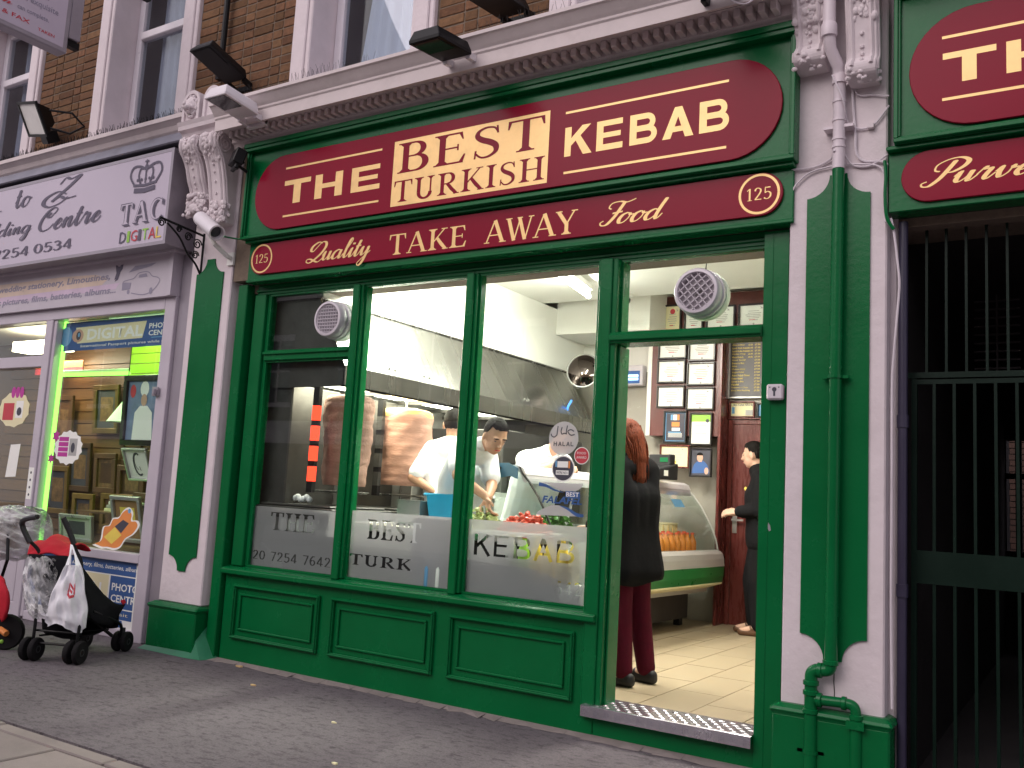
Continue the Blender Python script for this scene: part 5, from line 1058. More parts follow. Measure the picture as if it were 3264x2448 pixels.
def tube_light(p0, p1, r, mat, label, cat='strip light'):
    t = thing('strip_light', label, cat, p0); m = MB(); m.tube([p0, p1], r, 10); m.build('tube', mat, t, smooth=True); m = MB(); p0, p1 = Vector(p0), Vector(p1); up_ = Vector((0, 0, r*1.6)); m.tube([p0+up_, p1+up_], r*.7, 6); m.build('batten', 'white_plastic', t); return t
tube_light((-8.72, .52, 2.245), (-7.60, .52, 2.235), .020, 'neon_green', 'green strip light along the middle of the photo shop display')
tube_light((-7.62, .28, 2.675), (-6.42, .28, 2.675), .020, 'neon_white', 'bright green white tube under the photo shop ceiling')
t = thing('strip_light', 'upright green strip light beside the photo shop mullion', 'strip light', (-7.86, .05, .7)); m = MB(); m.box(-7.895, .012, .68, -7.862, .035, 2.64); m.build('tube', 'neon_green', t)
t = thing('ceiling_lamp', 'bright warm lamp near the ceiling at the left edge of the photo shop', 'lamp', (-9.2, .6, 2.5)); m = MB(); m.box(-9.5, .45, 2.50, -8.72, .65, 2.60); m.build('lens', 'warm_lamp', t)
t = thing('price_banner', 'red and orange banner below the warm lamp in the photo shop', 'banner', (-9.1, .8, 2.35)); m = MB(); m.box(-9.6, .78, 2.30, -8.75, .79, 2.37); m.build('sheet', 'print_red', t); m = MB(); m.box(-9.6, .78, 2.371, -8.75, .79, 2.44); m.build('sheet', 'print_orange', t)
def area(loc, tgt, sx_, sy_, pw, col):
    l = bpy.data.lights.new('area', 'AREA'); l.shape = 'RECTANGLE'; l.size = sx_; l.size_y = sy_; l.energy = pw; l.color = col; o = bpy.data.objects.new('lamp_light', l); COL.objects.link(o); o.location = loc
    o.rotation_euler = (Vector(tgt)-Vector(loc)).to_track_quat('-Z', 'Y').to_euler(); return o
area((-7.1, .3, 2.65), (-7.1, .32, 0), 1.2, .05, 8, (.55, 1, .35)); area((-8.15, .5, 2.22), (-8.15, .55, 0), 1.1, .04, 3, (.4, 1, .2)); area((-9.1, .55, 2.49), (-8.6, .6, 0), .7, .2, 9, (1, .84, .6))
# signs of the photo shop
lb = thing('shop_sign', 'lilac illuminated box sign of the photo shop with a crown and phone number', 'sign', (-8, -.2, 3.5)); F7 = front(-.302)
m = MB(); m.box(XL, -.285, 3.118, -6.150, -.02, 3.90); m.box(XL, -.30, 3.872, -6.143, -.02, 3.90); m.box(XL, -.30, 3.112, -6.143, -.02, 3.14); m.box(-6.172, -.3005, 3.14, -6.143, -.285, 3.872); m.build('case', 'alu_grey', lb)
m = MB(F7); m.rect(XL, 3.14, -6.172, 3.872, -.004); m.build('face', 'sign_lilac', lb)
def ink(polys, mat, d=.0008, F=F7, par=lb, nm='lettering'): return paint(polys, F, d).build(nm, mat, par)
ink(words('to', script, -8.385, -8.11, 3.672, 3.765, .10, .15, asc=1.0), 'sign_text'); ink(words('A', serif, -8.98, -8.60, 3.67, 3.82), 'sign_text'); ink(words('Z', script, -7.95, -7.36, 3.66, 3.86, .02, .25, asc=2.2), 'sign_text')
ink(words('edding', script, -8.90, -8.06, 3.42, 3.485, .03, .25, asc=1.0), 'sign_text'); ink(words('Centre', script, -7.955, -7.02, 3.40, 3.60, .05, .25, asc=2.2), 'sign_text')
[ink([[(q[0]+dx, q[1]) for q in p] for p in words(wd_, serif, wa, wb, 3.202, 3.290, .06)], 'sign_text', .0008+dx*.02) for dx in (0, .010) for wd_, wa, wb in (('7254', -8.64, -8.075), ('0534', -7.985, -7.415))]
[ink([[(q[0]+dx, q[1]-dx*.5) for q in p] for p in words('TAC', serif, -6.755, -6.215, 3.318, 3.500, .16)], 'sign_text', .0008+dx*.02) for dx in (-.008, .004, .014, .024)]; ink(words('TAC', serif, -6.752, -6.222, 3.325, 3.496, .16), 'sign_lilac', .0022)
for i, (ch, c) in enumerate(zip('DIGITAL', ('sign_text', 'print_green', 'print_red', 'sign_text', 'print_green', 'print_red', 'print_yellow'))):
    xw = [0, .10, .15, .245, .295, .375, .47][i]; ww = [.085, .035, .085, .035, .075, .09, .065][i]; typed(ch, -6.735+xw, -6.735+xw+ww, 3.168, 3.262, F7, 'lettering', c, lb, .001, .005)
cr = []; bx_, bz = -6.475, 3.60         # the crown
cr += strip([(bx_-.135, bz), (bx_, bz-.012), (bx_+.135, bz)], .04)+strip([(bx_-.15, bz+.045), (bx_, bz+.032), (bx_+.15, bz+.045)], .022)
for sgn in (-1, 1):
    cr += strip([tuple(p) for p in spline([(bx_+sgn*.14, bz+.05), (bx_+sgn*.20, bz+.13), (bx_+sgn*.17, bz+.20), (bx_+sgn*.08, bz+.20), (bx_, bz+.165)], 5)], .020)+strip([tuple(p) for p in spline([(bx_+sgn*.06, bz+.05), (bx_+sgn*.09, bz+.12), (bx_+sgn*.07, bz+.18), (bx_, bz+.17)], 5)], .018)
cr += strip([(bx_, bz+.05), (bx_, bz+.25)], .016)+strip([(bx_-.025, bz+.235), (bx_+.025, bz+.235)], .014)+[arc(bx_, bz+.19, .022, 0, 360, 10)]+[arc(bx_+dx, bz+.085, .014, 0, 360, 8) for dx in (-.1, -.05, 0, .05, .1)]
ink(cr, 'sign_text', .001, nm='crown')
ls = thing('shop_sign', 'narrow grey sign listing stationery, limousines and albums over the photo shop window', 'sign', (-8, -.1, 2.92)); F8 = front(-.1105)
m = MB(); m.box(XL, -.11, 2.745, -6.25, -.02, 3.105); m.box(-6.30, -.125, 2.745, -6.25, -.1105, 3.10); m.box(XL, -.16, 3.095, -6.2, -.02, 3.112); m.build('board', 'alu_white', ls)
m = MB(F8); m.flat([(-9.6, 2.90), (-7.2, 2.90), (-7.12, 2.95), (-7.3, 3.0), (-7.8, 3.02), (-9.6, 3.03)], .0004); m.build('print', 'sign_glow', ls); m = MB(F8); m.flat([(-9.6, 2.83), (-7.0, 2.85), (-6.95, 2.90), (-9.6, 2.899)], .0003); m.build('print', 'sign_pink', ls)
typed('website dinning, wedding stationery, Limousines,', -9.75, -7.09, 2.925, 3.0, F8, 'lettering', 'sign_greytext', ls, .001, .03, .12); typed('Portfolio, Passport pictures, films, batteries, albums...', -9.75, -6.99, 2.80, 2.876, F8, 'lettering', 'sign_greytext', ls, .001, .03, .12)
car = [tuple(p) for p in spline([(-6.90, 2.83), (-6.905, 2.90), (-6.84, 2.915), (-6.76, 2.925), (-6.70, 2.965), (-6.58, 2.965), (-6.52, 2.925), (-6.44, 2.905), (-6.42, 2.87), (-6.50, 2.80), (-6.62, 2.775), (-6.78, 2.80)], 4)]
ink([p for i in range(len(car)-1) for p in strip([car[i], car[i+1]], .008)]+[[(-6.91, 2.83), (-6.80, 2.835), (-6.79, 2.89), (-6.91, 2.90)], [(-6.70, 2.925), (-6.69, 2.95), (-6.60, 2.955), (-6.58, 2.925)], arc(-6.52, 2.80, .022, 0, 360, 10, .03), arc(-6.82, 2.812, .018, 0, 360, 10, .02), [(-6.84, 2.98), (-6.76, 3.03), (-6.48, 3.035), (-6.55, 3.01), (-6.70, 2.995)]], 'sign_greytext', .0012, F8, ls, 'car_drawing')
ink([arc(-6.985, 3.025, .022, 0, 360, 10), [(-7.03, 3.06), (-7.0, 3.055), (-6.97, 3.0), (-6.99, 2.95), (-7.03, 2.93), (-7.01, 2.99)], [(-6.96, 3.055), (-6.925, 3.06), (-6.93, 3.02), (-6.965, 2.985), (-7.0, 2.985)], [(-6.99, 2.99), (-6.955, 2.99), (-6.98, 2.93), (-7.02, 2.915)]], 'sign_text', .0012, F8, ls, 'cherub_drawing')
# sign hung out from the brickwork at the top left
hs_ = thing('projecting_sign', 'white projecting sign with grey and red print jutting from the brickwork at top left', 'sign', (-7.5, -.4, 5))
SX = -7.10; m = MB(); m.box(SX-.12, -2.0, 4.70, SX, -.72, 6.0); m.build('case', 'alu_grey', hs_, bevel=.01)
F9 = frame((SX+.002, 0, 0), (0, 1, 0), (0, 0, 1)); m = MB(F9); m.rect(-1.98, 4.74, -.76, 5.98, 0); m.build('face', 'sign_lilac', hs_)
for body, u0, u1, z0, z1, mt in (('portraits', -1.55, -1.15, 5.16, 5.215, 'sign_greytext'), ('one hour for 36th. film, slim.', -1.80, -.92, 5.055, 5.115, 'sign_greytext'), ('professional black services ink, exquisite', -1.90, -.83, 4.965, 5.03, 'sign_greytext'), ('can complete.', -1.16, -.90, 4.875, 4.925, 'sign_greytext'), ('BY APPT. CALLS  & FAX', -1.88, -1.05, 4.80, 4.835, 'print_red'), ('TAKEN', -.98, -.84, 4.785, 4.81, 'print_red')): typed(body, u0, u1, z0, z1, F9, 'lettering', mt, hs_, .002, .01)
paint(words('ecelolution', script, -1.80, -1.20, 4.885, 4.92, .03, .3, asc=1.6), F9, .002).build('lettering', 'print_red', hs_)
m = MB(); m.box(SX-.11, -.715, 4.86, SX-.015, -.61, 6.0); m.build('bracket', 'alu_grey', hs_, bevel=.006); m = MB(); m.box(SX-.10, -.70, 4.80, SX-.04, -.60, 4.855); m.box(SX-.09, -.61, 5.55, SX-.03, .01, 5.62); m.build('bracket', 'black_metal', hs_)

# ================================================================ inside the kebab shop
FZ, CZ, YB = .17, 3.30, 4.25
m = MB(); m.box(-5.6, .09, .05, -1.33, YB, FZ-.006); fl_ = struct('shop_floor', m, 'grout')
tw, tl = .305, .61; row = 0; y = .175
q = MB(); q.box(0, 0, -.012, 1, 1, 0); o = q.build('floor_tile', 'floor_tile', None, bevel=0); tme = o.data; bpy.data.objects.remove(o)
rt_ = random.Random(2)
x = -3.42; col = 0
while x < -1.34:
    y = .172 - (.3 if col % 2 else 0)
    while y < YB-.01:
        a, b = max(y, .172), min(y+tl, YB-.005); x1 = min(x+tw, -1.335)
        if b-a > .05 and x1-x > .02:
            o = bpy.data.objects.new('floor_tile', tme); COL.objects.link(o); o.parent = fl_; o.location = (x+.003, a+.003, FZ+rt_.uniform(-.0006, .0006)); o.scale = (x1-x-.006, b-a-.006, 1)
        y += tl
    x += tw; col += 1
m = MB(); m.box(-5.6, .172, .05, -3.42, YB, FZ-.001); struct('shop_floor', m, 'floor_tile')
m = MB(); m.box(-5.6, .1, CZ, -1.30, 3.3, CZ+.1); m.box(-5.6, 3.2, 3.52, -1.30, YB+.1, 3.60); m.box(-5.6, 3.25, CZ+.1, -1.30, 3.3, 3.52); struct('shop_ceiling', m, 'ceiling_white')
m = MB(); m.box(-5.62, .09, 0, -5.52, YB, 3.55); struct('shop_wall', m, 'steel_dull')
m = MB(); m.box(-1.325, .14, 0, -1.25, YB, 3.55); struct('shop_wall', m, 'wall_tile')
m = MB(); m.box(-5.6, YB, 0, -1.25, YB+.1, 2.70); struct('shop_wall', m, 'wall_tile'); m = MB(); m.box(-5.6, YB, 2.70, -1.25, YB+.1, 3.55); struct('shop_wall', m, 'wall_white')
m = MB(); m.box(-5.45, .105, 2.78, -1.30, .16, CZ); struct('shop_wall', m, 'wall_white')
m = MB(); m.box(-5.52, .12, 2.672, -4.8, YB, CZ); struct('boxed_wall', m, 'wall_white')
m = MB(); m.box(-4.8, 3.6, 3.025, -3.73, YB, 3.515); struct('bulkhead', m, 'wall_white')
# extractor canopy over the grills
hd = thing('extractor_canopy', 'long stainless steel extractor canopy over the kebab grills', 'extractor', (-5, .1, 2))
m = MB(); m.add([(-4.5, .09, 2.145), (-4.5, 3.9, 2.145), (-4.81, 3.9, 2.668), (-4.81, .09, 2.668)], [(0, 1, 2, 3)]); m.box(-4.83, .09, 2.662, -4.795, 3.9, 2.674); m.build('front_panel', 'hood_steel', hd)
m = MB(); m.box(-4.51, .085, 2.0, -4.492, 3.9, 2.150); m.box(-4.53, .085, 2.0, -4.492, 3.9, 2.012); m.build('lip', 'hood_steel', hd)
m = MB(); m.add([(-5.5, .085, 2.0), (-4.5, .085, 2.0), (-4.5, .085, 2.145), (-4.81, .085, 2.668), (-5.5, .085, 2.668)], [(0, 1, 2, 3, 4)]); m.build('end_panel', 'steel_dark', hd)  # dark buildings mirrored in this panel are put into its darker steel
m = MB(); m.box(-5.5, .1, 2.09, -4.52, 3.9, 2.10); m.build('underside', 'steel_dull', hd)
for y0_, y1_ in ((.15, 1.36), (1.46, 2.9)): m = MB(); m.box(-5.05, y0_, 2.055, -4.62, y1_, 2.088); m.build('lamp', 'hood_light', hd)
for i in range(5): m = MB(); m.box(-5.5, .14+i*.62, 2.02, -4.51, .165+i*.62, 2.05); m.build('brace', 'steel_dark', hd)
m = MB()
for y in (.62, 1.05, 1.75, 2.6):
    for dx in (0, .07): m.ball((-4.532, y+dx, 2.21), .012, 8, 5)
m.build('knob', 'steel', hd)
area((-4.80, .9, 2.04), (-4.80, .9, 0), .35, 1.5, 17, (1, .90, .70))
# ceiling tubes
def ftube(p0, p1, label):
    t = thing('fluorescent_light', label, 'strip light', p0); a, b = Vector(p0), Vector(p1); d = (b-a).normalized()
    m = MB(); m.tube([a, b], .018, 10); m.build('tube', 'tube_light', t, smooth=True); u = Vector((0, 0, .055)); s = d.cross(Vector((0, 0, 1)))*.035
    m = MB(); m.add([a+u+s, a+u-s, b+u-s, b+u+s, a+u+s+Vector((0, 0, .05)), a+u-s+Vector((0, 0, .05)), b+u-s+Vector((0, 0, .05)), b+u+s+Vector((0, 0, .05))], [(0, 1, 2, 3), (4, 7, 6, 5), (0, 4, 5, 1), (1, 5, 6, 2), (2, 6, 7, 3), (3, 7, 4, 0)]); m.build('batten', 'white_plastic', t)
    m = MB(); m.tube([b-d*.01, b+d*.035], .024, 10); m.tube([a+d*.01, a-d*.035], .024, 10); m.tube([b+d*.02, b+d*.02+u], .012, 6); m.build('end_cap', 'white_plastic', t)
    c = (a+b)/2; l = area(c-Vector((0, 0, .03)), c-Vector((0, 0, 1)), .04, (b-a).length, 30, (1, .96, .85)); l.rotation_euler = (0, 0, math.atan2(d.x, d.y)*-1); return t
ftube((-3.645, 1.1, 3.16), (-3.90, 2.60, 3.16), 'fluorescent tube on the kebab shop ceiling behind the right window')
ftube((-2.05, .35, 3.19), (-2.10, 1.75, 3.19), 'fluorescent tube on the ceiling just inside the doorway')
ftube((-4.30, .35, 3.17), (-4.32, 1.7, 3.17), 'fluorescent tube high above the canopy behind the middle window')
t = thing('smoke_alarm', 'small round white smoke alarm on the ceiling over the doorway', 'smoke alarm', (-2.66, 2.14, 3.29)); m = MB(); m.lathe([(.055, 0), (.055, -.012), (.045, -.03), (.02, -.036)], (-2.66, 2.14, 3.298), (0, 0, 1), 20); m.build('case', 'white_plastic', t, smooth=True)
m = MB(); m.tube([(-2.58, 2.10, 3.30), (-2.59, 2.08, 3.10)], .004, 5); m.build('cord', 'black_metal', t)
t = thing('security_camera', 'small dark dome camera under the ceiling bulkhead', 'camera', (-3.83, 3.2, 3.2)); m = MB(); m.lathe([(.09, 0), (.085, -.03), (.07, -.035)], (-3.83, 3.2, 3.298), (0, 0, 1), 20); m.build('base', 'white_plastic', t, smooth=True); m = MB(); m.ball((-3.83, 3.2, 3.255), .065, 14, 8); m.build('dome', 'dark_lens', t, smooth=True)
t = thing('mirror', 'round convex mirror in the corner by the canopy', 'mirror', (-4.40, 3.5, 2.6)); M = frame((-4.40, 3.5, 2.615), (1, .25, 0), (0, .25, 1)); m = MB(M); prof = []
n = 28; vs = []; fs = []
for i in range(9):
    r = .165*i/8
    for j in range(n): vs.append((r*math.cos(2*math.pi*j/n), r*1.08*math.sin(2*math.pi*j/n), .055*(1-(i/8)**2)))
for i in range(8):
    for j in range(n): fs.append((i*n+j, (i+1)*n+j, (i+1)*n+(j+1) % n, i*n+(j+1) % n))
m.add(vs, fs); MT['mirror'] = mk('mirror_glass', (.11, .09, .085), .06, m=1.0, var=.3); m.build('glass', 'mirror', t, smooth=True); m = MB(M); m.tube([(.168*math.cos(a*.2245), .181*math.sin(a*.2245), 0) for a in range(29)], .009, 6); m.build('rim', 'steel_dull', t, smooth=True)
t = thing('insect_killer', 'wall mounted insect killer glowing blue at the back', 'insect killer', (-4.19, 4.2, 2.65)); m = MB(); m.box(-4.36, 4.14, 2.545, -4.03, 4.245, 2.765); m.build('case', 'grey_plastic', t, bevel=.01); m = MB(); m.box(-4.345, 4.132, 2.565, -4.06, 4.139, 2.70); m.build('screen', 'print_blue', t)
for z in (2.61, 2.645): m = MB(); m.box(-4.33, 4.122, z-.012, -4.075, 4.131, z+.012); m.build('lamp', 'screen_blue', t)
t = thing('neon_sign', 'short blue neon stroke glowing beside the convex mirror', 'neon', (-4.3, 3.0, 2.3)); m = MB(); m.tube(spline([(-4.52, 3.50, 2.31), (-4.54, 3.46, 2.23), (-4.535, 3.45, 2.16)], 5), .010, 6); m.build('tube', 'neon_blue', t, smooth=True)  # insect killer's reflection on the canopy, added as a glowing stroke

# back wall: burgundy board with certificates, menu board, door
m = MB(); m.box(-3.134, 4.02, 3.02, -1.9, 4.24, 3.45); m.build('upper_board', 'burgundy_board', None) if False else None
cb = thing('notice_board', 'dark burgundy board with a white edge hung with framed certificates', 'board', (-3.5, 4.0, 2.0)); YC = 4.02
m = MB(); m.box(-3.87, YC, 2.0, -3.135, 4.24, 3.45); m.box(-3.135, YC, 3.02, -1.40, 4.24, 3.45); m.build('board', 'burgundy_board', cb); m = MB(); m.box(-3.915, YC-.006, 2.0, -3.871, 4.24, 3.45); m.build('edge', 'wall_white', cb)
m = MB(); m.box(-3.135, YC-.02, FZ, -3.105, 4.249, 3.019); tag(m.build('door_post', 'brown_door', bevel=.004), 'tall brown wooden post left of the brown door at the back', 'post')
def cert(x0, z0, x1, z1, fm, pm, label, kind='plain', y=YC):
    w_, h = x1-x0, z1-z0; o, M = pframe((x0+x1)/2, (z0+z1)/2, w_, h, y-.014, fm, pm, label, .017, 0, 'framed_certificate', 'certificate'); a, b = w_/2, h/2
    if kind == 'plain':
        m = MB(M)
        for i, (u, v, l) in enumerate(((.0, .42, .5), (.05, .22, .62), (-.05, .06, .7), (.0, -.1, .66), (.02, -.26, .5), (0, -.44, .4))): m.rect(u*a-l*a*.7, v*b*.9-.004, u*a+l*a*.7, v*b*.9+.003, .001)
        m.flat([(.40*a, .78*b), (.48*a, .62*b), (.40*a, .55*b), (.62*a, .56*b), (.52*a, .68*b)], .001); m.flat(arc(0, -.74*b, .010, 0, 360, 8), .001); m.build('print', 'print_grey', o)
        m = MB(M); m.rect(-.3*a, -.42*b, .1*a, -.36*b, .0014); m.build('print', 'print_red', o)
    return o, M, a, b
r2 = [('top-left one of the two under the transom', -3.79, 2.795, -3.49, 3.02), ('top-right one of the two under the transom', -3.462, 2.765, -3.185, 2.99), ('left one in the second row', -3.795, 2.545, -3.497, 2.775), ('right one in the second row', -3.470, 2.515, -3.188, 2.742), ('left one in the third row', -3.790, 2.290, -3.498, 2.508), ('right one in the third row', -3.471, 2.265, -3.186, 2.486)]
for d_, x0, z0, x1, z1 in r2: cert(x0-.006, z0-.006, x1+.006, z1+.006, 'frame_black', 'paper', 'white award certificate, '+d_)
for d_, x0, z0, x1, z1, pm in (('tall cream certificate with a red crest, leftmost in the top row', -3.757, 3.045, -3.556, 3.36, 'paper_cream'), ('tall pale certificate partly behind the grey fan in the top row', -3.525, 3.045, -3.319, 3.325, 'paper'), ('wide white certificate right of the grey fan in the top row', -3.289, 3.078, -2.988, 3.318, 'paper'), ('wide white certificate at the right end of the top row', -2.956, 3.085, -2.65, 3.316, 'paper')):
    zc = .0
    o, M, a, b = cert(x0, z0-.24+.24, x1, z1, 'frame_black', pm, d_, y=3.13+.02 if False else YC)
    if 'cream' in d_: q = MB(M); q.flat(arc(0, b*.55, .028, 0, 360, 14), .0016); q.build('print', 'print_red', o)
o, M, a, b = cert(-3.71, 1.925, -3.46, 2.255, 'frame_black', 'print_dark', 'black award poster with blue border and orange figures below the certificates', 'x')
m = MB(M); ring2 = strip([(-a*.82, -b*.86), (a*.82, -b*.86), (a*.82, b*.86), (-a*.82, b*.86), (-a*.82, -b*.86)], .008); [m.flat(p, .001) for p in ring2]; m.rect(-a*.42, b*.42, -a*.24, b*.76, .001); m.rect(-a*.6, -b*.36, a*.5, -b*.30, .001); m.build('print', 'print_sky', o)
m = MB(M); m.rect(-a*.2, b*.42, a*.12, b*.76, .001); m.rect(-a*.3, -.24*b, a*.4, -.05*b, .001); [m.rect(-a*.6, -b*(.42+.07*i), a*.6, -b*(.39+.07*i), .001) for i in range(4)]; m.build('print', 'paper', o)
m = MB(M); m.rect(a*.15, b*.42, a*.34, b*.76, .001); m.rect(-a*.32, b*.02, a*.36, b*.30, .001); m.build('print', 'print_orange', o)
o, M, a, b = cert(-3.43, 1.905, -3.192, 2.235, 'frame_black', 'paper', 'white certificate with a lime green top in a black frame', 'x')
m = MB(M); m.rect(-a*.85, b*.45, a*.85, b*.88, .001); m.build('print', 'print_green', o); m = MB(M); m.flat(arc(a*.55, b*.5, .018, 0, 360, 12), .0014); [m.rect(-a*.5, b*(.2-.16*i), a*.5, b*(.22-.16*i), .001) for i in range(4)]; m.build('print', 'print_dark', o)
o, M, a, b = cert(-3.74, 1.672, -3.420, 1.908, 'brown_door', 'paper_cream', 'cream certificate with a gold seal in a brown frame, lowest on the left', 'plain')
m = MB(M); m.flat(arc(0, -b*.5, .018, 0, 360, 12), .0016); m.build('print', 'print_yellow', o)
o, M, a, b = cert(-3.418, 1.592, -3.186, 1.885, 'frame_black', 'print_dark', 'portrait photo of a man in a blue shirt, lowest on the right', 'x')
m = MB(M); m.flat([tuple(p) for p in spline([(-a*.8, -b*.75), (-a*.62, -b*.2), (-a*.2, b*.1), (a*.2, b*.1), (a*.6, -b*.2), (a*.78, -b*.72)], 4)], .001); m.build('print', 'print_blue', o); m = MB(M); m.flat(arc(-.01, b*.32, .032, 0, 360, 14, .045), .0014); m.flat(arc(.06, -b*.58, .022, 0, 360, 10, .035), .0016); m.rect(-.02, b*.02, .012, b*.2, .0012); m.build('print', 'skin_pale', o); m = MB(M); m.flat(arc(-.01, b*.46, .034, 0, 180, 10, .03), .0018); m.build('print', 'hair_dark', o)
mbd = thing('menu_board', 'dark menu board with yellow price list at the back', 'menu', (-2.9, 4.2, 2.7)); MM = front(4.19)
m = MB(); m.box(-3.10, 4.20, 2.415, -1.9, 4.247, 3.018); m.build('board', 'menu_board', mbd); m = MB(); m.box(-3.105, 4.185, 2.40, -1.9, 4.199, 2.415); m.box(-3.105, 4.185, 2.415, -3.09, 4.199, 3.018); m.build('frame', 'steel_dull', mbd)
items = ['Doner Kebab', 'Chips & Meat', 'Lamb Shish Kebab', 'Lamb Kofte Kebab', 'Chicken Wings', 'Mixed Kebab', 'Doner Special', 'Doner in Box', 'Halep', 'Chicken Halep', 'Veggie Kebab', 'Adana Kebab Dinner', 'Doner Kebab', 'Doner in Box', 'Falafel', 'Halloumi + Chips', 'Extra Mini Pudding']
for i, it in enumerate(items):
    z = 2.965-i*.031; MQ = front(4.199)
    typed(it, -3.075, -3.075+len(it)*.0105, z, z+.017, MQ, 'lettering', 'print_yellow', mbd, .001, .01)
    if i < 6: typed('£5.00', -2.91, -2.865, z, z+.016, MQ, 'lettering', 'print_yellow', mbd, .001, .01)
    typed('£7.50', -2.845, -2.79, z, z+.016, MQ, 'lettering', 'print_yellow', mbd, .001, .01)
o, M, a, b = cert(-3.095, 2.205, -2.835, 2.372, 'brown_door', 'paper_cream', 'framed cream notice titled Best Kebab above the brown door', 'x', 4.235)
typed('Best Kebab NRG\'da', -.09, .105, b*.45, b*.72, M, 'lettering', 'print_dark', o, .0014, .02); m = MB(M); m.rect(a*.25, -b*.7, a*.82, -b*.05, .001); m.build('print', 'print_grey', o); m = MB(M); m.rect(-a*.82, -b*.5, -a*.6, b*.3, .001); m.build('print', 'print_sky', o)
cert(-2.815, 2.205, -2.66, 2.352, 'frame_black', 'print_sky', 'small framed blue photo beside the cream notice', 'x', 4.235)
dr = thing('door', 'dark brown wooden door in the back wall beside the man in black', 'door', (-2.75, 4.24, FZ))
m = MB(); m.box(-3.10, 4.215, FZ, -3.055, 4.249, 2.185); m.box(-3.055, 4.215, 2.14, -2.2, 4.249, 2.185); m.build('door_frame', 'brown_door', dr, bevel=.004); m = MB(); m.box(-3.05, 4.222, FZ+.005, -2.2, 4.245, 2.138); m.build('leaf', 'brown_door', dr)
m = MB(); m.box(-3.035, 4.212, 1.06, -2.99, 4.2215, 1.28); m.box(-3.03, 4.16, 1.18, -2.91, 4.175, 1.20); m.tube([(-3.012, 4.2215, 1.19), (-3.012, 4.165, 1.19)], .009, 8); m.build('handle', 'steel', dr, bevel=.002)
m = MB(); m.box(-3.10, 4.19, 2.19, -1.9, 4.249, 2.2); tag(m.build('shelf_rail', 'brown_door'), 'brown rail over the back door', 'rail')

# grills and kebab cones
def grill(x, y, label, lit=True):
    t = thing('kebab_grill', label, 'grill', (x, y, 1.1)); m = MB(); m.box(x-.62, y-.26, 1.05, x-.30, y+.26, 2.03); m.build('back_panel', 'steel_dark', t, bevel=.01); m = MB(); m.box(x-.62, y-.32, 1.05, x+.235, y+.34, 1.13); m.box(x-.5, y-.3, 1.13, x+.20, y+.3, 1.15); m.build('base', 'steel_dark', t, bevel=.008)
    m = MB(); m.box(x-.62, y+.262, 1.13, x-.1, y+.275, 1.99); m.build('side_wing', 'steel_dull', t)
    m = MB(); m.box(x-.062, y-.285, 1.24, x-.007, y-.250, 2.0); m.build('burner_holder', 'black_metal', t)
    for i in range(4): m = MB(); m.box(x-.055, y-.293, 1.318+i*.146, x-.0025, y-.255, 1.425+i*.146); m.build('burner', 'ember' if lit else 'steel_dark', t)
    m = MB(); m.tube([(x, y, 1.14), (x, y, 2.06)], .008, 8); m.build('spit', 'steel', t); m = MB(); m.lathe([(.20, 0), (.22, .012), (.21, .014), (.02, .006)], (x, y, 1.245), (0, 0, 1), 24); m.build('drip_plate', 'steel', t, smooth=True); return t
def cone(x, y, z0, z1, r0, r1, mat, label, seed, top=None):
    rr = random.Random(seed); n, k = 48, 44; vs = []; fs = []; ph = [rr.uniform(0, 6.28) for _ in range(6)]
    for i in range(k+1):
        f = i/k; z = z0+(z1-z0)*f; r = r0+(r1-r0)*min(1, f*1.15)
        if f > .9: r *= 1-((f-.9)/.1)**2*.16
        if f < .05: r *= .93+f*1.4
        lay = .0016*math.sin(f*52)+.0012*math.sin(f*97+1)
        for j in range(n):
            a = 2*math.pi*j/n; vs.append((x+(r+lay+.006*math.sin(3*a+ph[0]+f*9)+.004*math.sin(7*a+ph[1]-f*23)+rr.uniform(-.0022, .0022))*math.cos(a), y+(r+lay+.006*math.sin(3*a+ph[0]+f*9)+.004*math.sin(7*a+ph[1]-f*23)+rr.uniform(-.0022, .0022))*math.sin(a), z))
    for i in range(k):
        for j in range(n): fs.append((i*n+j, i*n+(j+1) % n, (i+1)*n+(j+1) % n, (i+1)*n+j))
    t = thing('doner_cone', label, 'kebab', (x, y, z0)); m = MB(); m.add(vs, fs+[list(range(n-1, -1, -1))]); m.build('meat', mat, t, smooth=True)
    m = MB(); prof = [(r1*.97, -.055), (r1*.985, -.03), (r1*.93, -.004), (r1*.8, .012), (r1*.4, .022), (.01, .024)]; m.lathe(prof, (x, y, z1-.005), (0, 0, 1), 40); m.build('fat_cap', top or 'meat_fat', t, smooth=True); return t
grill(-4.72, .37, 'kebab grill with glowing red burners behind the left window')
cone(-4.68, .37, 1.30, 1.955, .160, .188, 'meat_dark', 'browned doner cone turning at the glowing burners in the left window', 3, 'meat_dark')
grill(-4.75, 1.12, 'second kebab grill behind the middle window', False)
cone(-4.74, 1.12, 1.33, 1.935, .195, .222, 'meat', 'wide pale doner cone with a yellow top behind the middle window', 8)
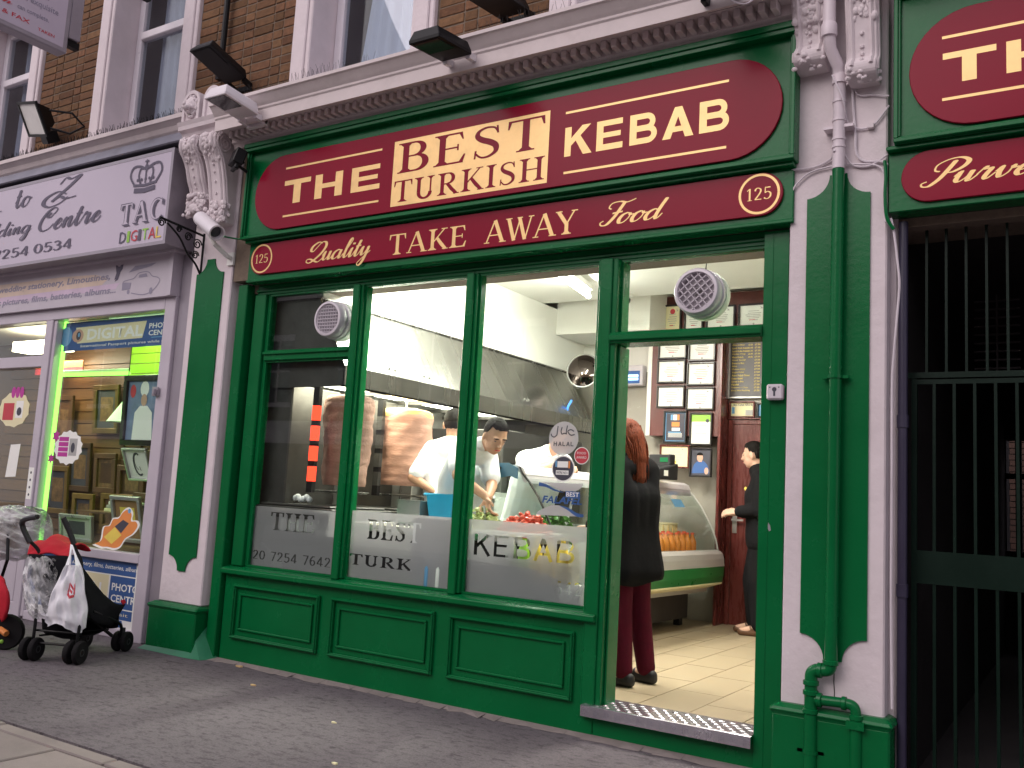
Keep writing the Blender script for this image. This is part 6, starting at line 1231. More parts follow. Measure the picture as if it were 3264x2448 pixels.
# steel counters along the canopy and behind the glass
ct = thing('worktop', 'stainless steel worktop under the grills', 'counter', (-5, 1, FZ)); m = MB(); m.box(-5.5, .12, .9, -4.47, 3.9, 1.05); m.build('top', 'steel', ct, bevel=.005); m = MB(); m.box(-5.48, .16, FZ, -4.52, 3.88, .9); m.build('cabinet', 'steel_dark', ct)
pc = thing('worktop', 'steel preparation counter behind the frosted windows', 'counter', (-3.6, .5, FZ)); m = MB(); m.box(-4.32, .14, 1.0, -2.95, .70, 1.05); m.build('top', 'steel', pc, bevel=.005); m = MB(); m.box(-4.30, .16, FZ, -2.97, .68, 1.0); m.build('cabinet', 'black_metal', pc)
def tray(x0, y0, x1, y1, z0, z1, mat, label, name='food_tray', cat='tray'):
    m = MB(); t_ = .006; m.box(x0, y0, z0, x1, y1, z0+.005); m.box(x0, y0, z0, x0+t_, y1, z1); m.box(x1-t_, y0, z0, x1, y1, z1); m.box(x0+t_, y0, z0, x1-t_, y0+t_, z1); m.box(x0+t_, y1-t_, z0, x1-t_, y1, z1); m.box(x0-.012, y0-.012, z1-.004, x0, y1+.012, z1); m.box(x1, y0-.012, z1-.004, x1+.012, y1+.012, z1); m.box(x0, y0-.012, z1-.004, x1, y0, z1); m.box(x0, y1, z1-.004, x1, y1+.012, z1); return tag(m.build(name, mat), label, cat)
tray(-4.14, .34, -3.94, .62, 1.051, 1.225, 'steel_dull', 'deep grey steel tray left of the blue tub'); tray(-4.85, .22, -4.38, .55, 1.151, 1.19, 'steel', 'shallow steel tray under the browned cone') if False else None
tb = thing('tub', 'bright blue plastic tub behind the middle window', 'tub', (-3.97, .65, 1.05)); m = MB(); 
m.add([(-3.895, 0.395, 1.06), (-3.715, 0.395, 1.06), (-3.715, 0.595, 1.06), (-3.895, 0.595, 1.06), (-3.925, 0.375, 1.27), (-3.675, 0.375, 1.285), (-3.675, 0.615, 1.285), (-3.925, 0.615, 1.27)], [(0, 3, 2, 1), (0, 1, 5, 4), (1, 2, 6, 5), (2, 3, 7, 6), (3, 0, 4, 7)]); m.box(-3.950, .370, 1.262, -3.920, .620, 1.282); m.build('body', 'blue_plastic', tb, bevel=.012)
m = MB(); m.box(-4.20, .60, 1.052, -4.08, .80, 1.15); tag(m.build('cloth_stack', 'cloth_white', bevel=.01), 'folded white paper stack on the counter beside the grey tray', 'paper') if False else None
def heap(name, label, cat, cx, cy, cz, rx, ry, h, n, s, mat, seed, flat=.5, leafy=False):
    t = thing(name, label, cat, (cx, cy, cz)); rr = random.Random(seed); m = MB()
    for i in range(n):
        a = rr.uniform(0, 6.283); d = math.sqrt(rr.random()); z = h*(1-d*d)*rr.uniform(.15, 1.0); x, y = cx+rx*d*math.cos(a), cy+ry*d*math.sin(a)
        e = Matrix.Rotation(rr.uniform(0, 6.28), 3, 'Z') @ Matrix.Rotation(rr.uniform(-1.2, 1.2), 3, 'X') @ Matrix.Rotation(rr.uniform(-1.2, 1.2), 3, 'Y')
        k = s*rr.uniform(.6, 1.35)
        if leafy:
            P = [(-k, 0, 0), (-.3*k, -.5*k, .15*k), (.4*k, -.42*k, .2*k), (k, 0, .05*k), (.4*k, .42*k, .2*k), (-.3*k, .5*k, .15*k), (0, 0, -.05*k)]
            m.add([Vector((x, y, cz+z))+e @ Vector(p) for p in P], [(6, 0, 1), (6, 1, 2), (6, 2, 3), (6, 3, 4), (6, 4, 5), (6, 5, 0)])
        else: m.ball((x, y, cz+z), k, 6, 4, (1, .8, flat), e)
    o = m.build('pieces', mat, t, smooth=not leafy); o['kind'] = 'stuff'; return t
heap('lettuce_heap', 'heap of shredded pale lettuce under the cook\'s hands', 'lettuce', -3.52, .46, 1.06, .18, .15, .150, 420, .026, 'lettuce', 1, leafy=True)
heap('tomato_heap', 'heap of chopped red tomatoes on the counter', 'tomatoes', -3.16, .48, 1.06, .18, .14, .140, 220, .022, 'tomato', 2, .7)
m = MB(); m.box(-3.68, .26, 1.051, -2.98, .66, 1.062); tag(m.build('chopping_board', 'white_plastic', bevel=.004), 'long white chopping board under the lettuce and tomatoes', 'board')
heap('bread_stack', 'pile of pale flat breads beside the wide doner cone', 'bread', -4.58, 1.52, 1.06, .10, .11, .20, 90, .05, 'bread', 6, .3)
t = thing('steel_bin', 'round steel pot at the end of the worktop in the left window', 'pot', (-5.1, .3, 1.05)); m = MB(); m.lathe([(.10, 0), (.13, .01), (.13, .10), (.12, .10)], (-5.10, .25, 1.051), (0, 0, 1), 20); m.build('pot', 'steel_dull', t, smooth=True)
m = MB(); [m.ball((-5.02+.03*i, .22, 1.19+.01*math.sin(i*2)), .024, 7, 5) for i in range(6)]; tag(m.build('napkin', 'cloth_white', smooth=True), 'crumpled white cloth behind the left window', 'cloth')
m = MB(); m.box(-4.30, .95, FZ, -3.95, 1.0, .4) if False else None
ORD = ('nearest the door', 'second from the door', 'third from the door', 'fourth from the door', 'fifth from the door', 'sixth from the door', 'seventh from the door', 'eighth from the door', 'farthest from the door')
# bottles half seen through the frosted film
def bottle(x, y, z, h, r, mat, label, cap='cap_red', name='bottle', cat='bottle', group=None):
    t = thing(name, label, cat, (x, y, z), group); m = MB(); m.lathe([(r*.9, 0), (r, .01), (r, h*.58), (r*.9, h*.68), (r*.42, h*.86), (r*.38, h*.93)], (x, y, z), (0, 0, 1), 14); m.build('body', mat, t, smooth=True); m = MB(); m.lathe([(r*.45, 0), (r*.45, h*.07)], (x, y, z+h*.93), (0, 0, 1), 10); m.build('cap', cap, t); return t
for i, (x, c_, l) in enumerate(((-3.62, 'print_blue', 'clear bottle with blue cap pressed against the patched film'), (-3.53, 'print_blue', 'second clear bottle right beside the first behind the patched film'))): bottle(x, .07, .685, .20, .035, 'print_sky' if i == 0 else 'paper', l, c_)
m = MB(); m.box(-4.29, .045, .60, -2.45, .14, .682); tag(m.build('window_ledge', 'white_plastic'), 'inner ledge behind the frosted windows', 'ledge')
for i, x in enumerate((-3.02, -2.93, -2.84, -2.75, -2.66, -2.585)):
    bottle(x, .09, .80, .26, .036, 'print_yellow' if i > 1 else ('print_green' if i else 'steel_dull'), 'sauce bottle behind the cut-out letters KEBAB, '+ORD[5-i], ('print_yellow', 'print_red')[i % 2], group='sauce bottles behind the frosted letters')
m = MB(); m.box(-3.1, .05, .682, -2.50, .13, .798); tag(m.build('crate', 'white_plastic', bevel=.004), 'pale box under the sauce bottles behind the right window', 'box')
for i, x in enumerate((-4.98, -4.90, -4.82, -4.74, -4.67)): bottle(x, .10, .955, .16, .03, 'paper', 'small clear bottle seen through the letters THE, '+ORD[4-i], 'print_blue', group='small bottles behind the letters THE')
m = MB(); m.box(-5.23, .045, .60, -4.39, .16, .953); tag(m.build('shelf_box', 'steel_dark'), 'grey shelf box behind the left frosted window', 'shelf')

# serve-over counter running back along the room
sc = thing('serving_counter', 'long glass fronted serving counter with a grey and green bumper', 'counter', (-3.5, 2.4, FZ))
Y0, Y1 = 1.0, 3.88; sh = lambda y: .052*(y-1.0)
def runp(prof, y0, y1, name, mat, caps=True, smooth=False, par=sc):
    m = MB(); n = len(prof); a = [(p[0]+sh(y0), y0, p[1]) for p in prof]; b = [(p[0]+sh(y1), y1, p[1]) for p in prof]
    m.add(a+b, [(i, i+n, (i+1) % n+n, (i+1) % n) for i in range(n)]+([list(range(n)), list(range(2*n-1, n-1, -1))] if caps else [])); return m.build(name, mat, par, smooth=smooth, merge=True)
gl = [(-3.53, 1.462), (-3.47, 1.40), (-3.39, 1.30), (-3.33, 1.20), (-3.28, 1.11), (-3.235, 1.0), (-3.21, .89)]
gl2 = gl+[(p[0]-.008, p[1]-.003) for p in gl[::-1]]
runp(gl2, Y0, Y1, 'front_glass', 'glass_clear')
runp([(-3.85, 1.50), (-3.86, 1.525), (-3.57, 1.522), (-3.52, 1.50), (-3.50, 1.455), (-3.53, 1.462), (-3.58, 1.485)], Y0, Y1, 'top_rail', 'white_gloss')
runp([(-3.535, 1.478), (-3.505, 1.452), (-3.49, 1.395), (-3.515, 1.40), (-3.545, 1.46)], Y0, Y1, 'rail_trim', 'grey_plastic')
runp([(-3.23, .90), (-3.18, .89), (-3.155, .865), (-3.142, .82), (-3.138, .75), (-3.30, .75)], Y0, Y1, 'bumper', 'chiller_grey', smooth=False)
runp([(-3.139, .749), (-3.145, .66), (-3.160, .60), (-3.30, .60), (-3.30, .749)], Y0, Y1, 'green_band', 'chiller_green')
runp([(-3.156, .599), (-3.160, .585), (-3.48, .47), (-3.48, .51), (-3.30, .599)], Y0, Y1, 'under_trim', 'paper_cream')
runp([(-3.485, .50), (-3.485, .235), (-4.0, .235), (-4.0, .50)], Y0+.05, Y1-.02, 'base', 'chiller_base')
runp([(-3.30, .74), (-4.02, .74), (-4.02, .50), (-3.30, .50)], Y0+.02, Y1-.01, 'body', 'chiller_grey')
runp([(-3.24, .76), (-3.95, .82), (-3.95, .805), (-3.24, .745)], Y0+.03, Y1-.02, 'deck', 'steel')
runp([(-3.40, 1.035), (-3.90, 1.035), (-3.90, 1.025), (-3.40, 1.025)], 2.3, Y1-.05, 'shelf', 'steel')
runp([(-3.95, .80), (-3.96, 1.50), (-3.99, 1.50), (-3.99, .80)], Y0+.04, Y1-.02, 'back_frame', 'glass_clear')
prof_e = [(-3.86, 1.51), (-3.56, 1.51)]+gl+[(-3.20, .75), (-3.9, .8)]
for y in (Y0, Y1):
    m = MB(); m.add([(p[0]+sh(y), y, p[1]) for p in prof_e]+[(p[0]+sh(y), y+.006, p[1]) for p in prof_e], [list(range(len(prof_e))), list(range(2*len(prof_e)-1, len(prof_e)-1, -1))]); m.build('end_glass', 'glass_clear', sc)
    m = MB(); m.tube([(p[0]+sh(y)+.004, y+.003, p[1]) for p in [(-3.56, 1.51)]+gl], .008, 6); m.build('end_edge', 'steel_dark' if y < 2 else 'chiller_grey', sc)
MT['blue_cap'] = mk('blue_cap', (.06, .16, .25), .2); m = MB(); m.prism([(0, 0), (1, 0), (1, 1)], 0, .001) if False else None
m = MB(); m.M = frame((0, .985, 0), (1, 0, 0), (0, 0, 1)); m.prism([(-3.88, 1.44), (-3.84, 1.53), (-3.64, 1.535), (-3.56, 1.50), (-3.555, 1.42), (-3.62, 1.44), (-3.70, 1.425)], 0, .012); m.build('end_cap', 'blue_cap', sc)
m = MB(); [m.flat(arc(x, 1.497, .012, 0, 360, 10), 0) for x in ()]; 
for x in (-3.78, -3.71): m.lathe([(.012, 0), (.012, .01)], (x, .974, 1.495), (0, -1, 0), 10)
m.build('screw', 'black_metal', sc)
m = MB(); m.tube([(-3.72, 1.9, .78), (-3.55, 1.9, 1.46)], .012, 6); m.tube([(-3.80, 3.5, .82), (-3.64, 3.5, 1.45)], .012, 6); m.build('strut', 'grey_plastic', sc)
m = MB()
for y in (3.75, 1.3): m.box(-3.56+sh(y), y-.04, FZ, -3.50+sh(y), y+.04, .236)
m.build('foot', 'black_plastic', sc)
heap('herb_pile', 'pile of green herbs and salad inside the near end of the serving counter', 'salad', -3.42, 1.30, .98, .20, .22, .24, 420, .03, 'herb', 9, leafy=True)
heap('salad_heap', 'low green and red salad at the bottom of the glass counter', 'salad', -3.34, 1.28, .80, .13, .2, .10, 160, .028, 'herb', 12, leafy=True)
m = MB(); m.box(-3.63, 1.08, .80, -3.24, 1.60, .975); tag(m.build('salad_tray', 'white_plastic', bevel=.01), 'white tray under the green herbs', 'tray')
for i in range(9): bottle(-3.31+sh(2.62+i*.112), 2.62+i*.112, .815, .24, .040, 'orange_juice', 'orange juice bottle in the front row of the serving counter, '+ORD[i], group='juice bottles in the serving counter')
for i in range(9): bottle(-3.41+sh(2.66+i*.112), 2.66+i*.112, .822, .24, .040, 'orange_juice', 'orange juice bottle in the back row of the serving counter, '+ORD[i], group='juice bottles in the back row of the serving counter')
t = thing('food_tub', 'round cream tub with a ribbed side on the shelf of the serving counter', 'tub', (-3.5, 3.3, 1.04)); m = MB(); m.lathe([(.12, 0), (.145, .085), (.155, .09), (.155, .10), (.13, .10)], (-3.40, 3.3, 1.036), (0, 0, 1), 24); m.build('tub', 'paper_cream', t, smooth=True); m = MB(); [m.box(-3.40+.138*math.cos(a)-.006, 3.3+.138*math.sin(a)-.006, 1.045, -3.40+.138*math.cos(a)+.006, 3.3+.138*math.sin(a)+.006, 1.12) for a in [i*.35 for i in range(18)]]; m.build('rib', 'bread', t)
t = tray(-3.80, 2.45, -3.45, 2.80, 1.036, 1.08, 'steel_dull', 'flat steel tray of food on the serving counter shelf'); heap('food_heap', 'brownish cooked food in the tray on the serving counter shelf', 'food', -3.62, 2.62, 1.05, .15, .15, .07, 90, .025, 'bread', 15)
m = MB(frame((-3.265, 3.35, 1.31), (.1, .97, 0), (-.55, .0, .8))); m.rect(-.10, -.035, .10, .05, .006); t = tag(m.build('price_card', 'print_sky'), 'blue and white price card stuck on the curved counter glass', 'card')
t = thing('cash_register', 'black cash register with a green display on the serving counter', 'till', (-3.75, 3.0, 1.53)); m = MB(frame((-3.40, 3.05, 1.525), (.94, -.34, 0), (.34, .94, 0)))
m.add([(-.16, -.13, 0), (.16, -.13, 0), (.16, .17, 0), (-.16, .17, 0), (-.16, -.11, .08), (.16, -.11, .08), (.16, .17, .15), (-.16, .17, .15)], [(0, 3, 2, 1), (4, 5, 6, 7), (0, 1, 5, 4), (1, 2, 6, 5), (2, 3, 7, 6), (3, 0, 4, 7)]); m.box(-.13, .08, .12, .13, .16, .23); m.build('body', 'black_plastic', t, bevel=.008)
m = MB(frame((-3.40, 3.05, 1.525), (.94, -.34, 0), (.34, .94, 0))); m.box(.02, .072, .16, .11, .0795, .20); m.build('screen', 'screen_green', t); m = MB(frame((-3.40, 3.05, 1.525), (.94, -.34, 0), (.34, .94, 0))); m.box(.161, -.02, .03, .165, .03, .08); m.build('sticker', 'paper', t)
m = MB(); m.box(-4.45, 3.95, FZ, -3.80, 4.2, 1.1); tag(m.build('back_cabinet', 'steel_dull', bevel=.01), 'grey steel cabinet against the back wall behind the counter', 'cabinet')
t = thing('oven', 'dark oven range under the far end of the canopy', 'oven', (-4.9, 3, 1.05)); m = MB(); m.box(-5.45, 2.3, 1.06, -4.55, 3.85, 1.90); m.build('body', 'steel_dark', t, bevel=.01); m = MB(); [m.box(-4.549, 2.4+i*.48, 1.25, -4.53, 2.8+i*.48, 1.6) for i in range(3)]; m.build('door', 'black_metal', t)
for i, (y, mat, l) in enumerate(((1.75, 'white_plastic', 'white box on the worktop behind the bending cook'), (2.0, 'steel', 'shiny steel pan behind the bending cook'), (2.2, 'white_plastic', 'white carton at the far end of the worktop'))): tray(-4.74, y-.1, -4.48, y+.1, 1.051, 1.22+.05*i, mat, l, 'container', 'container')

# ================================================================ people
def rm(segs, balls=(), voxel=.008, smooth=3):
    """one continuous surface round tapered limbs and ellipsoids"""
    m = MB()
    for p0, r0, p1, r1 in segs:
        p0, p1 = Vector(p0), Vector(p1); d = p1-p0
        if d.length > 1e-5:
            ax = d.normalized(); pr = [(max(r0*math.sin(a), 1e-4), -r0*math.cos(a)) for a in [i*math.pi/12 for i in range(7)]]+[(r1*math.sin(a), d.length-r1*math.cos(a)) for a in [i*math.pi/12 for i in range(6, 13)]]; m.lathe(pr, p0, ax, 14)
        else: m.ball(p0, r0, 14, 10)
    for b in balls: m.ball(b[0], 1.0, 16, 12, b[1], b[2] if len(b) > 2 else None)
    me = bpy.data.meshes.new('raw'); me.from_pydata(m.v, [], m.f); o = bpy.data.objects.new('raw', me); COL.objects.link(o)
    md = o.modifiers.new('r', 'REMESH'); md.mode = 'VOXEL'; md.voxel_size = voxel; md.use_smooth_shade = True
    if smooth: s = o.modifiers.new('s', 'SMOOTH'); s.factor = .5; s.iterations = smooth
    dg = bpy.context.evaluated_depsgraph_get(); out = bpy.data.meshes.new_from_object(o.evaluated_get(dg)); bpy.data.objects.remove(o); bpy.data.meshes.remove(me); return out
def put(me, name, mat, par):
    me.name = name; me.materials.clear(); me.materials.append(MT[mat])
    for p in me.polygons: p.use_smooth = True
    return link(name, me, par)
def head_parts(c, face, updir, s=1.0):
    """skull, jaw, nose, ears; face = direction the nose points"""
    f = Vector(face).normalized(); u = Vector(updir); u = (u-f*u.dot(f)).normalized(); l = u.cross(f); c = Vector(c); Rm = Matrix((l, f, u)).transposed()
    B = [(c+u*.025*s-f*.012*s, (.076*s, .094*s, .098*s), Rm), (c-u*.045*s+f*.018*s, (.060*s, .070*s, .075*s), Rm), (c+f*.062*s-u*.005*s, (.050*s, .030*s, .055*s), Rm), (c-u*.092*s+f*.048*s, (.030*s, .028*s, .020*s), Rm), (c+f*.098*s-u*.022*s, (.013*s, .020*s, .014*s), Rm), (c+f*.090*s+u*.005*s, (.009*s, .014*s, .026*s), Rm), (c+f*.086*s-u*.058*s, (.024*s, .010*s, .010*s), Rm)]
    for sg in (-1, 1): B += [(c+l*sg*.080*s-u*.012*s-f*.005*s, (.010*s, .020*s, .032*s), Rm), (c+l*sg*.034*s+f*.076*s+u*.026*s, (.022*s, .012*s, .008*s), Rm)]
    return B, (c, f, u, l, Rm)
def face_details(hd_, par, brow='hair_dark'):
    c, f, u, l, Rm = hd_; m = MB()
    for sg in (-1, 1): m.ball(c+l*sg*.031+f*.083+u*.008, 1, 8, 6, (.013, .006, .006), Rm)
    m.build('eye', 'print_dark', par, smooth=True); m = MB()
    for sg in (-1, 1): m.ball(c+l*sg*.033+f*.089+u*.028, 1, 8, 6, (.022, .006, .005), Rm)
    m.build('eyebrow', brow, par, smooth=True); m = MB(); m.ball(c+f*.095-u*.060, 1, 10, 6, (.022, .004, .005), Rm); m.build('mouth', 'print_red', par, smooth=True)
def hair_cap(hd_, par, mat='hair_dark', grow=1.06, low=.0, seed=1):
    """short hair: high over the forehead, down past the ears to the nape"""
    c, f, u, l, Rm = hd_; m = MB(); rr = random.Random(seed); n, k = 40, 22; vs = []; fs = []
    for j in range(n):
        a = 2*math.pi*j/n; fr = math.sin(a); sd = abs(math.cos(a))
        lim = .30+.05*sd+.03*math.cos(a) if fr > .45 else (.47 if fr > .1 else (.53 if fr > -.25 else .70)); lim += rr.uniform(-.018, .018)
        for i in range(k+1):
            t = math.pi*lim*i/k; e = i/k; g = grow+.035*(1-e**4)+rr.uniform(-.012, .022)*(1 if i else 0)
            if fr > .3: g += .05*(1-abs(e-.75)*3)*(e > .45)
            vs.append(c+Rm @ Vector((.077*g*math.sin(t)*math.cos(a), .095*g*math.sin(t)*math.sin(a)-.012, .100*g*math.cos(t)+.027)))
    for j in range(n):
        for i in range(k): fs.append((j*(k+1)+i, j*(k+1)+i+1, ((j+1) % n)*(k+1)+i+1, ((j+1) % n)*(k+1)+i))
    m.add(vs, fs); m.build('hair', mat, par, smooth=True)
def hand_segs(w, d, palm, curl=.5, s=1.0, thumb=1):
    """palm and five fingers; w wrist, d pointing direction, palm = palm normal"""
    w, d = Vector(w), Vector(d).normalized(); pn = Vector(palm); pn = (pn-d*pn.dot(d)).normalized(); sd = d.cross(pn)*thumb; S = []
    k = w+d*.085*s
    for i, (o, L_) in enumerate(((-.030, .060), (-.010, .076), (.011, .080), (.031, .070))):
        b = k+sd*o*s; S.append((w+sd*o*.6*s, .015*s, b, .013*s)); a = d; q = b
        for j, fr in enumerate((.45, .32, .23)):
            a = (a*math.cos(curl*.8)+pn*math.sin(curl*.8)).normalized() if True else a; pn2 = pn; e = q+a*L_*fr*s; S.append((q, (.0100-.001*j)*s, e, (.0092-.001*j)*s)); q = e; pn = (pn-a*pn.dot(a)).normalized()
        pn = Vector(palm); pn = (pn-d*pn.dot(d)).normalized()
    t0 = w+d*.02*s+sd*.028*s; t1 = t0+(d*.6+sd*.7+pn*.3).normalized()*.045*s; t2 = t1+(d*.9+sd*.1+pn*.45).normalized()*.035*s; S += [(t0, .014*s, t1, .012*s), (t1, .0115*s, t2, .009*s)]
    return S
def torso_segs(hip, chest, neck, shL, shR, k=1.0, belly=0):
    hip, chest, neck, shL, shR = map(Vector, (hip, chest, neck, shL, shR)); ax = (shR-shL).normalized(); S = []
    for o in (-.085, 0, .085): S += [(hip+ax*o*k, .105*k, chest+ax*o*1.15*k, .112*k)]
    S += [(shL+(neck-shL)*.15, .062*k, shR+(neck-shR)*.15, .062*k), (chest-ax*.12*k, .095*k, shL-(shL-neck)*.12, .06*k), (chest+ax*.12*k, .095*k, shR-(shR-neck)*.12, .06*k), (shL, .055*k, neck, .056*k), (shR, .055*k, neck, .056*k)]
    return S
def grow(S, g): return [(a, r+g, b, q+g) for a, r, b, q in S]
def lerp(a, b, t): return Vector(a)+(Vector(b)-Vector(a))*t

def person(label, J, face, updir, skin, hair, clothes, hands=(), hairfn=None, details=True, s=1.0):
    """J joints: hip, chest, neck, head, shL, shR, elL, elR, wrL, wrR, knL, knR, anL, anR, toL, toR"""
    t = thing('person', label, 'person', (J['hip'][0], J['hip'][1], FZ)); B, hdp = head_parts(J['head'], face, updir, s)
    ax = (Vector(J['shR'])-Vector(J['shL'])).normalized(); hL, hR = Vector(J['hip'])-ax*.085, Vector(J['hip'])+ax*.085
    arms = {}; legs = {}
    for sd in 'LR':
        arms[sd] = [(J['sh'+sd], .052, J['el'+sd], .042), (J['el'+sd], .042, J['wr'+sd], .028)]
        h = hL if sd == 'L' else hR; legs[sd] = [(h, .085, J['kn'+sd], .056), (J['kn'+sd], .056, J['an'+sd], .038), (J['an'+sd], .036, J['to'+sd], .028)]
    tor = torso_segs(J['hip'], J['chest'], J['neck'], J['shL'], J['shR']); nk = [(lerp(J['neck'], J['head'], -.1), .056, lerp(J['neck'], J['head'], .75), .054)]
    S = tor+nk+arms['L']+arms['R']+legs['L']+legs['R']
    for hd in hands: S += hand_segs(*hd)
    body = put(rm(S, B, .0075, 2), 'body', skin, t)
    if details: face_details(hdp, t)
    if hairfn is None: hair_cap(hdp, t, hair)
    return t, dict(arms=arms, legs=legs, torso=tor, neck=nk, head=hdp, hL=hL, hR=hR, ax=ax)
def shirt(t, P, J, mat, sleeve=.8, g=.016, hem=None, collar=True):
    S = grow(P['torso'], g)
    for sd in 'LR':
        a = P['arms'][sd]; e = lerp(a[0][0], a[0][2], min(sleeve, 1)); S += [(a[0][0], .058+g, e, .052+g*1.2)]
        if sleeve > 1: S += [(a[1][0], .042+g, lerp(a[1][0], a[1][2], sleeve-1), .034+g*.8)]
    if hem: S += [(lerp(J['hip'], J['chest'], .1)+P['ax']*o, .115+g, Vector(hem)+P['ax']*o*1.1, .112+g) for o in (-.08, 0, .08)]
    put(rm(S, (), .010, 3), 'shirt', mat, t)
    if collar:
        d = (Vector(J['head'])-Vector(J['neck'])).normalized(); c = lerp(J['neck'], J['head'], .12); put(rm([(c-P['ax']*.035, .034+g, c+P['ax']*.035, .034+g), (c+d*.02-P['ax']*.03, .036+g, c+d*.02+P['ax']*.03, .036+g)], (), .008, 2), 'collar', mat, t)
def trousers(t, P, J, mat, g=.016, wide=1.0):
    S = [(P['hL'], .10+g, P['hR'], .10+g)]
    for sd in 'LR':
        l = P['legs'][sd]; S += [(l[0][0], .088+g, l[0][2], .06+g*wide), (l[1][0], .06+g*wide, lerp(l[1][0], l[1][2], .93), .044+g*wide)]
    put(rm(S, (), .010, 2), 'trousers', mat, t)
def shoes(t, P, J, mat, g=.012):
    for sd in 'LR':
        a, b = Vector(J['an'+sd]), Vector(J['to'+sd]); f = (b-a); f.z = 0; f.normalize(); hl = Vector((a.x, a.y, FZ+.035))-f*.045; put(rm([(hl, .036, Vector((b.x, b.y, FZ+.030)), .032), (hl+Vector((0, 0, .02)), .034, lerp(a, b, .45)*1.0, .034)], (), .008, 2), 'shoe', mat, t)
def legs_std(x, y, fx, fy, hz=1.02, dx=.10, step=.0):
    """standing legs, facing (fx, fy)"""
    f = Vector((fx, fy, 0)).normalized(); r = Vector((f.y, -f.x, 0)); b = Vector((x, y, 0)); d = {}
    for sd, k in (('L', -1), ('R', 1)):
        p = b+r*k*dx+f*step*k; d['kn'+sd] = tuple(p+f*.03+Vector((0, 0, FZ+.49))); d['an'+sd] = tuple(p+Vector((0, 0, FZ+.085))); d['to'+sd] = tuple(p+f*.17+Vector((0, 0, FZ+.035)))
    return d

# cook with his back turned, between the wide doner cone and the green mullion
f = Vector((-.55, .83, 0)); r = Vector((f.y, -f.x, 0)); c = Vector((-4.375, 1.27, 0))
J = dict(hip=(c.x+.06, c.y-.01, 1.05), chest=tuple(c+f*.02+Vector((0, 0, 1.42))), neck=tuple(c+f*.02+Vector((0, 0, 1.69))), head=tuple(c+f*.06+Vector((0, 0, 1.845))), shL=tuple(c-r*.185+Vector((0, 0, 1.62))), shR=tuple(c+r*.185+Vector((0, 0, 1.62))), elL=(-4.565, 1.03, 1.40), elR=tuple(c+r*.26+f*.05+Vector((0, 0, 1.34))), wrL=(-4.42, 1.12, 1.30), wrR=tuple(c+r*.12+f*.25+Vector((0, 0, 1.30))), **legs_std(c.x+.08, c.y, f.x, f.y))
t, P = person('cook in a white T-shirt with his back turned beside the wide doner cone', J, f, (0, 0, 1), 'skin', 'hair_dark', None, [(J['wrL'], f+r*.3, (0, 0, -1), .5, 1, -1), (J['wrR'], f-r*.2, (0, 0, -1), .5)])
shirt(t, P, J, 'cloth_white', .78, .018, hem=(c.x+.07, c.y, 1.0), collar=False); trousers(t, P, J, 'cloth_charcoal'); shoes(t, P, J, 'shoe_black')
# cook bending over the lettuce
f = Vector((.88, -.47, 0)).normalized(); r = Vector((f.y, -f.x, 0)); c = Vector((-4.03, .96, 0))
J = dict(hip=(c.x, c.y, 1.07), chest=(-3.955, .87, 1.38), neck=(-3.735, .745, 1.635), head=(-3.565, .665, 1.705), shL=(-3.79, .93, 1.56), shR=(-3.83, .61, 1.585), elL=(-3.66, .80, 1.36), elR=(-3.69, .42, 1.41), wrL=(-3.54, .56, 1.235), wrR=(-3.475, .47, 1.275), **legs_std(c.x, c.y, f.x, f.y))
t, P = person('cook in a white polo shirt bending over the heap of lettuce', J, (.72, -.42, -.55), (.40, -.22, .85), 'skin', 'hair_dark', None, [(J['wrR'], (.30, -.05, -.85), (.6, .3, -.2), .55), (J['wrL'], (.1, -.45, -.7), (0, .5, -.6), .7, 1, -1)], s=1.04)
shirt(t, P, J, 'cloth_white', .70, .018, hem=(c.x-.01, c.y+.01, 1.0)); trousers(t, P, J, 'cloth_charcoal'); shoes(t, P, J, 'shoe_black')
m = MB(); m.tube([(-3.475, .44, 1.215), (-3.455, .425, 1.165)], .010, 7); m.add([(-3.455, .425, 1.17), (-3.40, .37, 1.105), (-3.395, .37, 1.09), (-3.458, .42, 1.145)], [(0, 1, 2, 3)]); tag(m.build('knife', 'steel'), 'small knife in the bending cook\'s hand', 'knife')
# server behind the counter
f = Vector((.85, -.5, 0)).normalized(); r = Vector((f.y, -f.x, 0)); c = Vector((-4.14, 2.05, 0))
J = dict(hip=(c.x, c.y, 1.06), chest=(-4.00, 1.98, 1.40), neck=(-3.87, 1.93, 1.655), head=(-3.68, 1.87, 1.79), shL=(-3.80, 2.10, 1.60), shR=(-4.00, 1.79, 1.60), elL=(-3.66, 1.98, 1.42), elR=(-3.84, 1.70, 1.50), wrL=(-3.60, 1.82, 1.55), wrR=(-3.68, 1.72, 1.565), **legs_std(c.x, c.y, f.x, f.y))
t, P = person('server in a white polo shirt leaning on the counter behind the round stickers', J, (.8, -.45, -.3), (.2, -.1, .95), 'skin', 'hair_dark', None, [(J['wrL'], (.7, -.6, 0), (0, 0, -1), .5, 1, -1), (J['wrR'], (.9, .3, 0), (0, 0, -1), .5)])
shirt(t, P, J, 'cloth_white', .66, .020, hem=(c.x, c.y, .98)); trousers(t, P, J, 'cloth_charcoal'); shoes(t, P, J, 'shoe_black')
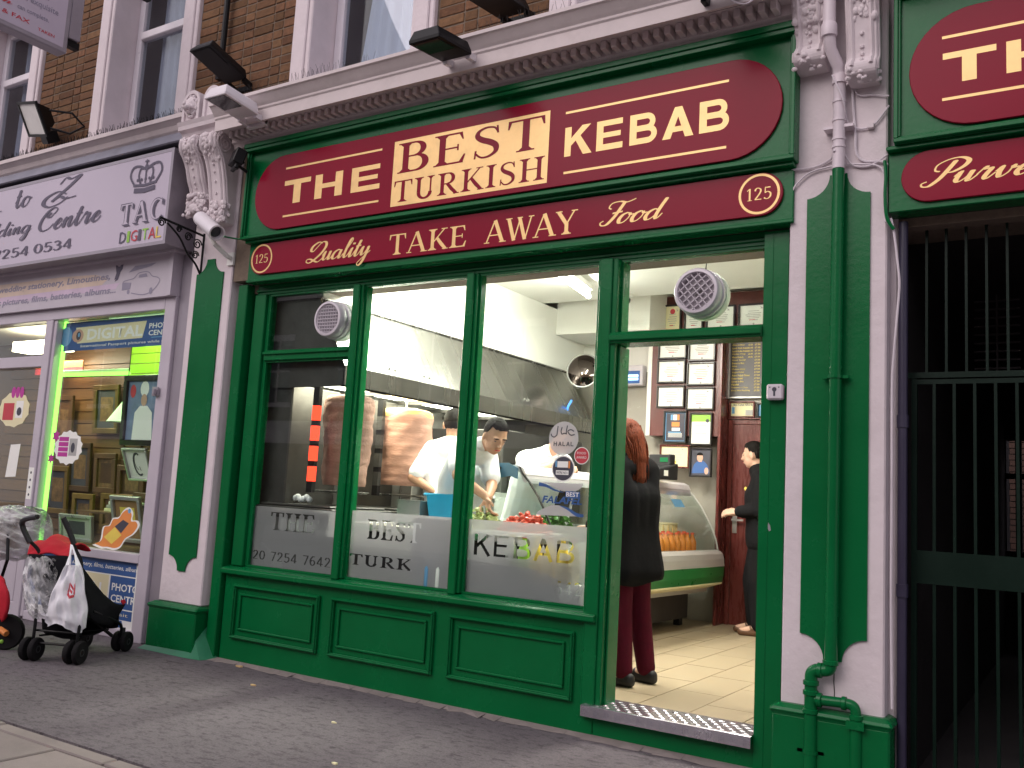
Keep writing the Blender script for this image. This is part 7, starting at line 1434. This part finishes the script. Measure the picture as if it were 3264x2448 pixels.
# woman waiting at the counter
f = Vector((-.96, .28, 0)).normalized(); r = Vector((f.y, -f.x, 0)); c = Vector((-2.525, .70, 0))
J = dict(hip=(c.x, c.y, .99), chest=(c.x, c.y, 1.32), neck=(c.x-.02, c.y+.01, 1.57), head=(c.x-.065, c.y+.03, 1.70), shL=tuple(c-r*.165+Vector((0, 0, 1.50))), shR=tuple(c+r*.165+Vector((0, 0, 1.50))), elL=tuple(c-r*.185+f*.01+Vector((0, 0, 1.22))), elR=tuple(c+r*.185+f*.01+Vector((0, 0, 1.22))), wrL=tuple(c-r*.16+f*.18+Vector((0, 0, 1.12))), wrR=tuple(c+r*.16+f*.18+Vector((0, 0, 1.12))), knL=(c.x+.0, c.y-.075, FZ+.47), knR=(c.x+.05, c.y+.09, FZ+.47), anL=(c.x+.055, c.y-.115, FZ+.07), anR=(c.x+.115, c.y+.10, FZ+.07), toL=(c.x-.12, c.y-.10, FZ+.03), toR=(c.x-.05, c.y+.14, FZ+.03))
t, P = person('woman with long red hair in a black coat and burgundy trousers standing in the doorway', J, f, (0, 0, 1), 'skin_pale', 'hair_red', None, [(J['wrL'], f, (0, 0, -1), .4, .9, -1), (J['wrR'], f, (0, 0, -1), .4, .9)], hairfn=1)
hd = P['head']; hc, hf, hu, hl, Rm = hd; H = []
rr = random.Random(5)
H = [(hc-hf*.015+hu*.045, .098, hc-hf*.04, .10), (hc-hf*.05+hu*.02, .085, hc-hf*.095-hu*.12, .075), (hc-hf*.09-hu*.10, .072, hc-hf*.115-hu*.24, .058), (hc-hf*.115-hu*.22, .056, hc-hf*.13-hu*.36, .024)]
for i in range(26):
    a = rr.uniform(-1.25, 1.25); p = hc+hu*rr.uniform(.02, .09)-hf*(.07*math.cos(a))+hl*.095*math.sin(a); q = hc-hf*(.11+rr.uniform(-.02, .03))+hl*.075*math.sin(a)-hu*rr.uniform(.18, .40); mid = (p+q)/2-hf*.02+hl*rr.uniform(-.015, .015); H += [(p, .02, mid, .018), (mid, .018, q, .007)]
put(rm(H, [(hc+hu*.03-hf*.012, (.092, .108, .112), Rm)], .006, 1), 'hair', 'hair_red', t)
m = MB()
for i in range(90):
    a = rr.uniform(-1.35, 1.35); p = hc+hu*rr.uniform(.0, .10)-hf*(.095*math.cos(a))+hl*.105*math.sin(a); q = hc-hf*(.13+rr.uniform(-.02, .03))+hl*.085*math.sin(a)-hu*rr.uniform(.12, .40); mid = (p+q)/2-hf*.028+hl*rr.uniform(-.02, .02); m.tube(spline([p, mid, q], 5), [.0038]*8+[.003, .002, .001], 4, False)
m.build('hair_strands', 'hair_red', t, smooth=True)
S = grow(P['torso'], .026)
for sd in 'LR': a = P['arms'][sd]; S += [(a[0][0], .082, a[0][2], .072), (a[1][0], .072, lerp(a[1][0], a[1][2], .85), .056)]
for o in (-.09, -.06, -.03, 0, .03, .06, .09): S += [(Vector(J['chest'])+P['ax']*o*.9, .118, Vector((c.x+.01, c.y, .87))+P['ax']*o*1.3, .142)]
coat = rm(S, (), .011, 9)
for v in coat.vertices:      # open bell of the coat: flare the hem and cut it level
    if v.co.z < 1.05:
        k = (1.05-v.co.z)*.36; dx, dy = v.co.x-c.x, v.co.y-c.y; v.co.x += dx*k; v.co.y += dy*k
        an = math.atan2(dy, dx); v.co.x += .012*math.cos(an)*math.sin(an*5+1)*k*2; v.co.y += .012*math.sin(an)*math.sin(an*5+1)*k*2; v.co.z = max(v.co.z, .795+.02*math.sin(an*2))
put(coat, 'coat', 'cloth_coat', t); trousers(t, P, J, 'cloth_burgundy', .012, 1.3); shoes(t, P, J, 'shoe_black')
# man in black by the back door
f = Vector((-.97, -.2, 0)).normalized(); r = Vector((f.y, -f.x, 0)); c = Vector((-2.585, 3.72, 0))
J = dict(hip=(c.x, c.y, 1.08), chest=(c.x-.02, c.y, 1.42), neck=(c.x-.05, c.y, 1.655), head=(c.x-.10, c.y, 1.80), shL=tuple(c-r*.19+Vector((0, 0, 1.57))), shR=tuple(c+r*.19+Vector((0, 0, 1.57))), elL=tuple(c-r*.235-f*.01+Vector((0, 0, 1.30))), elR=tuple(c+r*.235-f*.02+Vector((0, 0, 1.30))), wrL=tuple(c-r*.17+f*.22+Vector((0, 0, 1.27))), wrR=tuple(c+r*.12+f*.23+Vector((0, 0, 1.26))), **legs_std(c.x-.02, c.y, f.x, f.y, step=.03))
t, P = person('man in black pullover and dark trousers standing by the brown door', J, (-.97, -.1, -.12), (0, 0, 1), 'skin_pale', 'hair_dark', None, [(J['wrL'], f+Vector((0, 0, -.1)), (.2, .6, -.6), .6, 1, -1), (J['wrR'], f, (0, -.6, -.5), .6)])
shirt(t, P, J, 'cloth_black', 1.82, .026, hem=(c.x, c.y, 1.02), collar=False); trousers(t, P, J, 'cloth_charcoal', .024, 1.6); shoes(t, P, J, 'shoe_brown')
m = MB(front(c.y-.31)); m.flat([(-2.80, 1.44), (-2.77, 1.44), (-2.775, 1.475), (-2.792, 1.478)], 0) if False else None
m = MB(); m.ball((-2.705, 3.585, 1.485), 1, 8, 6, (.014, .006, .018)); m.build('badge', 'print_yellow', t, smooth=True)

# ================================================================ pushchairs on the pavement
bg_ = thing('pushchair', 'black umbrella pushchair with a red hood and crumpled rain cover', 'pushchair', (-6.05, -.65, 0))
ca, sa = math.cos(R(24.15)), math.sin(R(24.15)); O = Vector((-6.0, -.935, 0))
def L(x, y, z):      # the frame leans over towards its left as it rises
    q = max(0, z-.33); return (O.x+x*ca-y*sa-.62*q, O.y+x*sa+y*ca+.12*q, z)
def tb_(pts, r, name, mat='black_metal', n=8, par=None): m = MB(); m.tube(pts, r, n); return m.build(name, mat, par or bg_, smooth=True)
HL, HRt = L(-.155, .0, .62), L(.155, .02, .62)
tb_(spline([L(.17, .42, .13), L(-.02, .20, .36), L(-.165, .02, .52), (-6.30, -.93, .70), (-6.375, -.98, .80), (-6.42, -1.01, .89), (-6.37, -1.03, .935), (-6.20, -1.04, .965)], 6), .0125, 'frame_tube')
tb_(spline([L(-.17, .42, .13), L(.02, .20, .36), L(.165, .04, .52), (-6.0, -.80, .66), (-6.065, -.82, .76), (-6.095, -.86, .88), (-6.11, -.90, .965)], 6), .0125, 'frame_tube')
tb_(spline([(-6.36, -.975, .775), (-6.415, -1.01, .885), (-6.37, -1.03, .935), (-6.20, -1.04, .965)], 6), .019, 'handle', 'black_plastic'); tb_([(-6.07, -.825, .785), (-6.095, -.86, .88), (-6.112, -.905, .968)], .019, 'handle', 'black_plastic')
for sx_ in (-1, 1):
    tb_(spline([L(sx_*.165, .05, .56), L(sx_*.165, .01, .30), L(sx_*.16, .0, .09)], 5), .011, 'rear_leg'); tb_(spline([L(sx_*.16, .16, .33), L(sx_*.165, .40, .25), L(sx_*.165, .53, .19), L(sx_*.16, .555, .10)], 5), .011, 'front_leg')
tb_([L(-.16, .0, .12), L(.16, .0, .12)], .008, 'axle'); tb_([L(-.16, .02, .20), L(.16, .02, .20)], .008, 'axle'); tb_([L(-.15, .05, .16), L(.15, .40, .18)], .007, 'cross_brace'); tb_([L(.15, .05, .16), L(-.15, .40, .18)], .007, 'cross_brace')
axd = Vector((ca, sa, 0))
def wheel(x, y, rad, par=bg_, wdt=.034):
    p = Vector(L(x, y, rad)); m = MB(); m.lathe([(rad*.62, -wdt/2), (rad*.93, -wdt/2), (rad, -wdt*.25), (rad, wdt*.25), (rad*.93, wdt/2), (rad*.62, wdt/2)], p, axd, 22); wl = m.build('wheel', 'rubber', par, smooth=True)
    m = MB(); m.lathe([(rad*.64, -wdt*.3), (rad*.55, -wdt*.42), (rad*.2, -wdt*.55), (rad*.2, wdt*.55), (rad*.55, wdt*.42), (rad*.64, wdt*.3)], p, axd, 18); m.build('hub', 'black_plastic', wl, smooth=True)
for sx_ in (-1, 1):
    for d_ in (-.034, .034): wheel(sx_*.162+d_, .0, .078); wheel(sx_*.162+d_, .575, .072)
    tb_([L(sx_*.162-.05, 0, .078), L(sx_*.162+.05, 0, .078)], .008, 'axle'); m = MB(); p = L(sx_*.162, .565, .12); m.lathe([(.02, 0), (.02, .05)], p, (0, 0, 1), 8); m.build('castor', 'black_plastic', bg_)
# seat cloth: back, base, calf rest, side wings
def sheet(P, nu, nv, name, mat, par, th=.010, wob=.0, seed=0, smooth=True):
    rr = random.Random(seed); n0, n1 = len(P), len(P[0]); cols = [spline([P[i][j] for i in range(n0)], nu) for j in range(n1)]; rows = [spline([cols[j][i] for j in range(n1)], nv) for i in range(len(cols[0]))]; a, b = len(rows), len(rows[0]); vs = []; fs = []
    ph = [rr.uniform(0, 6) for _ in range(8)]
    for i in range(a):
        for j in range(b):
            p = rows[i][j]; w_ = wob*(math.sin(i*.9+ph[0]+j*.4)+math.sin(j*1.3+ph[1]-i*.6)+.8*math.sin(i*2.1-j*1.7+ph[2])+rr.uniform(-.6, .6)); vs.append(p+Vector((w_*.6, -w_*.6, w_*.5)))
    for i in range(a-1):
        for j in range(b-1): fs.append((i*b+j, i*b+j+1, (i+1)*b+j+1, (i+1)*b+j))
    m = MB(); m.add(vs, fs); o = m.build(name, mat, par, smooth=smooth)
    if th: md = o.modifiers.new('thickness', 'SOLIDIFY'); md.thickness = th; md.offset = 0
    return o
sheet([[L(-.15, -.02, .70), L(0, -.05, .70), L(.15, -.02, .70)], [L(-.155, .05, .45), L(0, .02, .43), L(.155, .05, .45)], [L(-.155, .14, .28), L(0, .12, .26), L(.155, .14, .28)], [L(-.155, .40, .36), L(0, .40, .33), L(.155, .40, .36)], [L(-.15, .50, .30), L(0, .52, .28), L(.15, .50, .30)], [L(-.14, .53, .17), L(0, .55, .16), L(.14, .53, .17)]], 5, 4, 'seat', 'fabric_black', bg_, .014, .003, 2)
for sx_ in (-1, 1): sheet([[L(sx_*.165, .02, .68), L(sx_*.165, .10, .62)], [L(sx_*.17, .08, .46), L(sx_*.17, .26, .46)], [L(sx_*.17, .14, .28), L(sx_*.17, .42, .36)], [L(sx_*.165, .40, .20), L(sx_*.165, .56, .34)]], 5, 4, 'seat_side', 'fabric_black', bg_, .010, .003, 4+sx_)
sheet([[L(-.15, .06, .27), L(0, .04, .26), L(.15, .06, .27)], [L(-.14, .10, .17), L(0, .09, .15), L(.14, .10, .17)], [L(-.14, .34, .17), L(0, .34, .15), L(.14, .34, .17)], [L(-.15, .40, .25), L(0, .40, .24), L(.15, .40, .25)]], 5, 4, 'basket', 'fabric_black', bg_, .008, .004, 9)
sheet([[L(.172, .50, .37), L(.174, .545, .375)], [L(.172, .52, .34), L(.174, .56, .35)]], 3, 3, 'trim', 'fabric_red', bg_, .006)
# red hood
P = []
for i in range(6):
    a = R(18+i*26); P.append([L(x, .11-.14*math.cos(a)*1.0, .66+(.17 if abs(x) < .1 else .12)*math.sin(a)) for x in (-.165, -.10, 0, .10, .165)])
sheet(P, 4, 4, 'hood', 'fabric_red', bg_, .010, .004, 12)
# crumpled rain cover hanging at the back of the seat
sheet([[L(-.16, -.03, .68), L(-.08, -.06, .68), L(.0, -.06, .69), L(.07, -.02, .66)], [L(-.20, -.05, .55), L(-.12, -.10, .55), L(-.03, -.09, .55), L(.05, -.04, .52)], [L(-.21, -.05, .42), L(-.13, -.10, .40), L(-.05, -.09, .41), L(.02, -.04, .42)], [L(-.20, -.02, .31), L(-.13, -.06, .29), L(-.05, -.05, .30), L(.01, .0, .33)]], 7, 7, 'rain_cover', 'plastic_clear', bg_, 0, .011, 3, smooth=False)
# carrier bag hung on the right handle
cbg = thing('carrier_bag', 'white plastic carrier bag with a red mark hanging on the pushchair handle', 'bag', (-5.95, -.9, .4))
def bagpt(u, v, side):
    # u across 0..1, v down 0..1
    top = .655; bot = .235+.03*math.sin(u*5); wv = .050+.085*min(1, v*1.5)**.8-(.02 if v > .93 else 0); x = (u-.5)*2*wv; th = .060*math.sin(math.pi*u)**.7*min(1, .25+v*1.3)*(1 if v < .9 else .8); z = top+(bot-top)*v
    k = .010*math.sin(u*19+v*3)*(1-v*.5)+.006*math.sin(u*31-v*11)+.005*math.sin(v*17+u*8)
    b = Vector((-5.925-.015*v, -.905, z)); ux = Vector((.80, .60, 0)); un = Vector((.60, -.80, 0)); return b+ux*x+un*(side*(th+.004)+k)
m = MB(); nu, nv = 26, 26
for side in (-1, 1):
    vs = [bagpt(i/nu, j/nv, side) for j in range(nv+1) for i in range(nu+1)]; fs = []
    for j in range(nv):
        for i in range(nu): q = (j*(nu+1)+i, j*(nu+1)+i+1, (j+1)*(nu+1)+i+1, (j+1)*(nu+1)+i); fs.append(q if side < 0 else q[::-1])
    m.add(vs, fs)
m.build('body', 'bag_white', cbg, smooth=True)
for side in (-1, 1):
    for u in (.14, .80): 
        a, b = bagpt(u-.10, .0, side), bagpt(u+.13, .0, side); tp = Vector((-6.068, -.835, .785)); q = MB(); mid0, mid1 = (a+tp)/2+Vector((.0, -.005, .0)), (b+tp)/2; q.add([a, b, mid0*.75+mid1*.25, mid1*.75+mid0*.25, tp+Vector((-.012, -.012, -.0)), tp+Vector((.014, -.01, -.004))], [(0, 1, 3, 2), (2, 3, 5, 4)]); q.build('handle', 'bag_white', cbg, smooth=True)
# red printed mark on the bag's street side
def bagsurf(u, v, d=.0035): p = bagpt(u, v, 1); return p+Vector((.60, -.80, 0))*d
def bagpatch(quad, name='print', mat='print_red'):
    q = MB(); n = 6; vs = []
    for j in range(n+1):
        for i in range(n+1):
            s_, t_ = i/n, j/n; u = (quad[0][0]*(1-s_)+quad[1][0]*s_)*(1-t_)+(quad[3][0]*(1-s_)+quad[2][0]*s_)*t_; v = (quad[0][1]*(1-s_)+quad[1][1]*s_)*(1-t_)+(quad[3][1]*(1-s_)+quad[2][1]*s_)*t_; vs.append(bagsurf(u, v))
    q.add(vs, [(j*(n+1)+i, j*(n+1)+i+1, (j+1)*(n+1)+i+1, (j+1)*(n+1)+i) for j in range(n) for i in range(n)]); q.build(name, mat, cbg)
for quad in (((.52, .30), (.55, .27), (.53, .47), (.49, .44)), ((.56, .28), (.68, .35), (.68, .39), (.56, .32)), ((.69, .30), (.73, .26), (.73, .45), (.69, .43)), ((.50, .44), (.60, .47), (.60, .53), (.50, .49)), ((.61, .47), (.72, .44), (.72, .48), (.61, .52)), ((.57, .37), (.66, .40), (.66, .44), (.57, .41))): bagpatch(quad)

p2 = thing('pushchair', 'second pushchair cut off at the left edge with a big spoked wheel', 'pushchair', (-6.8, -.9, 0))
wc = Vector((-6.615, -.92, .125)); wax = Vector((.62, -.78, 0)); m = MB(); rad = .125
m.lathe([(rad*.72, -.022), (rad*.92, -.024), (rad, -.012), (rad, .012), (rad*.92, .024), (rad*.72, .022)], wc, wax, 26); wl = m.build('wheel', 'rubber', p2, smooth=True)
m = MB(); u = wax.cross(Vector((0, 0, 1))).normalized()
for k in range(3):
    a = k*2*math.pi/3+.6; d_ = u*math.cos(a)+Vector((0, 0, 1))*math.sin(a); m.tube([wc+d_*.02, wc+d_*rad*.74], [.022, .014], 6)
m.lathe([(.03, -.028), (.03, .028)], wc, wax, 12); m.build('spokes', 'black_plastic', wl)
m = MB(); m.tube([wc+wax*.03+Vector((-.12, -.02, .05)), wc+wax*.035+Vector((.03, 0, -.005))], .022, 8); m.build('fork', 'print_orange', p2, smooth=True)
m = MB(); m.ball(wc+wax*.03+Vector((-.02, 0, -.065)), .016, 8, 5); m.build('reflector', 'neon_green' if False else 'print_green', p2)
sheet([[(-6.920, -.95, .55), (-6.820, -.98, .56), (-6.670, -.96, .50)], [(-6.920, -.95, .42), (-6.720, -1.0, .42), (-6.565, -.96, .38)], [(-6.920, -.95, .30), (-6.720, -.98, .28), (-6.585, -.95, .24)], [(-6.870, -.95, .18), (-6.770, -.96, .17), (-6.670, -.95, .17)]], 5, 5, 'seat', 'fabric_red', p2, .02, .004, 7)
cov = []
for i, (zz, rx, ry, ox) in enumerate(((1.0, .05, .05, 0), (.985, .16, .16, -.01), (.91, .24, .22, -.01), (.80, .26, .25, -.02), (.68, .25, .24, -.05), (.60, .20, .2, -.10))): cov.append([(-7.03+ox+rx*math.cos(a), -.68+ry*math.sin(a), zz) for a in [j*math.pi/4-2.4 for j in range(9)]])
sheet(cov, 6, 5, 'rain_cover', 'plastic_clear', p2, 0, .010, 6, smooth=False)
m = MB(); m.tube([(-6.95, -.85, .3), (-6.75, -.9, .62), (-6.98, -.8, .95)], .012, 6); m.tube([(-6.8, -.9, .5), (-6.66, -.92, .14)], .012, 6); m.build('frame_tube', 'black_metal', p2)
